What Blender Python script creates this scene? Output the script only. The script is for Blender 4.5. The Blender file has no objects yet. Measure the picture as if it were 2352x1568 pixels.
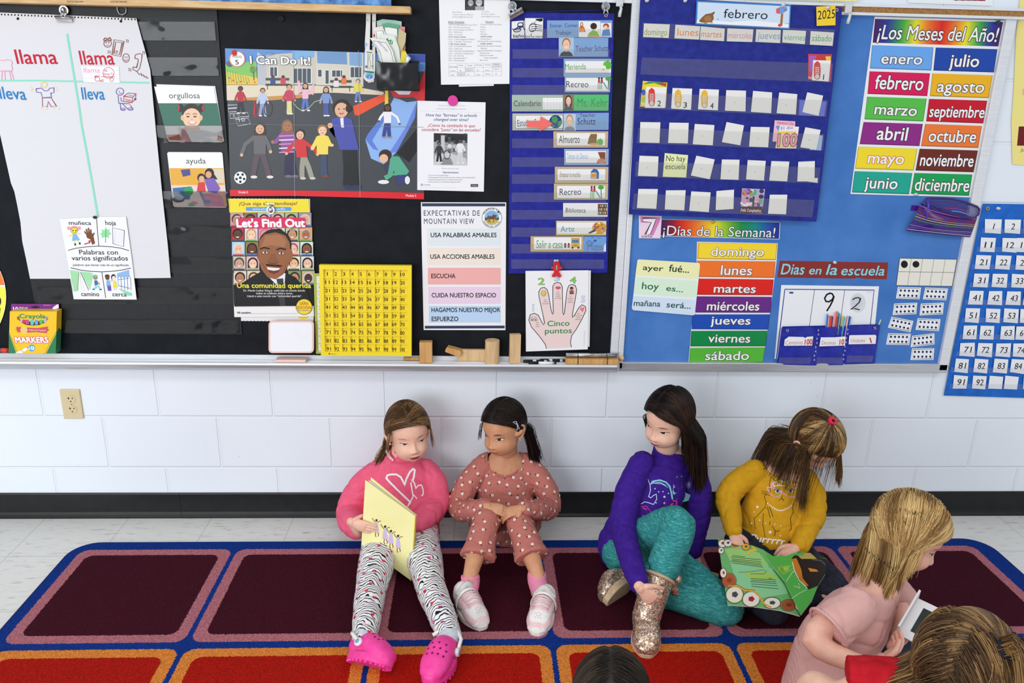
import bpy, bmesh, math, random
import numpy as np
from mathutils import Vector, Matrix, noise
from mathutils.bvhtree import BVHTree

random.seed(7)
scene = bpy.context.scene
COL = scene.collection

# ------------------------------------------------------------------ camera
CAM = np.array([1.54094686, -2.70380771, 1.55780205])
YAW, PIT, ROL, FPX = .0497275, .30653888, .02241069, 1821.499
FX = np.array([math.sin(YAW)*math.cos(PIT), math.cos(YAW)*math.cos(PIT), -math.sin(PIT)])
_r = np.array([math.cos(YAW), -math.sin(YAW), 0.])
_u = np.cross(_r, FX)
RX = math.cos(ROL)*_r + math.sin(ROL)*_u
UX = -math.sin(ROL)*_r + math.cos(ROL)*_u
cd = bpy.data.cameras.new('camera')
cd.sensor_width = 36.0
cd.lens = 36.0*FPX/2352.0
cd.clip_start = .05
cam = bpy.data.objects.new('camera', cd)
COL.objects.link(cam)
_m = Matrix.Identity(4)
for i in range(3):
    _m[i][0], _m[i][1], _m[i][2], _m[i][3] = RX[i], UX[i], -FX[i], CAM[i]
cam.matrix_world = _m
scene.camera = cam

# ------------------------------------------------------------------ light
w = bpy.data.worlds.new('world'); scene.world = w; w.use_nodes = True
w.node_tree.nodes['Background'].inputs[0].default_value = (.86, .93, 1, 1)
w.node_tree.nodes['Background'].inputs[1].default_value = .74


def area(name, loc, target, sx, sy, power, colr):
    l = bpy.data.lights.new(name, 'AREA'); l.shape = 'RECTANGLE'; l.size = sx; l.size_y = sy
    l.energy = power; l.color = colr
    o = bpy.data.objects.new(name, l); COL.objects.link(o); o.location = loc
    d = Vector(target)-Vector(loc)
    o.rotation_euler = d.to_track_quat('-Z', 'Y').to_euler()
    return o


for i, x in enumerate((-.9, 1.6, 4.1)):
    for j, y in enumerate((-2.3, -4.3)):
        area('ceiling_troffer_light', (x, y, 2.75), (x, y, 0), 1.2, .6, 17, (1, .985, .96))
area('window_daylight', (-1.3, -5.0, 1.55), (1.15, 0, .55), 3.4, 1.7, 150, (.93, .97, 1))

scene.view_settings.view_transform = 'Standard'
scene.view_settings.look = 'None'
scene.view_settings.gamma = 1
scene.view_settings.exposure = -0.20
scene.view_settings.use_curve_mapping = False
scene.cycles.max_bounces = 6
scene.cycles.transparent_max_bounces = 16


# ------------------------------------------------------------------ photo rays (used to measure where things stand)
def _ray(u, v):
    return FX + (u-1176)/FPX*RX - (v-784)/FPX*UX


def D(u, v, y):
    d = _ray(u, v); return CAM + (y-CAM[1])/d[1]*d


def Zf(u, v, z):
    d = _ray(u, v); return CAM + (z-CAM[2])/d[2]*d


def PX(p):
    d = np.asarray(p)-CAM; z = d @ FX
    return np.array([1176+FPX*(d @ RX)/z, 784-FPX*(d @ UX)/z])


# ------------------------------------------------------------------ materials
def lin(c):
    if isinstance(c, str):
        c = c.lstrip('#'); c = [int(c[i:i+2], 16)/255 for i in (0, 2, 4)]
    return [x/12.92 if x <= .04045 else ((x+.055)/1.055)**2.4 for x in c]


_MC = {}


class NT:
    """small helper for node materials"""
    def __init__(s, name, rough=.6, spec=.3):
        s.m = bpy.data.materials.new(name); s.m.use_nodes = True
        s.t = s.m.node_tree; s.b = s.t.nodes['Principled BSDF']
        s.b.inputs['Roughness'].default_value = rough
        s.b.inputs['Specular IOR Level'].default_value = spec

    def n(s, typ, **kw):
        x = s.t.nodes.new(typ)
        for k, v in kw.items():
            if k in x.inputs: s.set(x, k, v)
            else: setattr(x, k, v)
        return x

    def set(s, node, inp, v):
        i = node.inputs[inp]
        if hasattr(v, 'node') or isinstance(v, bpy.types.NodeSocket): s.t.links.new(v, i)
        else: i.default_value = v

    def math(s, op, a, b=None, c=None):
        x = s.t.nodes.new('ShaderNodeMath'); x.operation = op
        for i, v in enumerate((a, b, c)):
            if v is not None: s.set(x, i, v)
        return x.outputs[0]

    def ramp(s, fac, stops, interp='LINEAR'):
        x = s.t.nodes.new('ShaderNodeValToRGB'); x.color_ramp.interpolation = interp
        e = x.color_ramp.elements
        while len(e) < len(stops): e.new(.5)
        for k, (p, c) in zip(e, stops):
            k.position = p; k.color = (*lin(c), 1)
        s.t.links.new(fac, x.inputs[0]); return x.outputs[0]

    def mix(s, fac, a, b, mode='MIX'):
        x = s.t.nodes.new('ShaderNodeMix'); x.data_type = 'RGBA'; x.blend_type = mode
        s.set(x, 0, fac)
        for i, v in ((6, a), (7, b)):
            if isinstance(v, (str, list, tuple)): x.inputs[i].default_value = (*lin(v), 1)
            else: s.t.links.new(v, x.inputs[i])
        return x.outputs[2]

    def noise(s, scale, detail=2, rough=.5, vec=None, dist=0):
        x = s.t.nodes.new('ShaderNodeTexNoise')
        x.inputs['Scale'].default_value = scale; x.inputs['Detail'].default_value = detail
        x.inputs['Roughness'].default_value = rough; x.inputs['Distortion'].default_value = dist
        if vec is not None: s.t.links.new(vec, x.inputs['Vector'])
        return x.outputs[0]

    def pos(s, scale=(1, 1, 1)):
        g = s.t.nodes.new('ShaderNodeNewGeometry')
        x = s.t.nodes.new('ShaderNodeVectorMath'); x.operation = 'MULTIPLY'
        s.t.links.new(g.outputs['Position'], x.inputs[0]); x.inputs[1].default_value = scale
        return x.outputs[0]

    def obj(s, scale=(1, 1, 1)):
        g = s.t.nodes.new('ShaderNodeTexCoord')
        x = s.t.nodes.new('ShaderNodeVectorMath'); x.operation = 'MULTIPLY'
        s.t.links.new(g.outputs['Object'], x.inputs[0]); x.inputs[1].default_value = scale
        return x.outputs[0]

    def color(s, c):
        if isinstance(c, (str, list, tuple)): s.b.inputs['Base Color'].default_value = (*lin(c), 1)
        else: s.t.links.new(c, s.b.inputs['Base Color'])
        return s

    def bump(s, h, strength=.3, dist=.002):
        x = s.t.nodes.new('ShaderNodeBump'); x.inputs['Strength'].default_value = strength
        x.inputs['Distance'].default_value = dist
        s.t.links.new(h, x.inputs['Height']); s.t.links.new(x.outputs[0], s.b.inputs['Normal']); return s


def col(c, rough=.55, spec=.25):
    k = (c, rough, spec)
    if k not in _MC:
        t = NT('print '+c, rough, spec); t.color(c); _MC[k] = t.m
    return _MC[k]


def noisy(name, c1, c2, scale=40, rough=.7, spec=.25, bump=.15, bscale=None, stretch=(1, 1, 1), metal=0, dist=.001, lo=.35, hi=.65):
    if name in _MC: return _MC[name]
    t = NT(name, rough, spec)
    f = t.noise(scale, 3, .55, t.obj(stretch))
    t.color(t.ramp(f, [(lo, c1), (hi, c2)]))
    t.b.inputs['Metallic'].default_value = metal
    if bump: t.bump(t.noise(bscale or scale*3, 2, .5, t.obj(stretch)), bump, dist)
    _MC[name] = t.m
    return t.m


def film(name='clear film', tint='#dfe6ff', alpha=.16, rough=.12):
    if name in _MC: return _MC[name]
    m = bpy.data.materials.new(name); m.use_nodes = True; t = m.node_tree; t.nodes.clear()
    o = t.nodes.new('ShaderNodeOutputMaterial'); mx = t.nodes.new('ShaderNodeMixShader')
    tr = t.nodes.new('ShaderNodeBsdfTransparent'); p = t.nodes.new('ShaderNodeBsdfPrincipled')
    p.inputs['Base Color'].default_value = (*lin(tint), 1); p.inputs['Roughness'].default_value = rough
    p.inputs['Specular IOR Level'].default_value = .6
    nz = t.nodes.new('ShaderNodeTexNoise'); nz.inputs['Scale'].default_value = 9; nz.inputs['Detail'].default_value = 2
    tc = t.nodes.new('ShaderNodeTexCoord'); t.links.new(tc.outputs['Object'], nz.inputs['Vector'])
    b = t.nodes.new('ShaderNodeBump'); b.inputs['Strength'].default_value = .5; b.inputs['Distance'].default_value = .02
    t.links.new(nz.outputs[0], b.inputs['Height']); t.links.new(b.outputs[0], p.inputs['Normal'])
    mx.inputs[0].default_value = alpha
    t.links.new(tr.outputs[0], mx.inputs[1]); t.links.new(p.outputs[0], mx.inputs[2])
    t.links.new(mx.outputs[0], o.inputs[0])
    _MC[name] = m
    return m


# ------------------------------------------------------------------ mesh building
class MB:
    def __init__(s):
        s.v = []; s.f = []; s.fm = []; s.mats = []; s.sm = []; s.cols = None

    def mi(s, m):
        if m not in s.mats: s.mats.append(m)
        return s.mats.index(m)

    def mesh(s, vs, fs, m, smooth=False):
        b = len(s.v); s.v += np.asarray(vs, float).tolist(); k = s.mi(m)
        for f in fs:
            s.f.append([b+i for i in f]); s.fm.append(k); s.sm.append(smooth)
        return s

    def poly(s, pts, m): return s.mesh(pts, [range(len(pts))], m)

    def box(s, c, d, m, rot=None):
        c = np.asarray(c, float); h = np.asarray(d, float)/2
        vs = np.array([[x, y, z] for x in (-1, 1) for y in (-1, 1) for z in (-1, 1)])*h
        if rot is not None: vs = vs @ np.array(rot).T
        return s.mesh(vs+c, [(0, 1, 3, 2), (4, 6, 7, 5), (0, 4, 5, 1), (2, 3, 7, 6), (0, 2, 6, 4), (1, 5, 7, 3)], m)

    def slab(s, quad, t, m):
        """thin plate: quad of 3d points (front face), extruded backwards (+y-ish, along its normal) by t"""
        q = [np.asarray(p, float) for p in quad]; n = np.cross(q[1]-q[0], q[-1]-q[0]); n /= np.linalg.norm(n)
        if n @ (CAM-q[0]) < 0: n = -n
        k = len(q); vs = q+[p-n*t for p in q]
        fs = [list(range(k)), list(range(2*k-1, k-1, -1))]+[(i, (i+1) % k, k+(i+1) % k, k+i) for i in range(k)]
        return s.mesh(vs, fs, m)

    def tube(s, pts, rad, m, seg=10, caps=True, smooth=True, closed=False):
        pts = [np.asarray(p, float) for p in pts]; n = len(pts)
        if not hasattr(rad, '__len__'): rad = [rad]*n
        vs = []; up = None
        for i, p in enumerate(pts):
            a = pts[(i-1) % n] if (i or closed) else pts[0]; b = pts[(i+1) % n] if (i < n-1 or closed) else pts[-1]
            t = b-a; t = t/(np.linalg.norm(t)+1e-12)
            if up is None:
                up = np.cross(t, [0, 0, 1.]) if abs(t[2]) < .9 else np.cross(t, [1., 0, 0])
            up = up-t*(up @ t); up /= np.linalg.norm(up)+1e-12
            w2 = np.cross(t, up)
            for k in range(seg):
                an = 2*math.pi*k/seg
                vs.append(p+rad[i]*(math.cos(an)*up+math.sin(an)*w2))
        fs = []
        for i in range(n if closed else n-1):
            for k in range(seg):
                a = i*seg+k; b = i*seg+(k+1) % seg; j = ((i+1) % n)*seg
                fs.append((a, b, j+(k+1) % seg, j+k))
        if caps and not closed: fs += [list(range(seg))[::-1], list(range((n-1)*seg, n*seg))]
        return s.mesh(vs, fs, m, smooth)

    def cyl(s, p0, p1, r0, r1, m, seg=20): return s.tube([p0, p1], [r0, r1], m, seg, smooth=seg > 8)

    def ball(s, c, r, m, seg=14, rings=8):
        r = np.ones(3)*r; c = np.asarray(c, float); vs = []
        for i in range(rings+1):
            t = math.pi*i/rings
            for k in range(seg):
                a = 2*math.pi*k/seg; vs.append(c+r*[math.sin(t)*math.cos(a), math.sin(t)*math.sin(a), math.cos(t)])
        fs = [(i*seg+k, i*seg+(k+1) % seg, (i+1)*seg+(k+1) % seg, (i+1)*seg+k) for i in range(rings) for k in range(seg)]
        return s.mesh(vs, fs, m, True)

    def build(s, name, parent=None, label=None, cat=None, group=None, kind=None, origin=None, fix=True, bevel=0):
        v = np.array(s.v)
        if origin is None:
            lo, hi = v.min(0), v.max(0); origin = np.array([(lo[0]+hi[0])/2, (lo[1]+hi[1])/2, lo[2]])
        origin = np.asarray(origin, float)
        me = bpy.data.meshes.new(name)
        me.from_pydata((v-origin).tolist(), [], s.f)
        for m in s.mats: me.materials.append(m)
        me.polygons.foreach_set('material_index', s.fm)
        me.polygons.foreach_set('use_smooth', s.sm)
        if s.cols is not None:
            a = me.color_attributes.new('col', 'FLOAT_COLOR', 'POINT')
            a.data.foreach_set('color', np.c_[np.array(s.cols), np.ones(len(s.cols))].ravel())
        me.validate(); me.update()
        if fix:
            bm = bmesh.new(); bm.from_mesh(me); bmesh.ops.recalc_face_normals(bm, faces=bm.faces); bm.to_mesh(me); bm.free()
        o = bpy.data.objects.new(name, me); COL.objects.link(o)
        put(o, origin, parent)
        if bevel:
            b = o.modifiers.new('bevel', 'BEVEL'); b.width = bevel; b.segments = 2; b.limit_method = 'ANGLE'
        tag(o, label, cat, group, kind)
        return o


ORG = {}


def put(o, origin, parent):
    ORG[o] = np.asarray(origin, float)
    if parent is not None:
        o.parent = parent; o.location = ORG[o]-ORG[parent]
    else: o.location = origin


def tag(o, label=None, cat=None, group=None, kind=None):
    if label: o['label'] = label
    if cat: o['category'] = cat
    if group: o['group'] = group
    if kind: o['kind'] = kind
    return o


def empty(name, loc, label, cat, group=None):
    o = bpy.data.objects.new(name, None); COL.objects.link(o); o.empty_display_size = .05
    put(o, loc, None); return tag(o, label, cat, group)


# ------------------------------------------------------------------ lettering
_TX = {}


def text_mesh(s, off=0., shear=0., space=1.):
    k = (s, off, shear, space)
    if k not in _TX:
        c = bpy.data.curves.new('t', 'FONT'); c.body = s; c.resolution_u = 3; c.offset = off; c.shear = shear
        c.space_character = space
        o = bpy.data.objects.new('t', c); m = o.to_mesh()
        vs = np.array([v.co[:] for v in m.vertices]) if len(m.vertices) else np.zeros((0, 3))
        fs = [tuple(p.vertices) for p in m.polygons]
        o.to_mesh_clear(); bpy.data.objects.remove(o); bpy.data.curves.remove(c)
        _TX[k] = (vs, fs)
    return _TX[k]


CAPH = .70
STEP = .00001


class Sheet(MB):
    """things printed or drawn on a surface: coordinates are read off the photograph (or an enlargement of it:
    u = ox + x/sc), pt() finds where they lie on the sheet."""
    def __init__(s, y=None, plane=None, bvh=None, zoom=(0, 0, 1), rough=.5):
        super().__init__()
        s.y, s.plane, s.bvh = y, plane, bvh; s.z = zoom; s.L = 0; s.rough = rough

    def m(s, c): return col(c, s.rough) if isinstance(c, str) else c

    def pt(s, x, y, L=None):
        u = s.z[0]+x/s.z[2]; v = s.z[1]+y/s.z[2]; L = s.L if L is None else L
        if s.y is not None: return D(u, v, s.y-L*STEP)
        d = _ray(u, v)
        if s.plane is not None:
            c, n = s.plane; return CAM+((c-CAM) @ n)/(d @ n)*d+n*L*STEP
        hit, nr, _, _ = s.bvh.ray_cast(Vector(CAM), Vector(d).normalized())
        if hit is None: return None
        if nr.dot(Vector(d)) > 0: nr = -nr
        return np.array(hit)+np.array(nr)*(L*STEP*2+.0006)

    def paper(s, pts, c, t=.0006):
        s.slab([s.pt(*p, 0) for p in pts], t, s.m(c)); return s

    def poly(s, pts, c):
        s.L += 1; q = [s.pt(*p) for p in pts]
        if all(a is not None for a in q): s.poly3(q, c)
        return s

    def poly3(s, q, c):
        if s.bvh is not None and len(q) > 4:
            ce = sum(q)/len(q); k = len(q); s.mesh(list(q)+[ce], [(i, (i+1) % k, k) for i in range(k)], s.m(c))
        else: MB.poly(s, q, s.m(c))

    def rect(s, x0, y0, x1, y1, c, dx=0, dy=0):
        """dx: shift of lower edge, dy: drop of right edge"""
        return s.poly([(x0, y0), (x1, y0+dy), (x1+dx, y1+dy), (x0+dx, y1)], c)

    def ell(s, cx, cy, rx, ry, c, n=18, rot=0, a0=0, a1=360):
        ca, sa = math.cos(math.radians(rot)), math.sin(math.radians(rot))
        full = a1-a0 >= 360
        pts = []
        for i in range(n if full else n+1):
            a = math.radians(a0+(a1-a0)*i/n); x, y = rx*math.cos(a), ry*math.sin(a)
            pts.append((cx+x*ca-y*sa, cy+x*sa+y*ca))
        return s.poly(pts, c)

    def line(s, pts, wd, c, closed=False):
        s.L += 1
        if s.bvh is not None:
            q = []
            for i in range(len(pts)-1+closed):
                a, b = np.array(pts[i], float), np.array(pts[(i+1) % len(pts)], float)
                k = max(1, int(np.linalg.norm(b-a)/s.z[2]/4))
                q += [tuple(a+(b-a)*j/k) for j in range(k)]
            if not closed: q.append(pts[-1])
            pts = q
        P = [np.array(p, float) for p in pts]; n = len(P); A = []; B = []
        for i in range(n):
            a = P[i-1] if (i or closed) else P[i]; b = P[(i+1) % n] if (i < n-1 or closed) else P[i]
            t = b-a; t = t/(np.linalg.norm(t)+1e-9); nn = np.array([-t[1], t[0]])
            if 0 < i < n-1 or closed:
                e = P[i]-a; e = e/(np.linalg.norm(e)+1e-9); cs = abs(e[0]*t[0]+e[1]*t[1]); nn = nn/max(cs, .5)
            A.append(P[i]+nn*wd/2); B.append(P[i]-nn*wd/2)
        for i in range(n-1+closed):
            j = (i+1) % n
            q = [s.pt(*p) for p in (A[i], A[j], B[j], B[i])]
            if all(a is not None for a in q): MB.poly(s, q, s.m(c))
        return s

    def ring(s, cx, cy, rx, ry, wd, c, n=22, a0=0, a1=360, rot=0):
        full = a1-a0 >= 360; ca, sa = math.cos(math.radians(rot)), math.sin(math.radians(rot))
        pts = []
        for i in range(n if full else n+1):
            a = math.radians(a0+(a1-a0)*i/n); x, y = rx*math.cos(a), ry*math.sin(a); pts.append((cx+x*ca-y*sa, cy+x*sa+y*ca))
        return s.line(pts, wd, c, full)

    def text(s, t, x0, y0, x1, y1, h, c, bold=0., shear=0., out=None, ow=.05, space=1., sh=None):
        """baseline from (x0,y0) to (x1,y1), capital height h (all in the sheet's reading units); out = outline colour"""
        ref, fs = text_mesh(t, 0., shear, space)
        if not len(ref): return s
        a, b = ref[:, 0].min(), ref[:, 0].max(); nat = (b-a)*h/CAPH
        if len(t) == 1 and abs(x1-x0) > 1.5*nat > 0: x0, x1 = (x0+x1-nat)/2, (x0+x1+nat)/2
        ring = lambda r, n: [(r*math.cos(2*math.pi*i/n+.5), r*math.sin(2*math.pi*i/n+.5)) for i in range(n)]
        for cc, sh in (([(out, ring(bold+ow, 8))] if out else [])+[(c, ring(bold*.8, 5 if bold > .03 else 3) if bold >= .012 else [(0, 0)])]):
            ex = np.array([x1-x0, y1-y0], float)/(b-a)
            nl = np.array([y1-y0, -(x1-x0)], float); nl /= np.linalg.norm(nl)
            for d in sh:
                s.L += 1; vs = ref[:, :2]+d
                if s.bvh is None:
                    p0 = s.pt(x0, y0); pe = s.pt(x1, y1); e3 = (pe-p0)/(b-a)
                    pu = s.pt(x0+nl[0]*h, y0+nl[1]*h)-p0
                    n3 = np.cross(e3, pu); u3 = np.cross(n3, e3); u3 = u3/np.linalg.norm(u3)*np.linalg.norm(pu)/CAPH
                    if u3 @ pu < 0: u3 = -u3
                    s.mesh(p0+(vs[:, :1]-a)*e3+vs[:, 1:2]*u3, fs, s.m(cc))
                else:
                    q = [s.pt(*(np.array([x0, y0])+(p[0]-a)*ex+nl*p[1]*h/CAPH)) for p in vs]
                    ok = [f for f in fs if all(q[i] is not None for i in f)]
                    q = [p if p is not None else (0, 0, 0) for p in q]
                    if ok: s.mesh(q, ok, s.m(cc))
        return s
# ------------------------------------------------------------------ the setting
t = NT('painted block', .42, .35)
p = t.pos()
cb = t.n('ShaderNodeSeparateXYZ'); t.t.links.new(p, cb.inputs[0])
cc = t.n('ShaderNodeCombineXYZ'); t.set(cc, 0, t.math('ADD', cb.outputs[0], .2032)); t.set(cc, 1, cb.outputs[2])
br = t.n('ShaderNodeTexBrick', offset=.5, offset_frequency=2, squash=1)
t.t.links.new(cc.outputs[0], br.inputs['Vector'])
for k, v in (('Scale', 1), ('Mortar Size', .0052), ('Mortar Smooth', .55), ('Brick Width', .4064), ('Row Height', .2032)): br.inputs[k].default_value = v
nz = t.noise(95, 4, .6, p); pit = t.noise(40, 3, .6, p)
h = t.math('SUBTRACT', t.math('MULTIPLY', nz, .16), t.math('MULTIPLY', br.outputs['Fac'], 1.0))
h = t.math('SUBTRACT', h, t.math('MULTIPLY', t.math('GREATER_THAN', pit, .66), .25))
t.bump(h, .55, .0050)
dirt = t.noise(140, 2, .4, p)
c = t.ramp(t.noise(2.2, 2, .5, p), [(.3, '#e4eaf2'), (.7, '#e8eef5')])
t.color(t.mix(t.math('GREATER_THAN', dirt, .795), c, '#6d6f73'))
M_WALL = t.m
b = MB(); b.box((1.75, .05, 1.35), (7, .1, 2.7), M_WALL); b.build('wall_back', kind='structure')

t = NT('vinyl tile', .38, .35)
p = t.pos()
g = t.n('ShaderNodeSeparateXYZ'); t.t.links.new(p, g.inputs[0])
seam = t.math('MINIMUM', t.math('PINGPONG', t.math('ADD', g.outputs[0], 10.11), .1524), t.math('PINGPONG', t.math('ADD', g.outputs[1], 10.02), .1524))
st = t.noise(30, 4, .65, t.pos((.5, 2.6, 1)), .6)
c = t.ramp(st, [(.28, '#a9a39c'), (.42, '#dbd8d3'), (.62, '#dfdcd7'), (.78, '#d0ccc5')])
c = t.mix(t.math('LESS_THAN', seam, .0009), c, '#aaa59c')
t.color(t.mix(t.math('GREATER_THAN', t.noise(60, 3, .5, p), .76), c, '#7b766f'))
M_FLOOR = t.m
b = MB(); b.box((1.75, -2.4, -.03), (7, 5, .06), M_FLOOR); b.build('floor', kind='structure')

M_BASE = noisy('black rubber', '#0c0d0f', '#131517', 25, .4, .35, .1)
b = MB()
pr = [(0, 0), (-.016, 0), (-.016, .004), (-.009, .012), (-.006, .022), (-.005, .094), (-.003, .1), (0, .1)]
for x0, x1 in ((-1.75, .4445), (.4455, 5.2)):
    vs = [(x0, y, z) for y, z in pr]+[(x1, y, z) for y, z in pr]; k = len(pr)
    b.mesh(vs, [range(k), range(2*k-1, k-1, -1)]+[(i, (i+1) % k, k+(i+1) % k, k+i) for i in range(k)], M_BASE)
b.build('baseboard_back', kind='structure')

# ---- rug
RX0, RY0, PX_, PY_ = .195, -.239, .532, .518    # first cell's outer corner, pitch
t = NT('cut pile', .95, .1)
p = t.pos()
wob = t.n('ShaderNodeTexNoise', Scale=260, Detail=2)
t.t.links.new(p, wob.inputs['Vector'])
wv = t.n('ShaderNodeVectorMath', operation='MULTIPLY_ADD'); t.t.links.new(wob.outputs['Color'], wv.inputs[0])
wv.inputs[1].default_value = (.012, .012, 0); t.t.links.new(p, wv.inputs[2])
g = t.n('ShaderNodeSeparateXYZ'); t.t.links.new(wv.outputs[0], g.inputs[0])
cu = t.math('DIVIDE', t.math('SUBTRACT', g.outputs[0], RX0-.0085), PX_)
cv = t.math('DIVIDE', t.math('SUBTRACT', RY0+.0145, g.outputs[1]), PY_)
row = t.math('FLOOR', cv)


def cell(f, pitch, half, r):
    a = t.math('ABSOLUTE', t.math('SUBTRACT', t.math('MULTIPLY', t.math('FRACT', f), pitch), pitch/2))
    return t.math('MAXIMUM', t.math('SUBTRACT', a, half-r), 0)


def inside(hx, hy, r):
    a, b2 = cell(cu, PX_, hx, r), cell(cv, PY_, hy, r)
    d = t.math('SQRT', t.math('ADD', t.math('MULTIPLY', a, a), t.math('MULTIPLY', b2, b2)))
    return t.math('LESS_THAN', d, r)


o_in, i_in = inside(.258, .2445, .035), inside(.224, .2105, .028)
odd = t.math('FRACT', t.math('MULTIPLY', row, .5)); odd = t.math('GREATER_THAN', odd, .25)
big = t.math('MULTIPLY', t.math('MULTIPLY', t.math('GREATER_THAN', cu, 0), t.math('LESS_THAN', cu, 6)), t.math('GREATER_THAN', cv, 0))
c = t.mix(t.math('MULTIPLY', o_in, big), '#123a92', t.mix(odd, '#c87a84', '#f8943f'))
c = t.mix(t.math('MULTIPLY', i_in, big), c, t.mix(odd, '#481022', '#c01a0b'))
sp = t.noise(330, 2, .6, p)
c = t.mix(1.0, c, t.ramp(sp, [(.3, '#a8a8a8'), (.68, '#ffffff')]), 'MULTIPLY')
t.color(c)
t.bump(t.math('ADD', t.noise(230, 3, .6, p), t.math('MULTIPLY', t.noise(18, 2, .5, p), .5)), .9, .005)
M_RUG = t.m
M_BIND = noisy('black binding', '#0d0e10', '#191b1e', 200, .9, .1)


def rrect(x0, y0, x1, y1, r, n=8):
    out = []
    for cx, cy, a0 in ((x1-r, y1-r, 0), (x0+r, y1-r, 90), (x0+r, y0+r, 180), (x1-r, y0+r, 270)):
        for i in range(n+1):
            a = math.radians(a0+90*i/n); out.append((cx+r*math.cos(a), cy+r*math.sin(a)))
    return out


def prism(b, pts, z0, z1, m):
    k = len(pts); b.mesh([(x, y, z0) for x, y in pts]+[(x, y, z1) for x, y in pts],
                         [list(range(k))[::-1], range(k, 2*k)]+[(i, (i+1) % k, k+(i+1) % k, k+i) for i in range(k)], m)


rug = empty('area_rug', (1.79, -1.5, 0), 'large blue rug of maroon and red squares edged in pink and orange', 'rug')
b = MB(); prism(b, rrect(.152, -2.85, 3.432, -.197, .085), 0, .0105, M_RUG); b.build('rug_pile', rug)
b = MB(); q = rrect(.1505, -2.852, 3.4335, -.1955, .086); b.tube([(x, y, .0045) for x, y in q], .0048, M_BIND, 6, closed=True)
b.build('binding', rug, label='thin black edging of the rug')

# ---- boards
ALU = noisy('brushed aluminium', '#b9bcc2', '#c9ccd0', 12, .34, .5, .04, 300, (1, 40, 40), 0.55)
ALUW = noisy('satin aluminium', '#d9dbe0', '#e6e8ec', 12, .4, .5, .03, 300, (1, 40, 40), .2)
M_BLACK = noisy('black slate', '#13161b', '#191c22', 18, .6, .12, .05, 400)
WOOD = noisy('pale wood', '#c9a06c', '#dcb987', 14, .5, .3, .08, 90, (1, 7, 7))
xl, xr = -.75, D(1412, 650, -.03)[0]
board = empty('chalkboard', (.6, -.02, .605), 'wide black chalkboard in a silver frame behind the posters', 'chalkboard')
b = MB(); b.box(((xl+xr)/2, -.011, 1.235), (xr-xl, .018, 1.21), M_BLACK); b.build('writing_surface', board)
b = MB(); pr = [(-.018, .605), (-.062, .608), (-.078, .622), (-.082, .634), (-.081, .641), (-.076, .6415), (-.073, .637), (-.058, .635), (-.057, .638), (-.053, .638), (-.052, .635), (-.044, .635), (-.043, .638), (-.039, .638), (-.038, .635), (-.024, .636), (-.0235, .652), (-.018, .652)]
x1 = D(1418, 830, -.08)[0]; k = len(pr)
b.mesh([(xl, y, z) for y, z in pr]+[(x1, y, z) for y, z in pr], [range(k), range(2*k-1, k-1, -1)]+[(i, (i+1) % k, k+(i+1) % k, k+i) for i in range(k)], ALUW)
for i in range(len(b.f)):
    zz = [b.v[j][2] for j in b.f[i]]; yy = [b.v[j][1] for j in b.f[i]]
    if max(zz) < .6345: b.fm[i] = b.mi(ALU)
tray = b.build('chalk_tray', board, label='silver ledge along the foot of the chalkboard')
b = MB(); b.mesh([(x1, -.02, .604), (x1, -.063, .606), (x1, -.079, .62), (x1, -.084, .634), (x1, -.082, .643), (x1, -.02, .643),
                  (x1+.012, -.02, .604), (x1+.012, -.05, .606), (x1+.012, -.066, .62), (x1+.012, -.07, .634), (x1+.012, -.068, .643), (x1+.012, -.02, .643)],
                 [range(6), range(11, 5, -1)]+[(i, (i+1) % 6, 6+(i+1) % 6, 6+i) for i in range(6)], ALU)
b.build('end_cap', tray, bevel=.003)
b = MB(); b.box((xr+.0135, -.016, 1.235), (.027, .03, 1.24), ALUW); b.build('side_frame', board)
b = MB(); zb = D(1360, 5, -.03)[2]
b.box(((xl+xr)/2, -.017, zb+.019), (xr-xl, .034, .038), ALUW); b.build('top_rail', board)

bx0, bx1 = xr+.0285, D(2177, 842, -.03)[0]
bul = empty('bulletin_board', ((bx0+bx1)/2, -.02, .6), 'blue paper covered bulletin board in a silver frame', 'bulletin board')
M_BLUEP = noisy('blue butcher paper', '#4173ba', '#4f80c6', 6, .75, .15, .25, 22, (1, 1, 1), 0, .006)
zt = D(2150, 28, -.03)[2]
b = MB(); b.box(((bx0+bx1)/2, -.009, (.61+zt)/2), (bx1-bx0, .014, zt-.61), noisy('cork', '#8e6840', '#b98a58', 220, .9, .1, .4)); b.build('cork_panel', bul)
b = MB()
N = 40
xs = np.linspace(bx0+.018, D(2166, 800, -.02)[0], N); zs = np.linspace(.632, zt-.005, 24)
vs = [(x, -.0175-.0012*noise.noise((x*9, z*9, 3)), z) for z in zs for x in xs]
b.mesh(vs, [(j*N+i, j*N+i+1, (j+1)*N+i+1, (j+1)*N+i) for j in range(23) for i in range(N-1)], M_BLUEP, True)
b.build('paper_backing', bul, label='creased blue paper lining', fix=False)
for nm, c3, d3 in (('frame_rail', ((bx0+bx1)/2, -.016, .619), (bx1-bx0, .032, .034)),
                   ('frame_rail', (bx0+.0095, -.016, (.61+zt)/2), (.019, .032, zt-.61)),
                   ('frame_rail', (bx1-.016, -.016, (.61+zt)/2), (.036, .032, zt-.61))):
    b = MB(); b.box(c3, d3, ALU if nm == 'frame_rail' and d3[2] < .1 else ALUW); b.build(nm, bul, bevel=.003)
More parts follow.
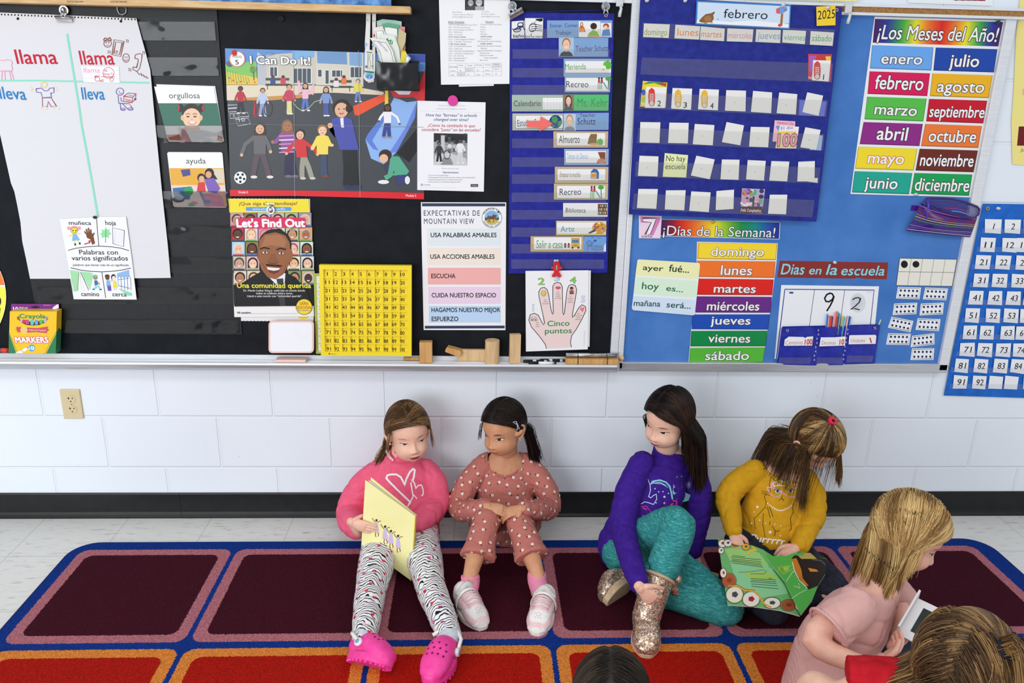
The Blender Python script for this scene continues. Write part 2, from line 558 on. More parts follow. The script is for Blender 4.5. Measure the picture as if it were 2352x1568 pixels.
# cork strip along the top
z0, z1 = D(2100, 38, -.03)[2], D(2100, 14, -.03)[2]
b = MB()
b.box(((bx0+bx1)/2+.015, -.018, (z0+z1)/2), (bx1-bx0+.03, .036, z1-z0), noisy('cork', '', ''))
b.box(((bx0+bx1)/2+.015, -.021, z0+.003), (bx1-bx0+.03, .042, .008), ALUW)
b.box(((bx0+bx1)/2+.015, -.021, z1-.003), (bx1-bx0+.03, .042, .008), ALUW)
b.build('tack_strip', bul, label='cork strip between silver edges')

# ---- outlet
ol = empty('wall_outlet', D(165, 930, 0), 'ivory double socket outlet low on the white block wall', 'outlet')
IV = col('#d3c39b', .35, .4)
b = MB(); q0, q1 = D(139, 893, -.004), D(190, 962, -.004)
cx, cz, wd, hh = (q0[0]+q1[0])/2, (q0[2]+q1[2])/2, .070, .114
b.box((cx, -.003, cz), (wd, .006, hh), IV); b.build('cover_plate', ol, bevel=.003)
for dz in (.0195, -.0195):
    b = MB(); b.tube([(cx, -.002, cz+dz), (cx, -.0075, cz+dz)], .0165, IV, 24, smooth=False)
    for dx, ww, h2 in ((-.007, .0028, .008), (.007, .0028, .006)): b.box((cx+dx, -.0076, cz+dz+.004), (ww, .0006, h2), col('#2a2620'))
    b.box((cx-.005, -.0076, cz+dz+.004), (.005, .0006, .0024), col('#2a2620'))
    b.tube([(cx, -.0072, cz+dz-.008), (cx, -.0079, cz+dz-.008)], .0025, col('#2a2620'), 10, smooth=False)
    b.build('socket', ol)
b = MB(); b.tube([(cx, -.005, cz), (cx, -.0072, cz)], .003, col('#b5a67e', .3), 10, smooth=False); b.build('screw', ol)
# ------------------------------------------------------------------ things on the chalkboard
ZC = {0: (0, 0, 1), 1: (0, 0, 3.734), 2: (0, 420, 3.734), 3: (500, 0, 3.408), 4: (500, 440, 3.92), 5: (930, 0, 3.409), 6: (930, 440, 3.734),
      7: (1440, 0, 3.016), 8: (1440, 480, 4.126), 9: (1900, 0, 3.409), 10: (1900, 440, 3.268), 11: (0, 600, 5.227)}
WHITE, INK = '#eeedea', '#17181b'
STEEL = noisy('bright steel', '#a7a9ad', '#d3d4d6', 60, .22, .6, 0, metal=.85)
FILMW = film('film', '#a5a39c', .15, .12)
FILMB = film('light film', '#a9b4c8', .14, .12)
FILMK = film('film on black', '#15171b', .45, .10)


def sheet(zoom, y, rough=.5): return Sheet(y=y, zoom=ZC[zoom], rough=rough)


def rows_film(parent, rows, zoom, y, m=FILMW, name='clear_pocket'):
    for q in rows:
        s = sheet(zoom, y); P4 = [s.pt(*p) for p in q]; n = 14; vs = []
        for i in range(n+1):
            a = i/n; top = P4[0]+(P4[1]-P4[0])*a; bot = P4[3]+(P4[2]-P4[3])*a
            top = top+np.array([0, -.0012-.0014*noise.noise((a*7, q[0][1]*.37, 1)), 0])
            vs += [top, bot]
        s.mesh(vs, [(2*i, 2*i+2, 2*i+3, 2*i+1) for i in range(n)], m, True)
        s.build(name, parent, fix=False)


def fabric(name, poly, y, m, origin_label, cat, zoom=0, folds=()):
    """hanging fabric: subdivided slab with slight sag"""
    root = empty(name, D(*poly[2], y) if zoom == 0 else D(*poly[2], y), origin_label, cat)
    s = sheet(zoom, y); q = [s.pt(*p) for p in poly]
    nx, nz = 24, 46; vs = []
    for j in range(nz+1):
        for i in range(nx+1):
            a, b = i/nx, j/nz
            p = (q[0]*(1-a)+q[1]*a)*(1-b)+(q[3]*(1-a)+q[2]*a)*b
            e = min(1, 6*min(a, 1-a), 6*min(b, 1-b))
            vs.append(p+np.array([0, -.0011*e*noise.noise((p[0]*14, p[2]*40, 2.)), 0]))
    k = nx+1
    s.mesh(vs, [(j*k+i, j*k+i+1, (j+1)*k+i+1, (j+1)*k+i) for j in range(nz) for i in range(nx)], m, True)
    s.mesh([p+np.array([0, .0012, 0]) for p in q], [(0, 1, 2, 3)], m)
    s.build('fabric_backing', root, fix=False)
    return root


def fig(s, x, y, h, shirt, pants, skin, hair, lean=0., legs=(-.10, .10), arms=((-.2, .46), (.2, .46)), shoe='#e4e2dd', longhair=False, hd=1.):
    """little printed figure, feet at y, height h"""
    hip, sh = y-.46*h, y-.78*h; xs = x+lean*h
    for l in legs:
        s.line([(x+.03*h*np.sign(l or 1), hip-.02*h), (x+l*h*.7, y-.22*h), (x+l*h, y-.02*h)], .105*h, pants); s.ell(x+l*h+.02*h, y, .065*h, .028*h, shoe, 10)
    for a in arms:
        d = np.sign(a[0] or 1)
        s.line([(xs+d*.09*h, sh+.03*h), (xs+a[0]*h*.8, sh+.17*h), (xs+a[0]*h, y-a[1]*h)], .075*h, shirt); s.ell(xs+a[0]*h, y-a[1]*h+.01*h, .032*h, .032*h, skin, 8)
    s.poly([(xs-.12*h, sh), (xs-.04*h, sh-.03*h), (xs+.04*h, sh-.03*h), (xs+.12*h, sh), (x+.11*h, hip+.03*h), (x-.11*h, hip+.03*h)], shirt)
    r = .085*h*hd; hy = y-.90*h
    s.ell(xs, hy-.012*h, r*1.18, r*1.2, hair, 14)
    if longhair: s.poly([(xs-r*1.2, hy), (xs+r*1.2, hy), (xs+r*1.3, hy+r*1.5), (xs-r*1.3, hy+r*1.5)], hair)
    s.ell(xs, hy+.012*h, r*.92, r*1.02, skin, 14)
    if h > 90:
        for e in (-.35, .35): s.ell(xs+e*r, hy, r*.09, r*.12, '#2a1d18', 8)
        s.line([(xs-.3*r, hy+.55*r), (xs, hy+.66*r), (xs+.3*r, hy+.55*r)], r*.14, '#b3433c')


def face(s, x, y, r, skin, hair, bg=None, w=None, kind=0):
    if bg: s.rect(x-w, y-w*1.02, x+w, y+w*1.02, bg)
    s.ell(x, y-.12*r, r*1.12, r*1.15, hair, 14)
    if kind: s.rect(x-1.12*r, y-.1*r, x+1.12*r, y+1.0*r, hair)
    s.ell(x, y+.12*r, r*.86, r*1.02, skin, 16)
    for e in (-.33, .33): s.ell(x+e*r, y+.02*r, .11*r, .075*r, '#241813', 8)
    s.poly([(x-.38*r, y+.52*r), (x+.38*r, y+.52*r), (x+.2*r, y+.74*r), (x-.2*r, y+.74*r)], '#efe6e0')


# roller map case at the very top
mp = empty('map_roller', D(470, 12, -.07), 'wooden bar of a rolled map above the board at the top left', 'map roller')
b = MB(); a0, a1 = D(-120, 9, -.075), D(943, 14, -.075); zz = D(470, 14, -.075)[2]
b.box(((a0[0]+a1[0])/2, -.06, zz+.004), (a1[0]-a0[0], .05, .020), WOOD); b.build('wooden_bar', mp, bevel=.002)
s = sheet(0, -.087)
for tx, x0, x1 in (('NYSTROM', 154, 190), ('CUSTOM MAP SET', 253, 292)):
    s.text(tx, x0, 5.5, x1, 6, 4, '#4a3a28')
s.build('stamp', mp)
b = MB(); b.box(((a0[0]+a1[0])/2-.03, -.058, zz+.034), (a1[0]-a0[0]-.06, .036, .04), noisy('map print', '#2d5c9c', '#6ba3dd', 30, .5, .3, .1)); b.build('map_sheet', mp)

# black pocket chart
M_BCH = noisy('black nylon', '#0d0f14', '#14171d', 60, .5, .35, .12, 500)
bch = fabric('pocket_chart', [(-45, 10), (497, 14), (556, 768), (92, 765)], -.0245, M_BCH, 'black pocket chart with clear rows behind the paper tablet', 'pocket chart')
bots = [92, 173, 327, 478, 551, 626, 697, 763]; hts = [43, 42, 40, 40, 34, 36, 38, 29]
rows = []
for bt, ht in zip(bots, hts):
    def xl_(y): return -45+(y-10)*137/755+9
    def xr_(y): return 497+(y-14)*59/754-7
    rows.append([(xl_(bt-ht), bt-ht), (xr_(bt-ht), bt-ht+1), (xr_(bt), bt+1), (xl_(bt), bt)])
rows_film(bch, rows, 0, -.031, FILMK)

# ruled paper tablet
tb = empty('paper_tablet', D(230, 640, -.036), 'large white ruled paper sheet with llama and lleva written in marker', 'chart paper')
s = sheet(1, -.036, .7)
out = [(-62, 26), (313, 42), (345, 160), (358, 300), (372, 440), (385, 560), (392, 638), (300, 639), (200, 640), (69, 640), (60, 595), (51, 554), (47, 510), (40, 473), (33, 440), (25, 420), (0, 308)]
s.z = ZC[0]; s.paper(out, '#dedde1')
for i, y in enumerate(range(70, 632, 19)):
    f = (y-42)/596; x0 = -50+f*118 if y < 308 else 6+(y-308)*.19; x1 = 318+f*70
    s.line([(x0+4, y), (x1-2, y+1.5)], .9, '#dddde2')
for i in range(48):
    a = i/47; s.ell(-50+a*360, 31.2+a*13.5, 1.7, 2.2, '#1a1b1f', 8)
s.z = ZC[1]
for x, y in ((153, 160), (1037, 182)): s.ell(x, y, 11, 12, '#141519')
s.L = 90
MINT, RED, BLU, BRN, PUR = '#8fdcc2', '#c8243c', '#2f7fc0', '#8a4a3d', '#6a50a8'
s.line([(575, 290), (600, 450), (640, 690), (672, 880), (700, 1080), (742, 1300), (790, 1568), (812, 1700), (838, 1850)], 17, MINT)
s.line([(0, 692), (300, 690), (640, 697), (900, 702), (1280, 710)], 13, MINT)
s.text('llama', 140, 546, 497, 547, 122, RED, .012, -.06); s.text('llama', 690, 552, 985, 553, 118, RED, .012, -.06)
s.text('lleva', -2, 846, 228, 856, 104, BLU, .012, -.08); s.text('lleva', 708, 852, 900, 854, 104, BLU, .012)
PK = '#eba0bd'
for l in ([(0, 515), (30, 520), (60, 512), (90, 516), (105, 530), (98, 560), (108, 590), (100, 610), (0, 608)], [(18, 612), (15, 690)], [(40, 612), (45, 690)], [(80, 612), (95, 685)], [(96, 612), (118, 682)]): s.line(l, 6, PK)
s.ring(377, 727, 27, 22, 6, '#e9d36a')
for x in (275, 490): s.line([(x-18, 740), (x+8, 765), (x-12, 778), (x+20, 780)], 4, '#eee3a5')
s.line([(308, 762), (355, 755), (380, 778), (410, 778), (425, 757), (462, 752), (462, 795), (435, 797), (440, 835), (362, 838), (352, 795), (312, 790)], 5, PUR, True)
s.line([(362, 840), (365, 915), (405, 915), (412, 870), (440, 915), (484, 912), (438, 838)], 5, '#a05070', True)
for x in (378, 485): s.ring(x, 928, 28, 12, 4, '#eee3a5')
s.ring(922, 372, 32, 33, 5, BRN); s.line([(885, 345), (900, 325), (920, 335), (940, 322), (955, 345), (930, 350), (900, 352), (890, 345)], 7, BRN)
s.ring(908, 365, 4, 6, 3, '#3d6fa8'); s.ring(932, 365, 4, 6, 3, '#3d6fa8'); s.line([(908, 385), (922, 393), (934, 384)], 4, RED)
s.line([(978, 340), (1062, 355), (1035, 485), (960, 468)], 5, BRN, True); s.line([(992, 358), (1047, 368), (1024, 470), (975, 455)], 5, BRN, True); s.ring(1000, 443, 8, 8, 4, BRN)
for x, y in ((1082, 350), (1095, 352), (925, 445), (940, 447), (1222, 450), (1236, 452), (1103, 595), (1117, 600)): s.line([(x, y-14), (x+5, y), (x, y+14)], 4, BRN)
s.ring(1080, 497, 28, 37, 5, BRN); s.line([(1065, 510), (1080, 522), (1093, 508)], 4, RED); s.ell(1073, 490, 4, 5, '#3d6fa8'); s.ell(1088, 490, 4, 5, '#3d6fa8')
s.line([(1160, 470), (1200, 458), (1218, 470), (1212, 520), (1195, 590), (1172, 612), (1138, 595), (1140, 575), (1170, 580), (1185, 520), (1182, 505), (1155, 500)], 5, BRN, True)
s.line([(1172, 612), (1195, 640), (1210, 630), (1215, 650), (1230, 642), (1238, 662), (1252, 654), (1258, 670), (1275, 668)], 5, BRN)
s.ring(1028, 786, 32, 31, 5, PUR); s.line([(1012, 820), (1018, 885), (1115, 890)], 5, PUR); s.line([(1035, 835), (1040, 868), (1058, 868)], 5, PUR)
s.line([(1030, 890), (1035, 940), (1075, 940)], 5, PUR); s.line([(1050, 890), (1100, 940), (1140, 935), (1115, 900)], 5, PUR); s.ring(1055, 936, 20, 10, 4, PUR); s.ring(1118, 934, 22, 11, 4, PUR)
s.line([(1060, 825), (1135, 835), (1130, 878), (1060, 870)], 5, '#b5364a', True); s.line([(1060, 825), (1100, 798), (1166, 803), (1160, 850), (1130, 878)], 5, '#b5364a'); s.line([(1135, 835), (1166, 803)], 5, '#b5364a'); s.text('Tiempo', 1070, 862, 1122, 866, 18, RED)
s.line([(1100, 815), (1135, 820)], 5, '#43a77e')
s.ell(1158, 850, 10, 10, PUR); s.ell(1022, 782, 3, 5, PUR); s.line([(1020, 795), (1034, 803), (1048, 795)], 4, PUR)
s.build('sheet', tb)
s = sheet(1, -.0375, .7); s.paper([(695, 568), (1020, 570), (1028, 710), (718, 704)], '#f0eef0')
for y in (600, 635, 670): s.line([(700, y), (1020, y+4)], 2, '#cfd3e6')
s.text('llama', 718, 622, 858, 625, 44, '#e79ac0', 0, .1); s.ring(930, 625, 47, 46, 4, RED); s.line([(870, 657), (985, 660)], 5, RED)
s.text('se', 895, 615, 920, 615, 26, RED); s.text('llama Tu', 890, 643, 978, 645, 20, RED); s.ring(958, 682, 16, 16, 4, RED); s.ring(835, 678, 20, 18, 4, RED)
s.line([(805, 660), (820, 648), (815, 665), (835, 645), (832, 660), (858, 648)], 4, RED); s.line([(855, 690), (890, 682), (885, 697), (850, 695)], 4, RED)
s.build('paper_slip', tb, label='small glued slip with pink handwriting')


def bulldog(u, v, y, k, name, label, ang=0, jaw=True, group=None):
    """round magnet, spring clip with jaw plates; k = metres per design unit"""
    o = D(u, v, y); root = empty(name, o+np.array([0, 0, -.02]), label, 'clip', group)
    ca, sa = math.cos(ang), math.sin(ang)
    def T(x, yy, z): return o+np.array([x*ca-z*sa, yy, x*sa+z*ca])*1.0
    b = MB(); b.tube([T(0, .012, .012), T(0, .001, .012)], .0135, STEEL, 24, smooth=False); b.tube([T(0, .001, .012), T(0, -.0015, .012)], [.0095, .008], STEEL, 24); b.build('magnet_disc', root)
    b = MB()
    b.tube([T(0, -.002, .013), T(0, -.006, .013)], .003, STEEL, 12, smooth=False)
    b.tube([T(-.005, -.003, .015), T(-.0045, -.006, 0), T(-.007, -.008, -.012)], .0022, STEEL, 8); b.tube([T(.005, -.003, .015), T(.0045, -.006, 0), T(.007, -.008, -.012)], .0022, STEEL, 8)
    b.build('lever', root)
    if jaw:
        b = MB(); w2 = .023
        pr = [(.004, -.004), (-.006, -.004), (-.011, -.009), (-.006, -.015), (-.003, -.022), (-.001, -.022)]
        vs = [T(-w2, a, c) for a, c in pr]+[T(w2, a, c) for a, c in pr]; n = len(pr)
        b.mesh(vs, [(i, i+1, n+i+1, n+i) for i in range(n-1)]+[range(n), range(2*n-1, n-1, -1)], STEEL)
        b.tube([T(-w2, -.009, -.0095), T(w2, -.009, -.0095)], .0025, STEEL, 8)
        b.build('jaw', root)
    return root


bulldog(147, 33, -.040, 1, 'bulldog_clip', 'silver bulldog clip gripping the top of the ruled paper sheet')
b = MB(); hk = [D(1000/3.734+x, y, -.03) for x, y in ((0, 12), (16, 10), (22, 20), (21, 30), (14, 34), (6, 32), (2, 24))]
b.tube(hk, .0012, STEEL, 8, closed=True); b.build('wire_hook', None, 'bent wire hook hanging under the wooden map bar', 'hook')

# word cards in the black pocket chart
for back, lab in ((True, 'white card hidden mostly behind the orgullosa word card'), (False, 'orgullosa word card showing a smiling girl with two hair buns')):
    s = sheet(1, -.0275 if back else -.0295, .35)
    if back:
        s.paper([(1340, 722), (1845, 738), (1922, 1210), (1460, 1208)], '#e9e7e8'); s.build('word_card', None, lab, 'card', 'word cards in the black pocket chart'); continue
    s.paper([(1322, 742), (1822, 745), (1834, 755), (1914, 1212), (1908, 1219), (1450, 1216), (1436, 1190), (1400, 1040), (1350, 860)], '#efeeee')
    s.text('orgullosa', 1452, 843, 1716, 843, 50, INK, .004)
    s.poly([(1356, 885), (1862, 885), (1897, 1078), (1408, 1080)], '#2f6b58'); s.poly([(1410, 1080), (1897, 1078), (1914, 1210), (1448, 1214)], '#e9e6e4')
    s.poly([(1420, 1155), (1540, 1150), (1560, 1205), (1455, 1202)], '#b5532a'); s.poly([(1868, 1160), (1905, 1175), (1912, 1215), (1860, 1205)], '#b5532a')
    for x in (1548, 1728): s.ell(x, 925, 28, 34, '#241a1c'); s.ell(x+(-16 if x < 1600 else 14), 925, 10, 26, '#b02a35')
    s.ell(1640, 965, 82, 78, '#2a1d1c'); s.poly([(1600, 1060), (1690, 1060), (1720, 1110), (1560, 1120)], '#e3b08e'); s.ell(1645, 1012, 78, 84, '#eec3a2', 24)
    for x in (1566, 1722): s.ell(x, 1010, 16, 24, '#e6b592')
    s.poly([(1560, 1100), (1610, 1110), (1650, 1217), (1545, 1217)], '#c98a8e'); s.poly([(1590, 1112), (1830, 1115), (1850, 1218), (1645, 1218)], '#f0efef')
    for x in (1612, 1672): s.ell(x, 1000, 15, 6, '#2c1d18'); s.line([(x-20, 980), (x, 973), (x+20, 980)], 5, '#3a2620')
    s.poly([(1615, 1045), (1680, 1045), (1665, 1062), (1632, 1062)], '#f6efe9'); s.line([(1612, 1043), (1632, 1062), (1665, 1062), (1682, 1043)], 5, '#b8433f')
    s.ell(1645, 1022, 9, 6, '#dba284')
    s.build('word_card', None, lab, 'card', 'word cards in the black pocket chart')
s = sheet(0, -.029, .35)
s.paper([(384, 352), (387, 349), (508, 349.5), (511, 352), (521, 474), (518, 477), (401, 475), (398, 472)], '#efeeee')
s.text('ayuda', 428, 375.5, 473, 375.5, 13, INK, .004)
s.poly([(389, 386), (513, 386), (516, 425), (393, 425)], '#e2a93a'); s.poly([(393, 425), (516, 425), (520, 475), (400, 474)], '#e6cfc6'); s.poly([(460, 445), (519, 440), (520, 475), (470, 474)], '#d98aa6')
s.poly([(415, 390), (436, 388), (438, 402), (420, 406)], '#4a4a86'); s.poly([(470, 388), (513, 388), (514, 420), (490, 420)], '#d9cdb4')
s.ell(481, 398, 11, 12, '#221619'); s.poly([(470, 400), (492, 400), (500, 412), (468, 412)], '#221619'); s.ell(479, 401, 7, 8, '#d9a27d'); s.poly([(469, 411), (492, 409), (506, 432), (500, 445), (478, 440)], '#7a5db4')
s.ell(462, 408, 9, 10, '#2a1b19'); s.ell(463, 411, 6.5, 7.5, '#dfab88'); s.poly([(455, 419), (470, 418), (473, 440), (452, 440)], '#cf3d3f'); s.line([(460, 440), (466, 455), (474, 468)], 6, '#7d8bb0')
s.line([(500, 440), (512, 446), (519, 472)], 7, '#e0ad8d'); s.poly([(396, 432), (440, 428), (436, 458), (402, 458)], '#3b6c9c'); s.ell(433, 439, 11, 11, '#1f9a62'); s.ell(410, 458, 14, 7, '#33353f')
for x, y, c in ((446, 466, '#d88aa0'), (476, 463, '#5b86b8'), (440, 470, '#7bb37f')): s.ell(x, y, 8, 4, c)
s.build('word_card', None, 'ayuda word card with a woman and child on a yellow wall', 'card', 'word cards in the black pocket chart')

# palabras sheet
s = sheet(2, -.0405, .6)
s.paper([(512, 312), (700, 300), (830, 292), (1080, 290), (1130, 650), (1172, 1000), (632, 997), (570, 620)], '#eeeef0')
s.line([(828, 310), (847, 540)], 6, INK); s.line([(873, 762), (907, 985)], 6, INK)
s.line([(583, 578), (650, 560), (740, 548), (847, 541), (960, 548), (1040, 560), (1107, 581)], 6, INK); s.line([(605, 727), (690, 747), (780, 758), (873, 762), (970, 757), (1050, 746), (1122, 729)], 6, INK)
for tx, x0, x1, y, h, bd in (('muñeca', 593, 782, 358, 34, .02), ('hoja', 906, 995, 360, 38, .02), ('Palabras con', 682, 1013, 612, 40, .016), ('varios significados', 617, 1098, 663, 40, .018),
                            ('palabras que tienen más de un significado', 627, 1106, 711, 18, .02), ('camino', 698, 852, 969, 36, .02), ('cerca', 966, 1087, 971, 36, .02)):
    s.text(tx, x0, y, x1, y+2, h, '#24262b', bd)
for x in (590, 680): s.ell(x, 388, 15, 16, '#e9a0b4')
s.ell(637, 395, 38, 28, '#e9a0b4'); s.ell(637, 408, 30, 26, '#f0dc3e'); s.poly([(625, 438), (655, 438), (687, 490), (617, 497)], '#7fb6e2'); s.ring(637, 408, 30, 26, 3, '#4a3b30')
for q in ([(625, 440), (592, 460)], [(657, 440), (692, 432)], [(635, 495), (645, 528)], [(665, 492), (686, 520)]): s.line(q, 9, '#ecd95a')
for x, y in ((645, 527), (684, 519)): s.ell(x, y, 8, 10, '#1d1c1f')
for x in (626, 652): s.ell(x, 408, 5, 7, '#1d1c1f')
s.line([(628, 420), (640, 426), (650, 418)], 3, RED)
HB = '#7a4a30'
s.poly([(738, 440), (790, 430), (805, 470), (815, 520), (790, 530), (775, 485), (745, 470)], HB)
for q in ([(748, 445), (724, 415)], [(757, 440), (738, 395)], [(768, 435), (757, 385)], [(780, 435), (778, 398)], [(795, 455), (808, 428)]): s.line(q, 13, HB)
s.line([(722, 525), (770, 512)], 9, '#c32433'); s.poly([(755, 495), (780, 490), (770, 520)], '#c32433')
LF = '#8fdc9c'
s.poly([(908, 378), (918, 405), (940, 395), (935, 420), (955, 435), (930, 450), (935, 470), (905, 462), (868, 472), (875, 452), (858, 440), (878, 422), (866, 398), (893, 408)], LF)
s.line([(908, 400), (905, 512)], 4, '#3c6b46')
s.poly([(965, 385), (1066, 408), (1060, 545), (970, 520)], '#f4f4f6'); s.line([(965, 385), (1066, 408), (1060, 545), (970, 520)], 4, '#2d2f35', True)
for i in range(8): s.line([(985, 415+i*13), (1055, 428+i*13)], 2, '#9db0d4')
s.line([(985, 395), (985, 520)], 2, '#7ea0dc')
s.poly([(597, 745), (680, 757), (668, 920), (640, 935)], '#a9dfae'); s.poly([(685, 757), (795, 772), (790, 835), (770, 915)], '#a9dfae')
for i in range(6):
    s.line([(605+i*13, 760+i*2), (625+i*9, 925)], 3, '#86cf90'); s.line([(700+i*14, 765), (712+i*14, 830)], 3, '#86cf90')
s.poly([(676, 765), (690, 765), (760, 920), (668, 922)], '#f0eff1'); s.line([(676, 765), (668, 922)], 4, '#55565a'); s.line([(690, 765), (760, 920)], 4, '#55565a'); s.line([(684, 770), (700, 920)], 2, '#a7a7ab'); s.line([(684, 770), (725, 920)], 2, '#a7a7ab')
s.ell(817, 808, 20, 22, '#b97e5e'); s.poly([(790, 808), (800, 788), (830, 790), (838, 800), (825, 806)], '#63c4b0'); s.poly([(808, 835), (832, 835), (838, 872), (812, 878)], '#3b6fb2')
s.line([(835, 848), (853, 870)], 9, '#b97e5e'); s.line([(815, 878), (825, 895), (800, 912)], 12, '#8ed9c9'); s.line([(832, 875), (848, 895), (862, 912)], 12, '#8ed9c9'); s.ell(802, 912, 12, 6, '#3b6fb2'); s.ell(862, 914, 12, 6, '#3b6fb2')
s.ell(919, 800, 20, 16, '#26211f'); s.ell(921, 812, 18, 20, '#6d4430'); s.poly([(912, 835), (940, 835), (950, 880), (912, 882)], '#82b4e0'); s.poly([(918, 882), (950, 880), (955, 925), (925, 925)], '#6d5ab0')
s.ell(972, 808, 20, 26, '#1f1e22'); s.ell(975, 815, 15, 18, '#f0e6dc'); s.poly([(970, 838), (992, 838), (1005, 898), (968, 898)], '#eddc3c'); s.line([(978, 898), (980, 922)], 6, '#f0d6bd'); s.line([(994, 898), (998, 920)], 6, '#f0d6bd')
s.line([(948, 830), (962, 838), (950, 846)], 4, '#e89aa8')
s.poly([(1003, 775), (1105, 745), (1115, 900), (1015, 890)], '#8fb8e6')
for i in range(4):
    x = 1015+i*27; s.poly([(x, 815), (x+10, 795), (x+22, 815), (x+26, 925-4*(3-i)), (x+6, 905)], '#f5f5f7'); s.line([(x, 815), (x+10, 795), (x+22, 815), (x+26, 920)], 3, '#5b6f96')
s.line([(1010, 830), (1105, 818)], 5, '#5b6f96'); s.line([(1018, 880), (1115, 905)], 5, '#5b6f96'); s.poly([(1015, 905), (1130, 945), (1128, 968), (1095, 965)], '#86d8b2')
s.build('worksheet', None, 'white Palabras con varios significados sheet with hand-coloured drawings', 'paper')
b = MB(); b.ball(D(218, 499, -.045), (.007, .004, .005), col('#123d2f', .6)); b.build('pushpin', None, 'dark green pin at the top of the Palabras sheet', 'pin')

# round sign at the left edge
s = sheet(0, -.024, .45); cc_ = (-126, 682); R_ = 140
s.paper([(cc_[0]+R_*math.cos(a), cc_[1]+R_*math.sin(a)) for a in np.linspace(0, 2*math.pi, 60)[:-1]], '#f2f0ee')
def arc(a0, a1, r): return [(cc_[0]+r*math.cos(a), cc_[1]+r*math.sin(a)) for a in np.linspace(math.radians(a0), math.radians(a1), 30)]
s.poly(arc(-70, -11.5, R_-1)+[(-40, 655)], '#ee7c35'); s.poly(arc(-9.8, 70, R_-1)+[(-40, 658)], '#ecec52')
s.text('do', -1, 725, 3, 683, 17, INK, .03); s.text('r', -4, 655, -3, 641, 14, INK, .03)
s.build('round_sign', None, 'round orange and yellow sign cut by the left edge of view', 'sign')
# ---- classroom poster
s = sheet(3, -.0235, .35)
s.paper([(57, 378), (600, 393), (1110, 408), (1627, 424), (1620, 1000), (1615, 1560), (1110, 1546), (610, 1533), (98, 1535), (85, 1000)], '#43474c')
s.poly([(57, 378), (1627, 424), (1625, 560), (62, 520)], '#5f8fce')
s.poly([(60, 500), (300, 480), (310, 662), (68, 662)], '#7fc25e'); s.poly([(70, 560), (310, 610), (312, 662), (68, 662)], '#e6c14a')
for i in range(9): s.line([(75+i*20, 540+i*8), (90+i*20, 650)], 5, '#5aa34e')
s.ell(275, 545, 24, 30, '#5a9b4e'); s.line([(280, 560), (285, 630)], 8, '#6b4b32')
for x, y in ((265, 540), (285, 560), (262, 525), (120, 630), (180, 640), (90, 610), (230, 650), (290, 645), (150, 648)): s.ell(x, y, 6, 6, '#c2392f')
s.ell(95, 500, 28, 24, '#5b5e68'); s.poly([(310, 405), (380, 460), (380, 665), (312, 670)], '#b9b9c0')
s.poly([(380, 430), (770, 400), (770, 660), (380, 665)], '#c9c3b4'); s.poly([(770, 400), (1140, 415), (1140, 680), (770, 665)], '#d3cdbf')
s.poly([(580, 395), (760, 400), (755, 450), (582, 470)], '#7fb0dd'); s.poly([(775, 400), (1010, 410), (1015, 505), (780, 495)], '#6f97c4'); s.poly([(1030, 412), (1130, 418), (1130, 520), (1032, 510)], '#7fa7d0')
for x0, y0, x1, y1 in ((405, 520, 470, 600), (590, 530, 735, 655), (780, 540, 825, 605), (890, 545, 980, 605), (1035, 520, 1130, 610), (838, 545, 875, 660)):
    s.rect(x0, y0, x1, y1, '#e3e1da'); s.rect(x0+6, y0+6, x1-6, y1-5, '#4a5560')
    for k in range(1, int((x1-x0)/36)+1): s.rect(x0+k*36-3, y0, x0+k*36+2, y1, '#dedcd5')
s.line([(370, 415), (420, 405), (445, 425), (380, 440)], 4, '#6b8fa0')
s.poly([(68, 665), (760, 668), (1140, 690), (1300, 720), (1300, 745), (900, 725), (760, 730), (640, 765), (420, 785), (72, 785)], '#ddd0b8'); s.poly([(200, 765), (560, 745), (740, 735), (640, 768), (420, 785), (150, 785)], '#c98f45')
for x0, x1, y in ((375, 560, 655), (880, 1048, 672)):
    s.rect(x0, y-45, x1, y-25, '#3d5140'); s.rect(x0, y, x1, y+16, '#33463a')
    for x in (x0+15, x1-15): s.line([(x, y+10), (x, y+45)], 6, '#2a332d')
for x, c, y in ((432, '#3c4a86', 640), (512, '#d23a5e', 640), (928, '#e6d6df', 660), (988, '#e8743c', 640)):
    s.ell(x, y-38, 14, 14, '#5a3527'); s.rect(x-20, y-28, x+20, y+20, c)
for a in ([(95, 890), (150, 888), (168, 920), (98, 928)], [(165, 882), (235, 880), (245, 912), (172, 915)], [(140, 935), (240, 925), (258, 968), (160, 985)], [(82, 850), (150, 848), (160, 872), (84, 876)], [(80, 822), (155, 820), (158, 842), (82, 845)]): s.line(a, 4, '#b9bcc2', True)
s.text('10', 168, 955, 215, 950, 30, '#c9ccd2'); s.text('8', 118, 915, 140, 914, 20, '#c9ccd2')
# slides
s.poly([(1060, 830), (1300, 735), (1345, 770), (1100, 905), (1072, 900)], '#e8552f'); s.poly([(1310, 700), (1335, 700), (1335, 830), (1308, 830)], '#ecd03e')
s.poly([(1340, 690), (1570, 690), (1625, 540), (1622, 790), (1570, 790), (1535, 760), (1380, 765)], '#cf2f35'); s.poly([(1380, 710), (1520, 705), (1500, 740), (1420, 740)], '#e3e3ea')
s.poly([(1490, 425), (1627, 424), (1626, 490), (1500, 470)], '#3f50a8')
s.poly([(1155, 1090), (1330, 860), (1380, 765), (1420, 775), (1480, 800), (1560, 790), (1540, 930), (1400, 1190), (1300, 1285), (1200, 1240)], '#8fb4ea')
s.poly([(1155, 1090), (1175, 1050), (1330, 850), (1350, 800), (1330, 900), (1210, 1100), (1260, 1180), (1215, 1165)], '#5d7fd0'); s.poly([(1470, 1000), (1560, 790), (1545, 920), (1400, 1190), (1340, 1200)], '#6a86d8')
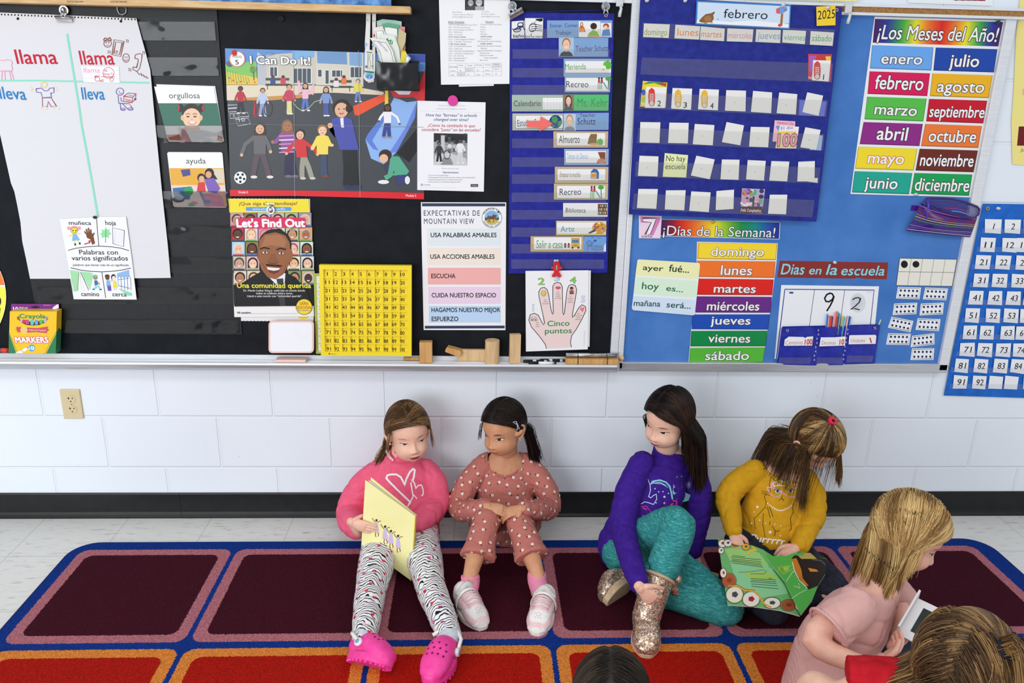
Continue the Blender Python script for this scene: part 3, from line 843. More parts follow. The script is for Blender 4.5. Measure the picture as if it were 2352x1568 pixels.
s.poly([(1400, 1200), (1555, 1010), (1560, 1180), (1500, 1270)], '#1d1f23')
# children
TAN, DK, LT = '#d9a784', '#6b432e', '#ecc4a4'
fig(s, 178, 885, 210, '#b5273c', '#26262c', '#5a3826', '#1b1514'); fig(s, 352, 905, 215, '#b9c3e0', '#8a9bc8', '#c99a7a', '#221a1a')
s.ring(395, 850, 32, 58, 8, '#33353c'); s.ring(300, 870, 18, 44, 7, '#b52a35'); s.line([(290, 790), (290, 905)], 8, '#c22f3a')
fig(s, 560, 890, 230, '#c23a5a', '#d9d28f', TAN, '#3a2822', legs=(-.04, .05)); fig(s, 686, 865, 215, '#e7b7c9', '#5872b8', TAN, '#241a18', arms=((-.24, 1.08), (.3, .95)), longhair=True)
fig(s, 848, 905, 225, '#7d95c8', '#44599a', TAN, '#2a1c18', legs=(-.05, .05), longhair=True); fig(s, 1098, 795, 175, '#e3d84a', '#6f83c0', LT, '#5a3c2a')
s.line([(590, 800), (620, 840), (660, 868), (710, 850), (760, 795), (822, 778)], 4, '#c8d6b0')
fig(s, 330, 1385, 420, '#66666a', '#5a4e55', '#dcae8e', '#4a3021', .0, (-.13, .17), ((-.34, .42), (.2, .48)), '#e7ded6', True)
fig(s, 545, 1380, 440, '#8a4f96', '#2f2c4a', '#a87455', '#8a5d40', 0, (0, .12), ((-.26, .62), (.16, .5)), '#6f6a7a', True)
for i in range(5): s.line([(480, 1065+i*32), (600, 1060+i*32)], 9, ('#d98fb8', '#ece0ec')[i % 2])
fig(s, 660, 1395, 380, '#cf3038', '#9d9a8c', '#e2b696', '#3d2a20', -.04, (0, .2), ((-.28, .52), (.36, .5)), '#c9c4b4')
fig(s, 820, 1380, 400, '#efd65a', '#3e4c66', '#eec7a6', '#a8703c', 0, (.02, .05), ((-.2, .55), (.19, .62)), '#7a3e2c', False)
fig(s, 1030, 1465, 680, '#4a50a6', '#1f2024', '#e0b090', '#2f1f1a', -.09, (-.02, .06), ((-.13, .72), (.12, .58)), '#2e3258')
s.poly([(958, 925), (984, 920), (988, 1000), (966, 995)], '#e6e3e6'); s.ell(1026, 850, 26, 30, '#2f1f1a')
fig(s, 1330, 1075, 260, '#eceaf0', '#39458f', '#6b432e', '#1a1413', 0, (-.12, .05), ((-.26, .5), (.36, .42)), '#b98a5a', True)
s.poly([(1350, 1220), (1420, 1225), (1500, 1340), (1470, 1380), (1340, 1370)], '#57a889'); s.ell(1312, 1215, 50, 46, '#3a281f'); s.ell(1300, 1240, 34, 34, '#e6b896'); s.poly([(1300, 1290), (1350, 1280), (1385, 1350), (1330, 1400)], '#3b3d58'); s.line([(1370, 1260), (1350, 1370), (1310, 1395)], 40, '#57a889')
s.poly([(1400, 1370), (1500, 1365), (1480, 1440), (1400, 1440)], '#3c3f78'); s.ell(1298, 1424, 44, 16, '#e9e7e2'); s.ell(1485, 1410, 20, 32, '#e9e7e2')
s.ell(177, 1391, 48, 48, '#eceef2', 26)
for a in range(5): s.ell(177+31*math.cos(a*1.257+.3), 1391+31*math.sin(a*1.257+.3), 11, 11, '#202226', 6)
s.ell(177, 1391, 12, 12, '#202226', 6)
s.poly([(95, 1484), (1110, 1497), (1616, 1510), (1615, 1560), (1110, 1546), (610, 1533), (98, 1535)], '#d9202c')
s.text('Grade K', 163, 1512, 240, 1513, 18, '#f6dcdc', .02); s.text('Module 5', 1473, 1538, 1553, 1540, 18, '#f6dcdc', .02)
s.ell(153, 462, 62, 62, '#f3f1ee', 30); s.ring(153, 462, 58, 58, 5, '#d94a35', 30); s.text('MODULE', 115, 450, 188, 453, 18, '#33363d', .02); s.text('5', 139, 504, 166, 504, 36, '#22252b', .02)
s.text('I Can Do It!', 256, 498, 724, 508, 62, '#f5f4f2', .03, out='#4d5a66', ow=.03)
for x in (600, 1110): s.line([(x-8, 395), (x+4, 1540)], 3, '#9aa3a8')
s.line([(85, 968), (1615, 995)], 2.5, '#7d8488')
s.build('wall_poster', None, 'large playground photo poster reading I Can Do It', 'poster')
b = MB(); b.tube([D(538, 121.5, -.024), D(538, 121.5, -.031)], .008, col('#d8402f', .35), 20, smooth=False); b.build('round_magnet', None, 'orange-red round magnet on the MODULE badge of the poster', 'magnet', bevel=.001)
b = MB(); b.tube([D(646, 42.5, -.020), D(646, 42.5, -.027)], .0095, col('#15171c', .4), 20, smooth=False); b.build('round_magnet', None, 'black round magnet alone on the board under the map bar', 'magnet', bevel=.001)
b = MB(); b.tube([D(1040, 231, -.026), D(1040, 231, -.032)], .0165, col('#d9429a', .35), 26, smooth=False); b.build('round_magnet', None, 'bright pink round magnet holding the fairness sheet', 'magnet', bevel=.001)

# long-legged paper figure
s = sheet(3, -.028, .5)
s.paper([(1163, 76), (1198, 76), (1190, 390), (1212, 390), (1208, 76), (1240, 76), (1236, 300), (1232, 560), (1222, 640), (1180, 648), (1140, 610), (1150, 540), (1152, 330), (1160, 200)], '#e9e7e4')
G = '#2f8a5c'
s.ell(1185, 598, 46, 40, '#e9e7e4'); s.ring(1185, 598, 44, 42, 3, '#9aa0a8'); s.ell(1187, 594, 34, 28, '#86b6e6'); s.line([(1165, 604), (1180, 588), (1198, 590), (1208, 606)], 4, '#2b3c66')
s.ell(1177, 604, 4, 6, '#2b3c66'); s.ell(1200, 606, 4, 6, '#2b3c66'); s.poly([(1150, 552), (1226, 560), (1224, 574), (1150, 566)], G); s.line([(1165, 408), (1208, 412)], 8, G)
s.line([(1196, 420), (1186, 460), (1198, 500), (1188, 545)], 5, '#a7ab58'); s.line([(1178, 420), (1175, 540)], 4, '#3c4046'); s.line([(1214, 420), (1214, 545)], 4, '#3c4046')
for x in (1162, 1218): s.ell(x, 350, 11, 16, '#9fc6ea'); s.line([(x-8, 370), (x-12, 400)], 4, '#3a4d78')
s.line([(1168, 150), (1176, 158), (1172, 164)], 3, '#3b4f80'); s.line([(1212, 160), (1225, 168), (1230, 160)], 3, '#3b4f80'); s.ell(1226, 278, 8, 12, '#c43c46'); s.ell(1163, 522, 9, 12, '#8a6a80'); s.ell(1212, 518, 9, 9, '#68b06c')
s.build('paper_figure', None, 'long-legged white paper cut-out figure hanging upside down beside the poster', 'paper figure')

# magnetic cup with cards
M_SMK = film('smoked plastic', '#0b0c0f', .86, .12)
cup = empty('magnetic_cup', D(910, 205, -.06), 'black plastic cup on the board stuffed with laminated cards', 'cup')
FL = [(-.026, 1244, 478), (-.085, 1240, 482), (-.085, 1572, 505), (-.026, 1580, 478)]
FB = [(-.026, 1240, 660), (-.082, 1236, 688), (-.082, 1562, 708), (-.026, 1560, 690)]
zt_, zb_ = D(500+1400/3.408, 490/3.408, -.08)[2], D(500+1400/3.408, 700/3.408, -.08)[2]
xa, xb = D(500+1240/3.408, 145, -.08)[0], D(500+1568/3.408, 145, -.08)[0]
for nm, c3, d3 in (('back_panel', ((xa+xb)/2, -.027, (zt_+zb_)/2+.002), (xb-xa, .003, zt_-zb_+.012)), ('front_panel', ((xa+xb)/2, -.082, (zt_+zb_)/2), (xb-xa, .0025, zt_-zb_)),
                   ('side_panel', (xa+.0012, -.055, (zt_+zb_)/2), (.0025, .054, zt_-zb_)), ('side_panel', (xb-.0012, -.055, (zt_+zb_)/2), (.0025, .054, zt_-zb_)), ('base_panel', ((xa+xb)/2, -.055, zb_+.0015), (xb-xa, .055, .003))):
    b = MB(); b.box(c3, d3, M_SMK if nm != 'back_panel' else col('#0f1013', .3)); b.build(nm, cup)
GRN, CRM = '#8fc3a8', '#e3e0cf'
cards = [((1245, 165), (1290, 150), (1385, 158), (1440, 168), (1440, 500), (1260, 480), -.034, '#a9d3c4', 'pale teal laminated card tallest at the back of the cup'),
         ((1250, 205), (1300, 195), (1465, 210), (1470, 380), (1440, 520), (1280, 500), -.038, '#e98f9e', 'pink-edged card poking out at the back of the cup'),
         ((1288, 185), (1330, 180), (1418, 195), (1425, 380), (1420, 520), (1320, 500), -.043, '#5fa884', 'green bordered card upright in the middle of the cup'),
         ((1225, 215), (1290, 205), (1330, 300), (1370, 500), (1290, 520), (1245, 400), -.047, '#e4e3e0', 'white card with a dark border at the left of the cup'),
         ((1420, 220), (1475, 260), (1470, 330), (1440, 400), (1430, 520), (1390, 500), -.05, '#c9b98f', 'tan laminated card at the right of the cup'),
         ((1270, 262), (1385, 282), (1420, 380), (1435, 500), (1340, 520), (1310, 400), -.056, '#dfe5da', 'white card with green letters leaning in the cup'),
         ((1190, 295), (1320, 312), (1370, 400), (1400, 520), (1290, 520), (1260, 400), -.066, '#e6e6e0', 'front white laminated card curling out of the cup'),
         ((1440, 385), (1470, 395), (1482, 430), (1462, 505), (1440, 520), (1430, 500), -.06, '#e8d43c', 'yellow card at the right of the cup'),
         ((1480, 425), (1512, 455), (1490, 490), (1470, 500), (1465, 480), (1470, 450), -.064, '#ecebe6', 'small tilted white card at the right rim of the cup')]
for i, q in enumerate(cards):
    s = sheet(3, q[6], .3); s.paper(q[:6], q[7]); c0 = np.mean(np.array(q[:6], float), 0)
    if i in (2, 3, 6, 8):
        inn = [tuple(c0+(np.array(p)-c0)*.78) for p in q[:6]]
        if i != 6: s.poly(inn, '#eef0ec')
        s.line(inn, 3, '#2d2f33', True)
    if i == 6: s.text('informar', 1250, 330, 1325, 410, 22, '#8c5fa8', .01)
    if i == 5: s.text('Mi', 1315, 330, 1365, 350, 34, '#2f8a5a', .03)
    if i == 7: s.text('ON', 1440, 405, 1470, 405, 18, INK, .02)
    s.build('laminated_card', None, q[8], 'card', 'laminated cards in the black cup')

# schedule letter at the top
for k, (q, lab) in enumerate((([(1054, 20), (1160, 20), (1134, 197), (1054, 199)], 'white sheet peeking out below the Daily Schedule letter'), ([(1007, -50), (1172, -50), (1170, 192.5), (1013, 194.5)], 'white Daily Schedule letter with a small photo at its top'))):
    s = sheet(0, -.0225-.003*k, .6); s.paper(q, '#f0eff0')
    if k:
        s.z = ZC[5]; GY = '#85878c'
        s.rect(470, -60, 620, 80, '#3a3a3c'); face(s, 515, 20, 26, '#a9a9ab', '#2a2a2c'); face(s, 580, 18, 28, '#c4c4c6', '#6a6a6c'); s.rect(485, 50, 545, 80, '#4d4d50'); s.rect(550, 50, 618, 80, '#b3b3b6')
        L = [(95, 'Kitty Schutz', 372, 445, 'Laura Kehr', 600, 662), (114, 'Teacher Schutz, Maestro', 372, 537, 'Ms. Kehr, Teacher', 600, 705), (133, 'kschutz@school.org', 372, 530, 'lkehr@school.org', 600, 740),
             (195, '7:40 Arrival/Breakfast/Morning Work', 342, 567, 'Desayuno/Trabajo de la Mañana', 592, 757), (215, '8:05 - 8:25 Morning Meeting', 342, 510, 'Reunión', 592, 632), (234, '8:30 - 9:30 Language Arts Block 1', 342, 540, 'Lectura', 592, 634),
             (252, '9:30 - 10:00 Recess', 342, 452, 'Recreo', 592, 628), (271, '10:00 - 10:15 Snack', 342, 452, 'Merienda', 592, 644), (289, '10:15 switch classes', 342, 478, 'cambiar salones', 592, 683), (308, '10:15 - 11:00 Language Arts Block 2', 342, 550, 'Lectoescritura 2', 592, 676),
             (327, '11:00 - 11:40 Math - EN Content', 342, 523, 'Matemáticas-El contexto Fonética', 570, 755), (345, '11:40 switch classes', 342, 478, 'cambiar salones', 590, 683), (363, '11:40 - 12:10 Math EN Content', 342, 523, 'Matemáticas-El contexto Fonética', 570, 755), (382, '12:10 - 12:40 Lunch', 342, 452, 'Almuerzo', 592, 644),
             (400, '12:40 -12:55 Quiet time/Mindfulness', 342, 545, 'Juego de silencio/Hora Tranquila', 566, 757), (419, '12:55 - 1:25 Recess / Exploration', 342, 537, 'Exploración', 590, 664), (437, '1:25 - 1:35 - Pack Up', 342, 460, 'Empacar la mochila', 587, 692), (456, '1:35 - 2:35 Essentials **', 342, 487, 'Clases esenciales**', 620, 730), (474, '2:35 - 2:50 Dismissal', 342, 465, 'Salir a casa', 587, 648)]
        for y, a, x0, x1, c_, x2, x3 in L:
            bd = .02 if 'switch' in a else 0; s.text(a, x0, y+4, x1, y+4.5, 10, GY if not bd else '#3d3f44', bd); s.text(c_, x2, y+1, x3, y+1.5, 10, GY if not bd else '#3d3f44', bd)
        s.text('Daily Schedule:', 340, 180, 467, 181, 16, '#4a4c52'); s.text('Horario', 632, 177, 695, 177, 14, '#4a4c52'); s.line([(340, 185), (467, 186)], 2, '#4a4c52'); s.line([(632, 181), (695, 181)], 2, '#4a4c52')
        for y in (497, 530, 563, 596): s.line([(345, y), (757, y-4)], 1.6, '#b4b6ba')
        for x in (345, 410, 472, 544, 614, 684, 756): s.line([(x, 497), (x, 597)], 1.6, '#b4b6ba')
        for x0, y0 in ((472, 530), (411, 563), (685, 494)): s.rect(x0+2, y0+2, x0+62, y0+31, '#d4d5d8')
        for x, y, tx in ((350, 525, 'Essentials'), (420, 515, 'Monday'), (485, 515, 'Tuesday'), (552, 513, 'Wednesday'), (625, 511, 'Thursday'), (700, 507, 'Friday'), (358, 558, 'Schutz'), (430, 557, 'PE'), (490, 556, 'Art'), (565, 555, 'PE'), (632, 554, 'Music'), (695, 545, 'Library'), (362, 590, 'Kehr'), (430, 588, 'Art'), (490, 588, 'PE'), (560, 588, 'Music'), (628, 583, 'Library'), (708, 582, 'PE')): s.text(tx, x, y, x+7*len(tx)*.85, y, 8, GY, .01)
    s.build('letter_sheet', None, lab, 'paper')

# fairness sheet
s = sheet(5, -.0248, .6); s.paper([(97, 788), (632, 801), (618, 1500), (97, 1487)], '#efeef1')
s.text('Emerging Social Studies Grade K Inquiry', 262, 830, 470, 832, 9, '#a4a6ad'); s.text('Kindergarten School Integration and Fairness', 250, 856, 480, 859, 10, '#7d86a4', 0, .1); s.line([(125, 868), (602, 882)], 1.5, '#c5c7cd')
for tx, x0, x1, y, c in (('How has "fairness" in schools', 163, 565, 911, '#2b4a80'), ('changed over time?', 228, 500, 945, '#2b4a80'), ('¿Cómo ha cambiado lo que', 178, 548, 992, '#b5243c'), ('considera "justo" en las escuelas?', 132, 594, 1025, '#b5243c')):
    s.text(tx, x0, y, x1, y+4, 24, c, .014, .25)
s.poly([(226, 1042), (490, 1048), (488, 1296), (225, 1292)], '#9d9ea0'); s.poly([(226, 1042), (490, 1048), (489, 1120), (226, 1110)], '#2d2f32')
for i in range(26):
    random.seed(i); x = 235+random.random()*245; y = 1050+random.random()*85; s.ell(x, y, 12+9*random.random(), 6+6*random.random(), random.choice(['#55575a', '#3a3c3f', '#8a8c8f', '#1e2022']), 8)
s.rect(282, 1060, 312, 1180, '#c4c5c6'); s.poly([(235, 1220), (330, 1190), (480, 1240), (488, 1296), (225, 1292)], '#c9cacc'); s.poly([(300, 1230), (360, 1240), (380, 1290), (280, 1290)], '#8b8d90')
fig(s, 268, 1270, 160, '#3a3c40', '#2a2c30', '#6a6c70', '#17181a'); fig(s, 432, 1275, 190, '#e6e6e8', '#d0d0d2', '#4a4c50', '#17181a'); fig(s, 350, 1200, 90, '#d8d8da', '#6a6c70', '#77797c', '#222427'); fig(s, 385, 1195, 80, '#b9babd', '#55575a', '#77797c', '#222427'); s.ring(330, 1210, 24, 34, 5, '#2a2c30')
s.text('Photo: Schools, 1957', 290, 1322, 420, 1324, 8, '#a9abb2'); s.text('Supporting Questions', 297, 1353, 420, 1356, 12, '#3f5f94', .015)
for i, tx in enumerate(('1. How do we treat people fairly?', '2. Did segregated schools for Black and white students treat all students fairly?', '3. Did early integrated schools treat Black students fairly?', '4. What actions can we take when things feel unfair?')): s.text(tx, 180, 1375+i*17.5, (340, 550, 450, 435)[i], 1376+i*17.5, 9, '#8d8f97')
s.ring(132, 1446, 5, 7, 3, '#3c66a4'); s.text('C3 TEACHERS', 146, 1451, 198, 1451, 8, '#6f7fa0'); s.line([(125, 1466), (400, 1470)], 1.4, '#c9cbd0'); s.rect(515, 1441, 573, 1463, '#3d3f43'); s.text('CC BY-SA', 522, 1458, 568, 1459, 10, '#e4e4e6')
s.build('letter_sheet', None, 'white sheet about fairness in schools with a grey photograph', 'paper')

# expectations poster
s = sheet(6, -.0232, .45); s.paper([(137, 91), (869, 92), (862, 1187), (161, 1186)], '#eeedef'); NAVY = '#2f3d5c'
s.poly([(146, 99), (861, 101), (861, 126), (147, 126)], NAVY); s.poly([(171, 1150), (856, 1148), (856, 1172), (171, 1174)], NAVY)
s.text('EXPECTATIVAS DE', 163, 206, 642, 206, 46, NAVY, .012, space=1.25); s.text('MOUNTAIN VIEW', 165, 276, 594, 276, 46, NAVY, .012, space=1.25)
for (y0, y1, c, x0), ls in (((316, 464, '#dfe7ea', 190), [('USA PALABRAS AMABLES', 222, 785, 390)]), ((483, 630, '#efe3d6', 192), [('USA ACCIONES AMABLES', 219, 768, 575)]), ((652, 796, '#efb0ab', 197), [('ESCUCHA', 227, 433, 741)]),
                            ((816, 961, '#e9d0e4', 202), [('CUIDA NUESTRO ESPACIO', 231, 781, 906)]), ((980, 1122, '#bcd5ef', 206), [('HAGAMOS NUESTRO MEJOR', 229, 816, 1032), ('ESFUERZO', 231, 458, 1109)])):
    s.rect(x0, y0, 822, y1, c)
    for tx, a, c2, yb in ls: s.text(tx, a, yb, c2, yb, 38, '#181a20', .028)
s.ell(746, 224, 86, 86, '#f2f2f0', 40); s.ring(746, 224, 85, 85, 3.5, '#33404f', 40); s.ell(746, 224, 62, 62, '#7fb0de', 30)
s.poly([(690, 250), (715, 200), (735, 225), (760, 190), (805, 245)], '#4a6c8c'); s.poly([(684, 232), (720, 238), (772, 236), (808, 228), (800, 262), (770, 280), (720, 282), (694, 262)], '#c8b45c'); s.poly([(684, 222), (712, 226), (705, 244), (686, 246)], '#2f5a3c'); s.poly([(785, 226), (808, 222), (806, 240), (785, 244)], '#2f5a3c')
HS = '#7a4526'
s.poly([(715, 218), (730, 208), (752, 214), (768, 198), (786, 202), (790, 212), (776, 212), (768, 228), (750, 236), (724, 234)], HS)
for q in ([(722, 230), (712, 248), (720, 262)], [(730, 232), (726, 250), (734, 266)], [(756, 232), (764, 248), (754, 262)], [(764, 228), (780, 242), (790, 238)], [(716, 220), (702, 226), (698, 240)]): s.line(q, 6, HS)
for i, ch in enumerate('MOUNTAIN VIEW'):
    a = math.radians(208+i*10.5); x, y = 746+68*math.cos(a), 224+68*math.sin(a)
    if ch != ' ': s.text(ch, x-6*math.cos(a+math.pi/2), y-6*math.sin(a+math.pi/2), x+6*math.cos(a+math.pi/2), y+6*math.sin(a+math.pi/2), 15, '#22272f', .03)
for i, ch in enumerate('ELEMENTARY SCHOOL'):
    a = math.radians(152-i*7.8); x, y = 746+80*math.cos(a), 224+80*math.sin(a)
    if ch != ' ': s.text(ch, x+4*math.cos(a+math.pi/2), y+4*math.sin(a+math.pi/2), x-4*math.cos(a+math.pi/2), y-4*math.sin(a+math.pi/2), 11, '#22272f', .02)
s.build('rules_poster', None, 'white EXPECTATIVAS DE MOUNTAIN VIEW poster with five pastel bands', 'poster')

# magazine hanging from a clip
mag = empty('magazine', D(625, 735, -.03), 'childrens magazine with a smiling man in a dark suit, hung by a clip', 'magazine')
s = sheet(4, -.0235, .4); s.paper([(110, 70), (830, 66), (865, 1168), (152, 1164)], '#e6e5e4'); s.poly([(720, 1125), (824, 1125), (805, 1142), (770, 1149), (735, 1142)], '#e8d02c')
for i in range(22): s.ell(120+i*32, 64+i*.2, 5, 6, '#e9e7e4', 6); s.ell(170+i*32, 1164+i*.2, 6, 4, '#17191d', 6)
s.build('inner_pages', mag)
s = sheet(4, -.027, .35); s.paper([(92, 63), (815, 66), (830, 185), (848, 640), (868, 1122), (150, 1129), (128, 640), (107, 188)], '#eceae8')
s.poly([(93, 64), (815, 67), (830, 186), (107, 188)], '#efdc35'); s.text('¡Que siga el aprendizaje!', 193, 122, 716, 120, 30, '#8e2a22', .02)
s.poly([(256, 138), (662, 138), (667, 156), (660, 173), (258, 173), (252, 156)], '#5f9ad8'); s.text('www.scholastic.com/lfo', 314, 165, 606, 165, 20, '#eef3f8', .01)
s.poly([(107, 189), (830, 187), (847, 640), (866, 1028), (148, 1034), (128, 640)], '#17171a')
FC = [('#c99', '#b98a70', '#3a2722'), ('#8a6a50', '#7a4e36', '#1a1312'), ('#b8c2d8', '#eec7a6', '#1a1314'), ('#c7b5b0', '#e6b596', '#2c1c18'), ('#9fb98f', '#c08a66', '#17110f'), ('#9a8aa0', '#d8a88a', '#c9c2b8'),
      ('#b8303a', '#5f3a28', '#120d0c'), ('#cfe0ee', '#f0c8a8', '#caa06a'), ('#d98aa8', '#d9a07a', '#d06a90'), ('#c8d4c0', '#dba985', '#2a1c16'), ('#b7c08a', '#c98f68', '#1d1512'), ('#e09a5a', '#a86a48', '#b9a89a'),
      ('#a9cde8', '#e6b898', '#d9d6d2'), ('#8f7a48', '#6a4028', '#1f1411'), ('#7a6', '#d9a07a', '#222'), ('#888', '#d9a07a', '#222'), ('#cfd0b4', '#e8b8a0', '#a8406a'), ('#cfe0d0', '#8a5236', '#1a1210'),
      ('#c8bfae', '#c9a08a', '#4a3c38'), ('#e0b8c0', '#eec0a4', '#1c1414'), ('#888', '#d9a07a', '#222'), ('#888', '#d9a07a', '#222'), ('#e6e0b8', '#e6b490', '#171212'), ('#d8d8dc', '#e6bc9e', '#141012'),
      ('#d8cfc0', '#b97e5e', '#1f1412'), ('#e0d0b0', '#e0b090', '#5a3a2a'), ('#888', '#d9a07a', '#222'), ('#4a6a4a', '#6b432e', '#171110'), ('#7a9a6a', '#c98a66', '#2a1a14'), ('#c9a880', '#4f3122', '#c8c4c0')]
for i, (bg, sk, hr) in enumerate(FC):
    r, c_ = divmod(i, 6)
    if (r >= 2 and c_ in (2, 3)): continue
    ex = lambda z: '#'+''.join(ch*2 for ch in z[1:]) if len(z) == 4 else z
    x = 112+r*7.2+c_*123+60; y = 190+r*130.5+63
    s.rect(x-58, y-62, x+57, y+62, ex(bg)); face(s, x, y, 42, ex(sk), ex(hr), kind=i % 2); s.rect(x-50, y+48, x+50, y+62, ('#b84a5a', '#3a6ea5', '#4b4e58', '#6aa05a')[i % 4])
# the man on the cover
SK, SK2 = '#96603f', '#7a4a30'
s.poly([(160, 860), (300, 770), (420, 700), (600, 720), (700, 770), (800, 880), (850, 1028), (150, 1034)], '#1a1b1f'); s.poly([(400, 705), (610, 735), (600, 850), (520, 830)], '#e6e6ea'); s.poly([(530, 785), (590, 780), (610, 1028), (560, 1028)], '#3a3b42')
s.ell(515, 480, 150, 145, '#1b1614', 30); s.ell(372, 560, 20, 55, SK2); s.ell(652, 575, 24, 60, SK)
s.poly([(375, 440), (420, 385), (520, 365), (610, 395), (648, 460), (655, 560), (640, 660), (590, 745), (520, 790), (450, 770), (395, 700), (362, 600)], SK)
s.poly([(390, 500), (430, 400), (560, 385), (620, 450), (600, 500), (480, 480)], '#a9714c')
for x, y in ((425, 548), (572, 555)):
    s.ell(x, y, 34, 15, SK2); s.ell(x, y, 24, 9, '#e6dcd4'); s.ell(x+2, y, 9, 9, '#1c1210'); s.line([(x-44, y-30), (x-10, y-45), (x+44, y-34)], 13, '#22150f')
s.poly([(480, 560), (520, 560), (545, 630), (520, 648), (470, 645), (450, 628)], '#8a5638'); s.line([(450, 632), (475, 646), (520, 648), (548, 632)], 6, '#5a3422')
s.poly([(430, 650), (490, 655), (560, 660), (590, 668), (560, 678), (490, 672), (440, 668)], '#241611')
s.poly([(432, 675), (500, 682), (570, 685), (548, 725), (505, 742), (458, 725)], '#7a3230'); s.poly([(440, 678), (500, 685), (562, 688), (550, 704), (505, 712), (452, 702)], '#efe9e2')
s.line([(400, 640), (425, 690), (440, 730)], 5, SK2); s.line([(620, 640), (600, 700), (570, 745)], 5, SK2)
s.poly([(175, 240), (345, 235), (420, 225), (620, 232), (785, 235), (795, 300), (780, 330), (640, 325), (420, 332), (260, 332), (165, 330)], '#d9285c')
s.text("Let's Find Out", 175, 318, 785, 316, 70, '#f4f1f0', .06, out='#c81f50', ow=.03)
s.text('ENERO 2025', 158, 228, 240, 228, 12, '#e8e8ea', .02); s.text('WITH Weekly Reader', 615, 350, 790, 350, 15, '#e8e8ea', .02)
s.text('Una comunidad querida', 176, 865, 840, 866, 44, '#eee53c', .03, out='#17171a', ow=.02)
for i, (tx, x0, x1) in enumerate((('Dr. Martin Luther King Jr. soñó con un mundo donde', 232, 786), ('todos se cuidaran unos a otros.', 345, 677), ('Llamó a este mundo una "comunidad querida".', 267, 758))): s.text(tx, x0, 898+i*25, x1, 898+i*25, 17, '#e9e8e6', .012)
s.text('Mi nombre', 178, 1098, 296, 1097, 17, '#2a2b2f', .03); s.line([(298, 1098), (720, 1096)], 2, '#9a9a9e')
s.ell(778, 1036, 74, 72, '#1d2027', 30); s.ell(778, 1036, 70, 68, '#efd531', 30)
for tx, x0, x1, y, h, c in (('La', 768, 792, 994, 12, '#4a7a9a'), ('GRAN', 737, 816, 1020, 26, '#b3362a'), ('EDICIÓN', 715, 840, 1056, 26, '#b3362a'), ('del maestro', 722, 830, 1074, 14, '#4a7a9a')): s.text(tx, x0, y, x1, y, h, c, .02)
s.build('front_cover', mag)
o = D(500+478/3.92, 440+165/3.92, -.032); cl = empty('bulldog_clip', o-np.array([0, 0, .012]), 'silver clip pinching the yellow top of the magazine', 'clip')
b = MB(); b.tube([o+np.array([0, .004, 0]), o+np.array([0, -.004, 0])], .0135, STEEL, 24, smooth=False); b.tube([o+np.array([0, -.004, 0]), o+np.array([0, -.0065, 0])], [.009, .007], STEEL, 20); b.build('magnet_disc', cl)
b = MB(); b.box(o+np.array([0, -.002, .021]), (.030, .007, .004), STEEL); b.tube([o+np.array([0, -.004, .02]), o+np.array([0, -.007, .008])], .003, STEEL, 8); b.build('jaw', cl)
# ------------------------------------------------------------------ on the chalk tray
TZ = .6385


def blk(name, label, x0, x1, y0, y1, h, m, cat='wooden block', group=None, rotz=0, bev=.0015, z=TZ):
    b = MB(); c, s_ = math.cos(rotz), math.sin(rotz)
    b.box(((x0+x1)/2, (y0+y1)/2, z+h/2), (x1-x0, abs(y1-y0), h), m, rot=[[c, -s_, 0], [s_, c, 0], [0, 0, 1]])
    return b.build(name, None, label, cat, group, bevel=bev)


def wx(u, v=815, y=-.055): return D(u, v, y)[0]


W1 = noisy('honey block wood', '#c08f52', '#d3a468', 10, .5, .3, .08, 60, (8, 8, 1)); W2 = noisy('pale block wood', '#cda878', '#dcbb90', 10, .55, .3, .08, 60, (8, 8, 1))
hz = D(980, 789, -.065)[2]-TZ
blk('wooden_block', 'honey coloured wooden cube on the tray right of the yellow number board', wx(964), wx(993), -.036, -.066, hz+.004, W1)
blk('wooden_block', 'thin wooden strip lying on the tray partly behind the yellow number board', wx(925), wx(963), -.03, -.036, .012, W1)
b = MB(); q = [(1023, 803), (1026, 797.5), (1058, 806), (1060, 813), (1053, 820), (1022, 808)]
pts = [D(u, v, -.058) for u, v in q]; b.mesh(pts+[p+np.array([.006, .03, 0]) for p in pts], [range(6), range(11, 5, -1)]+[(i, (i+1) % 6, 6+(i+1) % 6, 6+i) for i in range(6)], W1)
b.build('wooden_block', None, 'tilted wooden wedge lying against the long flat block', 'wooden block', bevel=.001)
blk('wooden_block', 'long flat wooden block lying behind the wedge and the cylinder', wx(1050, 815, -.036), wx(1120, 815, -.036), -.026, -.042, D(1085, 804, -.036)[2]-TZ+.003, W2)
b = MB(); r = (wx(1147)-wx(1114))/2; xc = wx(1130.5); hc = D(1130, 785, -.055)[2]-TZ+.006
b.tube([(xc, -.053, TZ), (xc, -.053, TZ+hc)], r, W2, 32, smooth=False)
b.build('wooden_block', None, 'pale wooden cylinder standing on the tray', 'wooden block', bevel=.001)
blk('wooden_block', 'tall upright wooden block between the cylinder and the hand poster', wx(1170), wx(1195), -.04, -.062, D(1182, 770, -.062)[2]-TZ+.002, W2, rotz=.1)
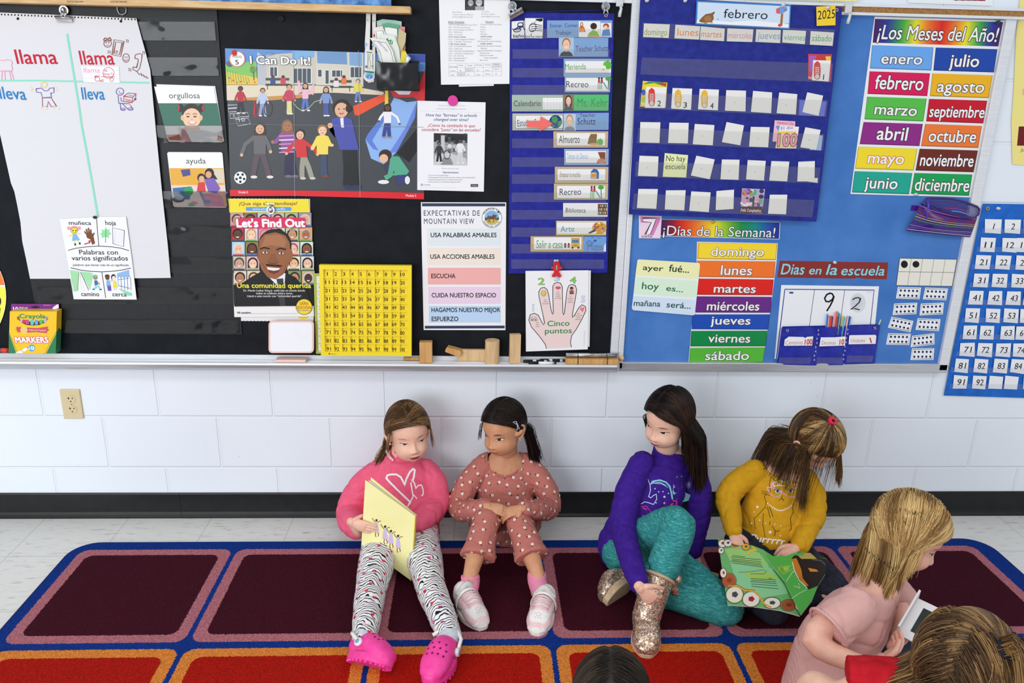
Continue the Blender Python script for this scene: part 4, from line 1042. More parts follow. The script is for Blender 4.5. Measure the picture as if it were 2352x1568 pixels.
for i, (u0, u1, v, yy, dk, lab) in enumerate(((1202, 1262, 817, -.05, True, 'mostly black dry erase marker lying in front of the hand poster'), (1214, 1278, 823, -.068, False, 'white dry erase marker with black ends lying nearest the tray edge'), (1240, 1298, 814, -.040, True, 'black dry erase marker furthest back on the tray'))):
    x0, x1 = wx(u0, v, yy), wx(u1, v, yy); z = TZ+.0055; L = x1-x0
    mk = empty('dry_erase_marker', ((x0+x1)/2, yy, TZ), lab, 'marker', 'dry erase markers on the tray')
    bc, wc = col('#1a1b1e', .35), col('#e8e8ea', .3)
    b = MB(); b.tube([(x0+L*.36, yy, z), (x1-L*.08, yy, z)], .0052, wc, 12); b.build('barrel', mk)
    b = MB(); b.tube([(x0, yy, z), (x0+.002, yy, z), (x0+L*.36, yy, z)], [.0035, .0056, .0056], bc, 12); b.build('cap', mk)
    b = MB(); b.tube([(x1-L*.12, yy, z), (x1, yy, z)], [.0054, .004], bc, 12); b.build('end_plug', mk)
    if dk: b = MB(); b.tube([(x0+L*.5, yy, z), (x0+L*.8, yy, z)], .0055, bc, 12); b.build('printed_band', mk)
# chime bar with mallet
x0, x1 = wx(1299, 812), wx(1421, 814)
ch = empty('desk_chime', ((x0+x1)/2, -.055, TZ), 'wooden desk chime with a silver bar at the right end of the tray', 'chime')
b = MB(); b.box(((x0+x1)/2, -.055, TZ+.010), (x1-x0, .030, .020), W1); b.build('wooden_base', ch, bevel=.003)
b = MB(); b.tube([(x0+.002, -.05, TZ+.030), (x1-.004, -.05, TZ+.030)], .0075, STEEL, 18); b.build('chime_bar', ch)
for u in (1327, 1394):
    x = wx(u); b = MB(); b.tube([(x, -.071, TZ+.002), (x, -.071, TZ+.022), (x, -.05, TZ+.0385), (x, -.039, TZ+.022)], .0013, col('#17181a'), 6); b.build('cord', ch)
s = Sheet(plane=(np.array([0, -.0706, 0]), np.array([0, -1., 0])), zoom=ZC[6]); s.text('www.treeworkschimes.com', 1520, 1408, 1708, 1402, 12, '#8a5a2c'); s.build('stamp', ch)
ml = empty('mallet', (x1, -.034, TZ), 'small wooden ball-ended mallet lying behind the desk chime', 'mallet')
b = MB(); b.tube([(x0-.004, -.033, TZ+.012), (x1+.004, -.033, TZ+.014)], .0035, W2, 10); b.build('handle', ml)
b = MB(); b.ball((wx(1428, 808, -.033), -.033, TZ+.0135), (.011, .010, .010), W2); b.build('head', ml)
# hundreds tray
s = Sheet(y=-.066, zoom=ZC[4]); YEL, YD = col('#f2d92c', .35, .35), col('#e8cb20', .4)
hb = empty('number_board', D(840, 818, -.06), 'yellow plastic number board from 1 to 100 standing on the tray', 'number board')
Q = [s.pt(*p, 0) for p in ((913, 659), (1745, 667), (1745, 1481), (930, 1476))]
b = MB(); b.slab([p+np.array([0, .010, 0]) for p in Q], .009, YEL); b.build('tray_base', hb, bevel=.002)
b = MB()
def gp(a, c, y=-.066):
    p = (Q[0]*(1-a)+Q[1]*a)*(1-c)+(Q[3]*(1-a)+Q[2]*a)*c; return np.array([p[0], y, p[2]])
ga, gb, ca_, cb_ = .045, .955, .048, .955
for lo, hi in ((0, ga), (gb, 1)): b.slab([gp(lo, 0), gp(hi, 0), gp(hi, 1), gp(lo, 1)], .0105, YEL)
for lo, hi in ((0, ca_), (cb_, 1)): b.slab([gp(ga, lo), gp(gb, lo), gp(gb, hi), gp(ga, hi)], .0105, YEL)
for i in range(1, 10):
    a = ga+(gb-ga)*i/10; c_ = ca_+(cb_-ca_)*i/10; w_ = .007
    b.slab([gp(a-w_, ca_, -.0625), gp(a+w_, ca_, -.0625), gp(a+w_, cb_, -.0625), gp(a-w_, cb_, -.0625)], .007, YEL)
    b.slab([gp(ga, c_-w_, -.0622), gp(gb, c_-w_, -.0622), gp(gb, c_+w_, -.0622), gp(ga, c_+w_, -.0622)], .0067, YEL)
b.build('raised_grid', hb)
s2 = Sheet(y=-.0563, zoom=ZC[4])
for r in range(10):
    for c_ in range(10):
        n = r*10+c_+1; x = 988+c_*75.3+r*1.4-(c_*r)*.18; y = 738+r*75.0+c_*.7; hw = (3.5 if n == 1 else 11) if n < 10 else (21 if n < 100 else 24)
        s2.L = 3; s2.text(str(n), x-hw*.9, y+17, x+hw*.9, y+17.5, 31, '#1b1c1e', .02)
s2.build('printed_numbers', hb)
s = Sheet(y=-.0667, zoom=ZC[4]); s.ell(1005, 1459, 6, 7, '#2a2a2a', 10); s.text('Learning Resources', 1014, 1464, 1068, 1464, 7, '#2a2a2a'); s.build('maker_mark', hb)
s = sheet(4, -.034, .5); s.paper([(862, 735), (990, 735), (1010, 1462), (885, 1458)], '#a9b957'); s.poly([(890, 760), (990, 760), (1005, 1445), (908, 1440)], '#eceae0')
for i in range(10): s.line([(892+i*2, 830+i*67), (990, 830+i*67)], 3, '#77787a')
for i in range(9): s.text(str(i*10+1), 910+i*2, 870+i*66, 922+i*2, 870+i*66, 22, '#33353a')
s.build('number_chart', None, 'green edged number chart mostly hidden behind the yellow number board', 'chart')
# small white board
wb = empty('desk_whiteboard', D(668, 815, -.055), 'small whiteboard with a pink rounded frame on the tray', 'whiteboard')
PKF = col('#efc9c0', .35)
def rr(x0, y0, x1, y1, r, n=6):
    return [(cx+r*math.cos(math.radians(a0+90*i/n)), cy+r*math.sin(math.radians(a0+90*i/n))) for cx, cy, a0 in ((x1-r, y1-r, 0), (x0+r, y1-r, 90), (x0+r, y0+r, 180), (x1-r, y0+r, 270)) for i in range(n+1)]
s = sheet(4, -.052, .3); s.paper(rr(458, 1165, 865, 1452, 34), PKF, .008); s.build('frame', wb)
s = sheet(4, -.0525, .15); s.poly(rr(474, 1178, 850, 1438, 26), '#eff1f6'); s.ring(775, 1230, 75, 80, 2, '#dfe2e8', 30, -30, 200); s.ell(842, 1360, 3, 3, '#333', 6) if False else None
s.build('writing_surface', wb)
b = MB(); a0, a1 = D(500+520/3.92, 440+1462/3.92, -.055), D(500+795/3.92, 440+1462/3.92, -.055); b.box(((a0[0]+a1[0])/2, -.05, TZ+.005), (a1[0]-a0[0], .034, .010), PKF); b.build('stand', wb, bevel=.002)
# marker box
bx = empty('marker_box', D(77, 810, -.055), 'yellow and green box of ten markers with a purple top flap', 'marker box')
s = sheet(11, -.066, .4); FQ = [s.pt(*p, 0) for p in ((118, 600), (682, 600), (668, 1105), (103, 1105))]
CY = col('#f2c328', .4); CG = col('#2f7d51', .4)
b = MB(); sh = np.array([.0, .034, 0]); b.slab(FQ, .034, CY); b.build('carton', bx)
s.poly([(107, 860), (197, 1105), (103, 1105)], CG); s.poly([(677, 860), (668, 1105), (553, 1105)], CG)
for a, c_ in (((107, 845), (212, 1105)), ((672, 845), (536, 1105))): s.line([a, c_], 5, '#2f7d51')
s.poly([(215, 690), (250, 700), (400, 730), (545, 700), (580, 690), (540, 735), (470, 765), (400, 770), (320, 765), (255, 735)], '#3b2a28')
for x, c in ((262, '#caa6c8'), (288, '#c8354a'), (328, '#c04f8c'), (385, '#5fc4b4'), (437, '#6f9ce0'), (492, '#58bf4e'), (540, '#b9a8cc')):
    w_ = 20; yb = 764-abs(x-400)**2*.0016; s.poly([(x-w_, 700), (x+w_, 700), (x+w_, yb-12), (x+w_*.6, yb), (x-w_*.6, yb), (x-w_, yb-12)], c)
s.ell(220, 680, 17, 22, '#8a6a30'); s.ell(562, 678, 17, 18, '#9a8fae')
s.text('Crayola', 238, 682, 548, 684, 50, '#2f8a5e', .045, out='#f2c328', ow=.02)
s.poly([(188, 785), (330, 795), (450, 800), (582, 780), (570, 800), (590, 825), (565, 845), (565, 862), (430, 850), (330, 855), (205, 850), (205, 825), (185, 820), (200, 800)], '#c9525c')
pts = [(287+(48 if i % 2 else 36)*math.cos(i*math.pi/12), 825+(48 if i % 2 else 36)*math.sin(i*math.pi/12)) for i in range(24)]; s.poly(pts, '#efd67a'); s.ring(287, 825, 28, 28, 3, '#c9804a')
for i, tx in enumerate(('The', '#1', 'Brand')): s.text(tx, 272, 817+i*12, 302, 817+i*12, 8, '#b0574a')
s.text('Preferred by Teachers!', 348, 832, 553, 838, 17, '#f3dcd6', .02)
s.text('MARKERS', 190, 975, 582, 975, 66, '#f3eeee', .055, out='#cf3d4a', ow=.05)
s.ell(380, 1040, 40, 42, '#5fa6d8', 26); s.text('10', 347, 1060, 412, 1060, 38, '#eef4f8', .05)
s.poly([(318, 1030), (350, 1022), (345, 1048)], '#5fa6d8'); s.poly([(180, 1100), (315, 1035), (335, 1055), (275, 1100)], '#f2f2f2'); s.line([(245, 1062), (280, 1098)], 4, '#5a7fc0'); s.line([(255, 1056), (290, 1092)], 4, '#5a7fc0')
s.build('printed_front', bx)
b = MB(); R0, R1 = FQ[1]+np.array([.0003, 0, 0]), FQ[2]+np.array([.0003, 0, 0])
def side(t, a): return R0+(R1-R0)*t+sh*a
b.poly([side(.5, 0), side(.5, .02), side(.42, .5), side(.5, .98), side(1, .98), side(1, 0)], CG); b.build('side_print', bx)
b = MB(); s = sheet(11, -.034, .35); FP = [s.pt(*p, 0) for p in ((135, 510), (706, 510), (712, 610), (128, 610))]; b.slab(FP, .0008, col('#7a2a86', .35)); b.build('lid_flap', bx, label='purple back flap of the marker box')
s = sheet(11, -.0345, .35); s.text('10', 162, 590, 224, 592, 42, '#f0e6f2', .04); s.text('Bold and', 236, 566, 332, 566, 20, '#f0e6f2', .02); s.text('Bright Colors', 238, 590, 384, 592, 20, '#f0e6f2', .02); s.text('Broad Line', 527, 532, 607, 532, 12, '#e2cde6')
s.ell(425, 550, 50, 11, '#1c1420'); s.ell(425, 543, 18, 9, '#1c1420'); s.line([(430, 585), (480, 570), (500, 585), (540, 570), (560, 588), (600, 572)], 8, '#3f7fd0')
s.poly([(610, 580), (645, 545), (690, 515), (704, 520), (704, 560), (650, 575)], '#f0eff4'); s.poly([(606, 582), (628, 560), (645, 576)], '#3f7fd0'); s.build('flap_print', bx)
mk = empty('marker', D(8, 808, -.06), 'marker with a red cap and blue body at the left edge of the tray', 'marker')
b = MB(); q0, q1 = D(-60, 803, -.055), D(4, 804, -.055); b.tube([q0, q1], .0075, col('#2b62b8', .35), 16); b.build('barrel', mk)
b = MB(); b.tube([q1, D(17, 804.5, -.055), D(18.5, 804.5, -.055)], [.0082, .0082, .006], col('#d8402c', .35), 16); b.build('cap', mk)

# ------------------------------------------------------------------ blue daily schedule chart
M_BLUC = noisy('royal blue nylon', '#1a1f84', '#232a98', 40, .5, .2, .15, 450)
dsc = fabric('pocket_chart', [(1172, 28), (1411, 31), (1395, 626), (1168, 628)], -.0245, M_BLUC, 'tall blue daily schedule pocket chart hanging on the chalkboard', 'pocket chart')
BOT = [88, 135, 178, 217, 256, 299, 340, 383, 422, 464, 504, 544, 582, 617]
def xl2(y): return 1172-4*(y-28)/600+6
def xr2(y): return 1411-16*(y-31)/595-8
rows_film(dsc, [[(xl2(bt-22), bt-22), (xr2(bt-22), bt-21.5), (xr2(bt), bt), (xl2(bt), bt)] for bt in BOT], 0, -.0305, FILMW)
for k in (0, 1):
    b = MB(); x = (1180, 1392)[k]; p = D(x, 36, -.0255); b.tube([p+np.array([.0042*math.cos(a), 0, .0042*math.sin(a)]) for a in np.linspace(0, 2*math.pi, 17)[:-1]], .0016, STEEL, 6, closed=True); b.build('grommet', dsc)
b = MB(); b.tube([D(1188, 28, -.03), D(1240, 27, -.029), D(1330, 24.5, -.029), D(1390, 23, -.03)], .0012, M_BLUC, 6); b.tube([D(1188, 30, -.032), D(1203, 44, -.032), D(1200, 62, -.032), D(1180, 68, -.032), D(1176, 66, -.032)], .0012, M_BLUC, 6); b.build('hanging_cord', dsc)
bulldog(1181, 22, -.038, 1, 'bulldog_clip', 'silver clip holding the top left corner of the daily schedule chart', .5)
bulldog(1391, 24, -.036, 1, 'magnet_hook', 'round silver magnet at the top right of the daily schedule chart', 0, False)

SB, LG, TANB = '#7fa3cf', '#a9bcae', '#cdb389'
def scard(zm, q, bg, lab, draw, y=-.0275, inner=None):
    s = sheet(zm, y, .35); s.paper(q, bg)
    if inner:
        x0, y0, x1, y1 = inner; s.rect(x0-2, y0-2, x1+2, y1+2, '#3b3d42'); s.rect(x0, y0, x1, y1, '#edecea')
    draw(s); s.build('schedule_card', None, lab, 'card', 'cards in the daily schedule chart')
def R4(x0, y0, x1, y1, d=0): return [(x0, y0), (x1, y0+d), (x1-3, y1+d), (x0, y1)]
def d_(s):
    s.ring(905, 195, 22, 18, 7, INK); s.line([(870, 225), (890, 205), (925, 205), (935, 235)], 7, INK); s.ring(880, 235, 28, 14, 7, INK, rot=-10); s.line([(855, 230), (885, 235), (910, 225)], 5, '#2a3f9c'); s.text('baño', 848, 294, 932, 292, 26, INK, .03)
scard(5, [(836, 168), (938, 160), (935, 300), (835, 302)], '#eeeeee', 'white baño card with a line drawing at the top left of the schedule', d_)
def d_(s):
    for i in range(4): s.line([(985, 195+i*16), (1020, 190+i*16), (1075, 200+i*14)], 5, INK)
    s.ring(1000, 215, 26, 34, 6, INK, rot=20); s.poly([(1020, 148), (1080, 143), (1078, 165), (1060, 170), (1030, 160)], INK); s.line([(1030, 160), (1010, 185)], 4, '#6a6c70'); s.line([(990, 262), (985, 282)], 5, INK); s.text('lava tus manos', 946, 292, 1080, 294, 18, INK, .02)
scard(5, [(940, 142), (1083, 142), (1078, 300), (944, 298)], '#eeeeee', 'white lava tus manos card beside the baño card', d_, -.0283)
def d_(s):
    s.text('Entrar, Comer,', 1137, 216, 1362, 212, 30, '#25306a', .005); s.text('Trabajar', 1178, 272, 1306, 270, 32, '#25306a', .005)
    s.rect(1362, 165, 1530, 290, '#eeedec', 0, 2); s.rect(1533, 180, 1615, 286, '#eeedec'); s.poly([(1365, 215), (1385, 195), (1405, 215), (1415, 250), (1365, 252)], '#d8752c'); s.ring(1384, 195, 9, 20, 6, '#b55a20'); s.rect(1372, 225, 1402, 250, '#e39a4a')
    s.ell(1478, 205, 26, 26, '#3a241a'); s.poly([(1435, 265), (1470, 235), (1505, 245), (1520, 275), (1440, 280)], '#7db547'); s.line([(1515, 230), (1522, 260)], 7, '#e6cf3f'); s.rect(1430, 275, 1525, 290, '#c9a06a')
    s.ell(1575, 205, 24, 22, '#b5452f'); s.ell(1572, 215, 16, 16, '#f0caa8'); s.poly([(1550, 235), (1600, 225), (1612, 280), (1540, 282)], '#4a86c8')
scard(5, R4(1113, 160, 1625, 296, -2), SB, 'blue Entrar Comer Trabajar card with three small pictures', d_)
def pt_(s, x0, y0, x1, y1, bg, hair, shirt, lh=False):
    s.rect(x0, y0, x1, y1, bg); w_ = x1-x0; h_ = y1-y0; cx = (x0+x1)/2
    s.poly([(x0+4, y1), (x0+.15*w_, y0+.82*h_), (cx, y0+.68*h_), (x1-.15*w_, y0+.82*h_), (x1-4, y1)], shirt)
    s.ell(cx, y0+.33*h_, .29*w_, .3*h_, hair, 16)
    if lh: s.rect(cx-.3*w_, y0+.3*h_, cx+.3*w_, y0+.75*h_, hair)
    s.rect(cx-.1*w_, y0+.55*h_, cx+.1*w_, y0+.76*h_, '#e0ad90'); s.ell(cx, y0+.40*h_, .23*w_, .28*h_, '#efc3a6', 18)
    for e in (-1, 1): s.ell(cx+e*.09*w_, y0+.38*h_, .025*w_, .018*h_, '#33231d', 8)
    s.poly([(cx-.1*w_, y0+.5*h_), (cx+.1*w_, y0+.5*h_), (cx, y0+.56*h_)], '#f4ece8')
def d_(s): pt_(s, 1206, 292, 1322, 440, '#a9c4dc', '#b0713c', '#2c3038'); s.text('Teacher Schutz', 1337, 404, 1590, 398, 46, '#5b4a6a', .003)
scard(5, R4(1204, 292, 1593, 444, 0), SB, 'blue Teacher Schutz card with a portrait in a dark shirt', d_)
def apple(s, x, y, r): s.ell(x-r*.3, y, r*.75, r, '#6cc04a', 16); s.ell(x+r*.3, y, r*.75, r, '#62b843', 16); s.line([(x, y-r*.8), (x+r*.25, y-r*1.35)], r*.16, '#5a7a33')
def d_(s): s.text('Merienda', 1255, 545, 1417, 542, 46, '#3f9a48', .008); apple(s, 1585, 510, 32); s.ell(1552, 535, 24, 24, '#f0eedd'); s.ell(1548, 545, 3, 5, '#333333', 6); s.ell(1558, 545, 3, 5, '#333333', 6)
scard(5, R4(1243, 460, 1616, 598), '#8eaed2', 'Merienda card with a green apple', d_, inner=(1255, 476, 1614, 570))
def play(s, x, y, k):
    s.ell(x+45*k, y-38*k, 24*k, 16*k, '#4ea844'); s.line([(x+45*k, y-25*k), (x+48*k, y+45*k)], 6*k, '#4b5a3c'); s.line([(x-30*k, y-10*k), (x+10*k, y-5*k), (x+40*k, y+45*k)], 9*k, '#4ba9a0')
    for dx, c in ((-28, '#c23a4a'), (-6, '#b03048')): s.ell(x+dx*k, y-42*k, 8*k, 8*k, '#3a2418'); s.rect(x+(dx-8)*k, y-34*k, x+(dx+8)*k, y-8*k, c)
    for dx in (-35, -22, -10): s.line([(x+dx*k, y-8*k), (x+dx*k, y+45*k)], 5*k, '#3f9c50')
def d_(s): s.text('Recreo', 1263, 683, 1436, 684, 50, '#27304f', .01); play(s, 1548, 655, 1)
scard(5, R4(1251, 598, 1609, 722), '#8eaed2', 'Recreo card just below the Merienda card', d_, inner=(1260, 608, 1596, 712))
def d_(s):
    s.text('Calendario', 853, 832, 1064, 830, 46, '#24272c', .005); s.rect(1080, 766, 1236, 856, '#f1f1ef')
    for r in range(5):
        for c_ in range(6): s.text('SMTWTF'[c_] if r == 0 else str(r*6+c_-5), 1090+c_*24, 786+r*16, 1098+c_*24, 786+r*16, 7, '#8a5a50' if r == 0 else '#777a80'); s.L -= 1
scard(5, R4(838, 742, 1240, 872), LG, 'grey-green Calendario card with a small calendar', d_)
def d_(s): pt_(s, 1238, 742, 1324, 864, '#8a7a60', '#2c1d17', '#4a4e5c', True); s.text('Ms. Kehr', 1350, 834, 1587, 834, 66, '#2f9a55', .005)
scard(5, R4(1240, 740, 1597, 866), '#56bf72', 'bright green Ms. Kehr card with a portrait of a dark haired woman', d_, -.0283)
def d_(s):
    s.text('Estudios Sociales', 882, 990, 1130, 975, 52, '#2c4670', .006); s.ell(1180, 952, 50, 52, '#1d3f86', 26); s.poly([(1150, 915), (1185, 910), (1200, 935), (1180, 965), (1150, 950)], '#3f9a4a'); s.poly([(1195, 955), (1225, 940), (1222, 980), (1200, 990)], '#3f9a4a'); s.ell(1160, 985, 14, 8, '#3f9a4a')
scard(5, R4(842, 888, 1238, 1020), '#b9bfae', 'Estudios Sociales card with a globe and the red arrow over it', d_, inner=(868, 904, 1236, 1002))
def d_(s): pt_(s, 1242, 892, 1337, 1024, '#b9cfe2', '#c28a52', '#7b8a9c'); s.text('Teacher', 1370, 915, 1492, 912, 26, '#5a2f50', .005); s.text('Schutz', 1350, 975, 1492, 974, 52, '#25305a', .005)
scard(5, R4(1240, 886, 1597, 1020, -4), SB, 'blue card with Teacher written above Schutz and a smiling portrait', d_, -.0283)
def d_(s):
    s.text('Almuerzo', 1206, 1118, 1369, 1118, 60, '#23272d', .006); s.poly([(1455, 1048), (1505, 1048), (1500, 1110), (1520, 1130), (1430, 1128), (1440, 1080)], '#8a6a3c'); apple(s, 1527, 1112, 24); s.ell(1480, 1128, 40, 9, '#d9a86a')
scard(5, R4(1163, 1028, 1592, 1155), TANB, 'tan edged Almuerzo card with a lunch bag and apple', d_, inner=(1188, 1040, 1570, 1140))
def d_(s): s.text('Tiempo de Silencio', 1266, 1242, 1434, 1244, 44, '#7fa6d8', 0); s.poly([(1510, 1190), (1570, 1190), (1572, 1278), (1500, 1275), (1530, 1240)], '#8a4a38'); s.ell(1540, 1260, 34, 18, '#c9876a')
scard(5, R4(1247, 1166, 1596, 1292), '#8eaed2', 'faded Tiempo de Silencio card with a brown picture', d_, inner=(1258, 1180, 1576, 1275))
def d_(s):
    s.text('Empacar la mochila', 1214, 1384, 1373, 1386, 40, '#8a5a3c', 0); s.poly([(1455, 1345), (1475, 1322), (1505, 1325), (1520, 1350), (1518, 1400), (1455, 1398)], '#2f66b8'); s.rect(1458, 1350, 1500, 1395, '#e6c544'); s.rect(1462, 1362, 1496, 1384, '#e08a3a')
scard(5, R4(1174, 1306, 1594, 1432), TANB, 'Empacar la mochila card with a blue and yellow backpack', d_, inner=(1194, 1322, 1572, 1412))
def d_(s): s.text('Recreo', 1212, 1528, 1380, 1524, 52, '#27304f', .01); play(s, 1490, 1505, 1)
scard(5, R4(1167, 1436, 1592, 1562), '#c3b48c', 'tan edged Recreo card above the Biblioteca card', d_, inner=(1190, 1452, 1570, 1550))
def d_(s):
    s.text('Biblioteca', 1378, 178, 1550, 180, 40, '#23272d', .006); s.rect(1655, 105, 1735, 200, '#6a4a35')
    for r in range(3):
        for i in range(9): s.rect(1660+i*8, 112+r*30, 1666+i*8, 132+r*30, ('#b03a3a', '#3a5ab0', '#d8b04a', '#4a8a5a', '#e6e0d0')[(i+r) % 5])
        s.rect(1655, 133+r*30, 1735, 137+r*30, '#3f2a1c')
scard(6, R4(1357, 97, 1740, 215), '#e6e5e3', 'white Biblioteca card with a bookshelf', d_)
def d_(s):
    s.text('Arte', 1335, 346, 1453, 342, 50, '#2f8aa0', .006); s.ell(1668, 312, 62, 52, '#dc9a33', 24); s.ell(1630, 345, 16, 12, '#edecea')
    for x, y, c in ((1635, 278, '#c23a3a'), (1665, 270, '#e9e6de'), (1690, 285, '#3f9a4a'), (1700, 315, '#3a5ab0'), (1690, 340, '#d8d040'), (1630, 300, '#8a3a9a')): s.ell(x, y, 9, 8, c)
    s.line([(1575, 355), (1620, 330), (1665, 295)], 8, '#3a2f2c'); s.poly([(1575, 358), (1630, 325), (1640, 338), (1590, 358)], '#3a2f2c')
scard(6, R4(1297, 250, 1728, 374), '#e6d27a', 'yellow edged Arte card with a paint palette', d_, inner=(1302, 262, 1720, 362))
def d_(s):
    s.text('Salir a casa', 1127, 484, 1352, 486, 70, '#3f9a50', .006); s.rect(1425, 405, 1500, 480, '#e6b53a'); s.rect(1432, 412, 1492, 440, '#5a7f9c'); s.rect(1425, 398, 1500, 406, '#b88a2a'); s.ell(1438, 480, 9, 10, '#22252a'); s.ell(1488, 480, 9, 10, '#22252a'); s.rect(1445, 450, 1480, 470, '#c99a2c')
    for x, c in ((1375, '#3a6a5a'), (1405, '#c23a3a')): s.ell(x, 450, 9, 9, '#4a3022'); s.rect(x-9, 458, x+9, 482, c)
scard(6, R4(1078, 382, 1535, 515), '#c9ac7c', 'Salir a casa card with a yellow school bus', d_, inner=(1104, 390, 1515, 496))
def d_(s):
    s.ring(1580, 443, 20, 22, 5, '#2f56a0'); s.line([(1565, 500), (1570, 470), (1600, 465), (1620, 425)], 5, '#2f56a0'); s.ell(1632, 420, 13, 9, '#2f56a0'); s.ring(1650, 482, 50, 18, 4, '#2f56a0'); s.text('¡Adiós!', 1620, 488, 1685, 486, 16, '#2f56a0'); s.text('" "', 1600, 410, 1672, 416, 20, '#2f56a0'); s.line([(1570, 440), (1590, 440)], 4, '#2f56a0'); s.line([(1572, 452), (1588, 452)], 4, '#2f56a0'); s.poly([(1706, 470), (1722, 440), (1724, 515), (1704, 512)], '#e9eaee')
scard(6, R4(1532, 384, 1728, 516), '#6f9fd8', 'blue card with a waving stick figure and a speech bubble', d_)
s = sheet(5, -.034, .5); s.paper([(955, 945), (1058, 945), (1062, 910), (1160, 968), (1055, 1028), (1058, 998), (955, 995)], '#ef6f66', .001); s.build('paper_arrow', None, 'coral red paper arrow pointing right on the schedule', 'arrow')

# cinco puntos pages with the red clip
for k, (q, lab) in enumerate((([(1220, 625), (1357, 621), (1354, 796), (1222, 799)], 'back white page peeking out behind the Cinco puntos hand page'), ([(1207, 622), (1352, 620.5), (1350, 802), (1208, 807)], 'white Cinco puntos page with a five finger hand drawing'))):
    s = sheet(0, -.036-.004*k, .6); s.paper(q, '#eeeeef')
    if k:
        s.z = ZC[6]; s.L = 2
        H = [(1213, 1346), (1205, 1310), (1150, 1235), (1085, 1160), (1062, 1100), (1075, 1055), (1110, 1042), (1145, 1060), (1175, 1120), (1190, 1142), (1198, 1128), (1185, 1060), (1150, 900), (1148, 860), (1165, 828), (1195, 820), (1220, 840), (1232, 880), (1255, 1020), (1268, 1054), (1274, 1040), (1268, 900), (1268, 810), (1285, 785), (1310, 778), (1335, 785), (1350, 815), (1352, 900), (1355, 1040), (1360, 1054), (1368, 1040), (1390, 850), (1405, 805), (1432, 795), (1462, 805), (1473, 840), (1465, 900), (1435, 1060), (1438, 1076), (1450, 1066), (1495, 990), (1520, 970), (1548, 985), (1552, 1020), (1520, 1090), (1470, 1180), (1430, 1235), (1420, 1290), (1428, 1335)]
        s.poly(H+[(1380, 1338), (1300, 1342)], '#ecd3d0'); s.line(H, 6, '#25262a')
        s.text('Cinco', 1223, 1153, 1411, 1148, 46, '#2f8a44', .02); s.text('puntos', 1202, 1216, 1430, 1212, 46, '#2f8a44', .02)
        for tx, x0, x1, y, h, c, oc in (('1', 1080, 1120, 1024, 60, '#eceff6', '#5a6aa0'), ('2', 1143, 1196, 798, 58, '#9ad36a', '#2f6a3a'), ('3', 1285, 1325, 765, 52, '#cfe0f2', '#4a6aa0'), ('4', 1415, 1466, 785, 54, '#8fcf6a', '#2f6a3a'), ('5', 1505, 1550, 948, 54, '#eceff6', '#5a6aa0')): s.text(tx, x0, y, x1, y, h, c, .0, out=oc, ow=.03)
        for x in (1090, 1122): s.ell(x, 1096, 13, 12, '#f4f4f4'); s.ring(x, 1096, 13, 12, 3, INK); s.ell(x, 1098, 6, 6, INK); s.line([(x-8, 1080), (x-12, 1070)], 2, INK); s.line([(x+3, 1078), (x+4, 1068)], 2, INK)
        s.ell(1190, 872, 20, 24, '#e6d76a'); s.ring(1190, 872, 20, 24, 3, '#4a4a30'); s.ring(1192, 875, 9, 12, 3, '#8a8040'); s.poly([(1288, 825), (1303, 810), (1313, 815), (1324, 810), (1340, 825), (1314, 842)], '#dd5f78'); s.line([(1288, 825), (1340, 825)], 3, '#6a2030')
        s.ell(1430, 828, 15, 12, '#26201e'); s.ell(1430, 836, 10, 9, '#8a5a40'); s.rect(1412, 846, 1448, 866, '#a85a4a'); s.rect(1412, 866, 1448, 878, '#3a4a8a'); s.ell(1512, 1004, 11, 12, '#e87f8c'); s.ell(1528, 1004, 11, 12, '#e87f8c'); s.poly([(1503, 1010), (1538, 1008), (1523, 1033)], '#e87f8c')
        for x, y, wd in ((1205, 930, 'los/oidos/escuchan'), (1313, 866, 'las/bocas/están/cerradas'), (1420, 900, 'los/cuerpos/están/quietos'), (1490, 1048, 'los/corazones/están/abiertos'), (1138, 1125, 'los/ojos/miran')):
            for i, tx in enumerate(wd.split('/')): s.text(tx, x-len(tx)*3.6, y+i*17, x+len(tx)*3.6, y+i*17, 10, '#8a7c7c')
        s.line([(1540, 1190), (1536, 1325)], 2, '#b5b5b8')
    s.build('paper_page', None, lab, 'paper')
s = sheet(6, -.049, .3); o = [(1300, 598), (1320, 603), (1330, 625), (1325, 640), (1345, 643), (1352, 655), (1342, 668), (1325, 668), (1322, 690), (1342, 722), (1335, 735), (1310, 732), (1300, 715), (1290, 732), (1265, 733), (1260, 720), (1280, 690), (1278, 668), (1260, 668), (1252, 655), (1262, 643), (1277, 642), (1272, 622), (1282, 603)]
pc = empty('person_shaped_clip', D(930+1300/3.734, 440+735/3.734, -.045), 'red plastic person-shaped clip holding the Cinco puntos pages', 'clip')
s.paper(o, col('#d0222c', .3, .4), .006); s.ring(1300, 620, 14, 14, 5, '#a3141e'); s.build('clip_body', pc, bevel=.0008)
b = MB(); p = D(930+1301/3.734, 440+650/3.734, -.0505); b.box(p, (.004, .0022, .016), STEEL); b.build('spring', pc)
b = MB(); p = D(930+1297/3.734, 440+600/3.734, -.036); b.box(p, (.016, .001, .014), col('#c9ccd4', .2)); b.build('tape_tab', pc)
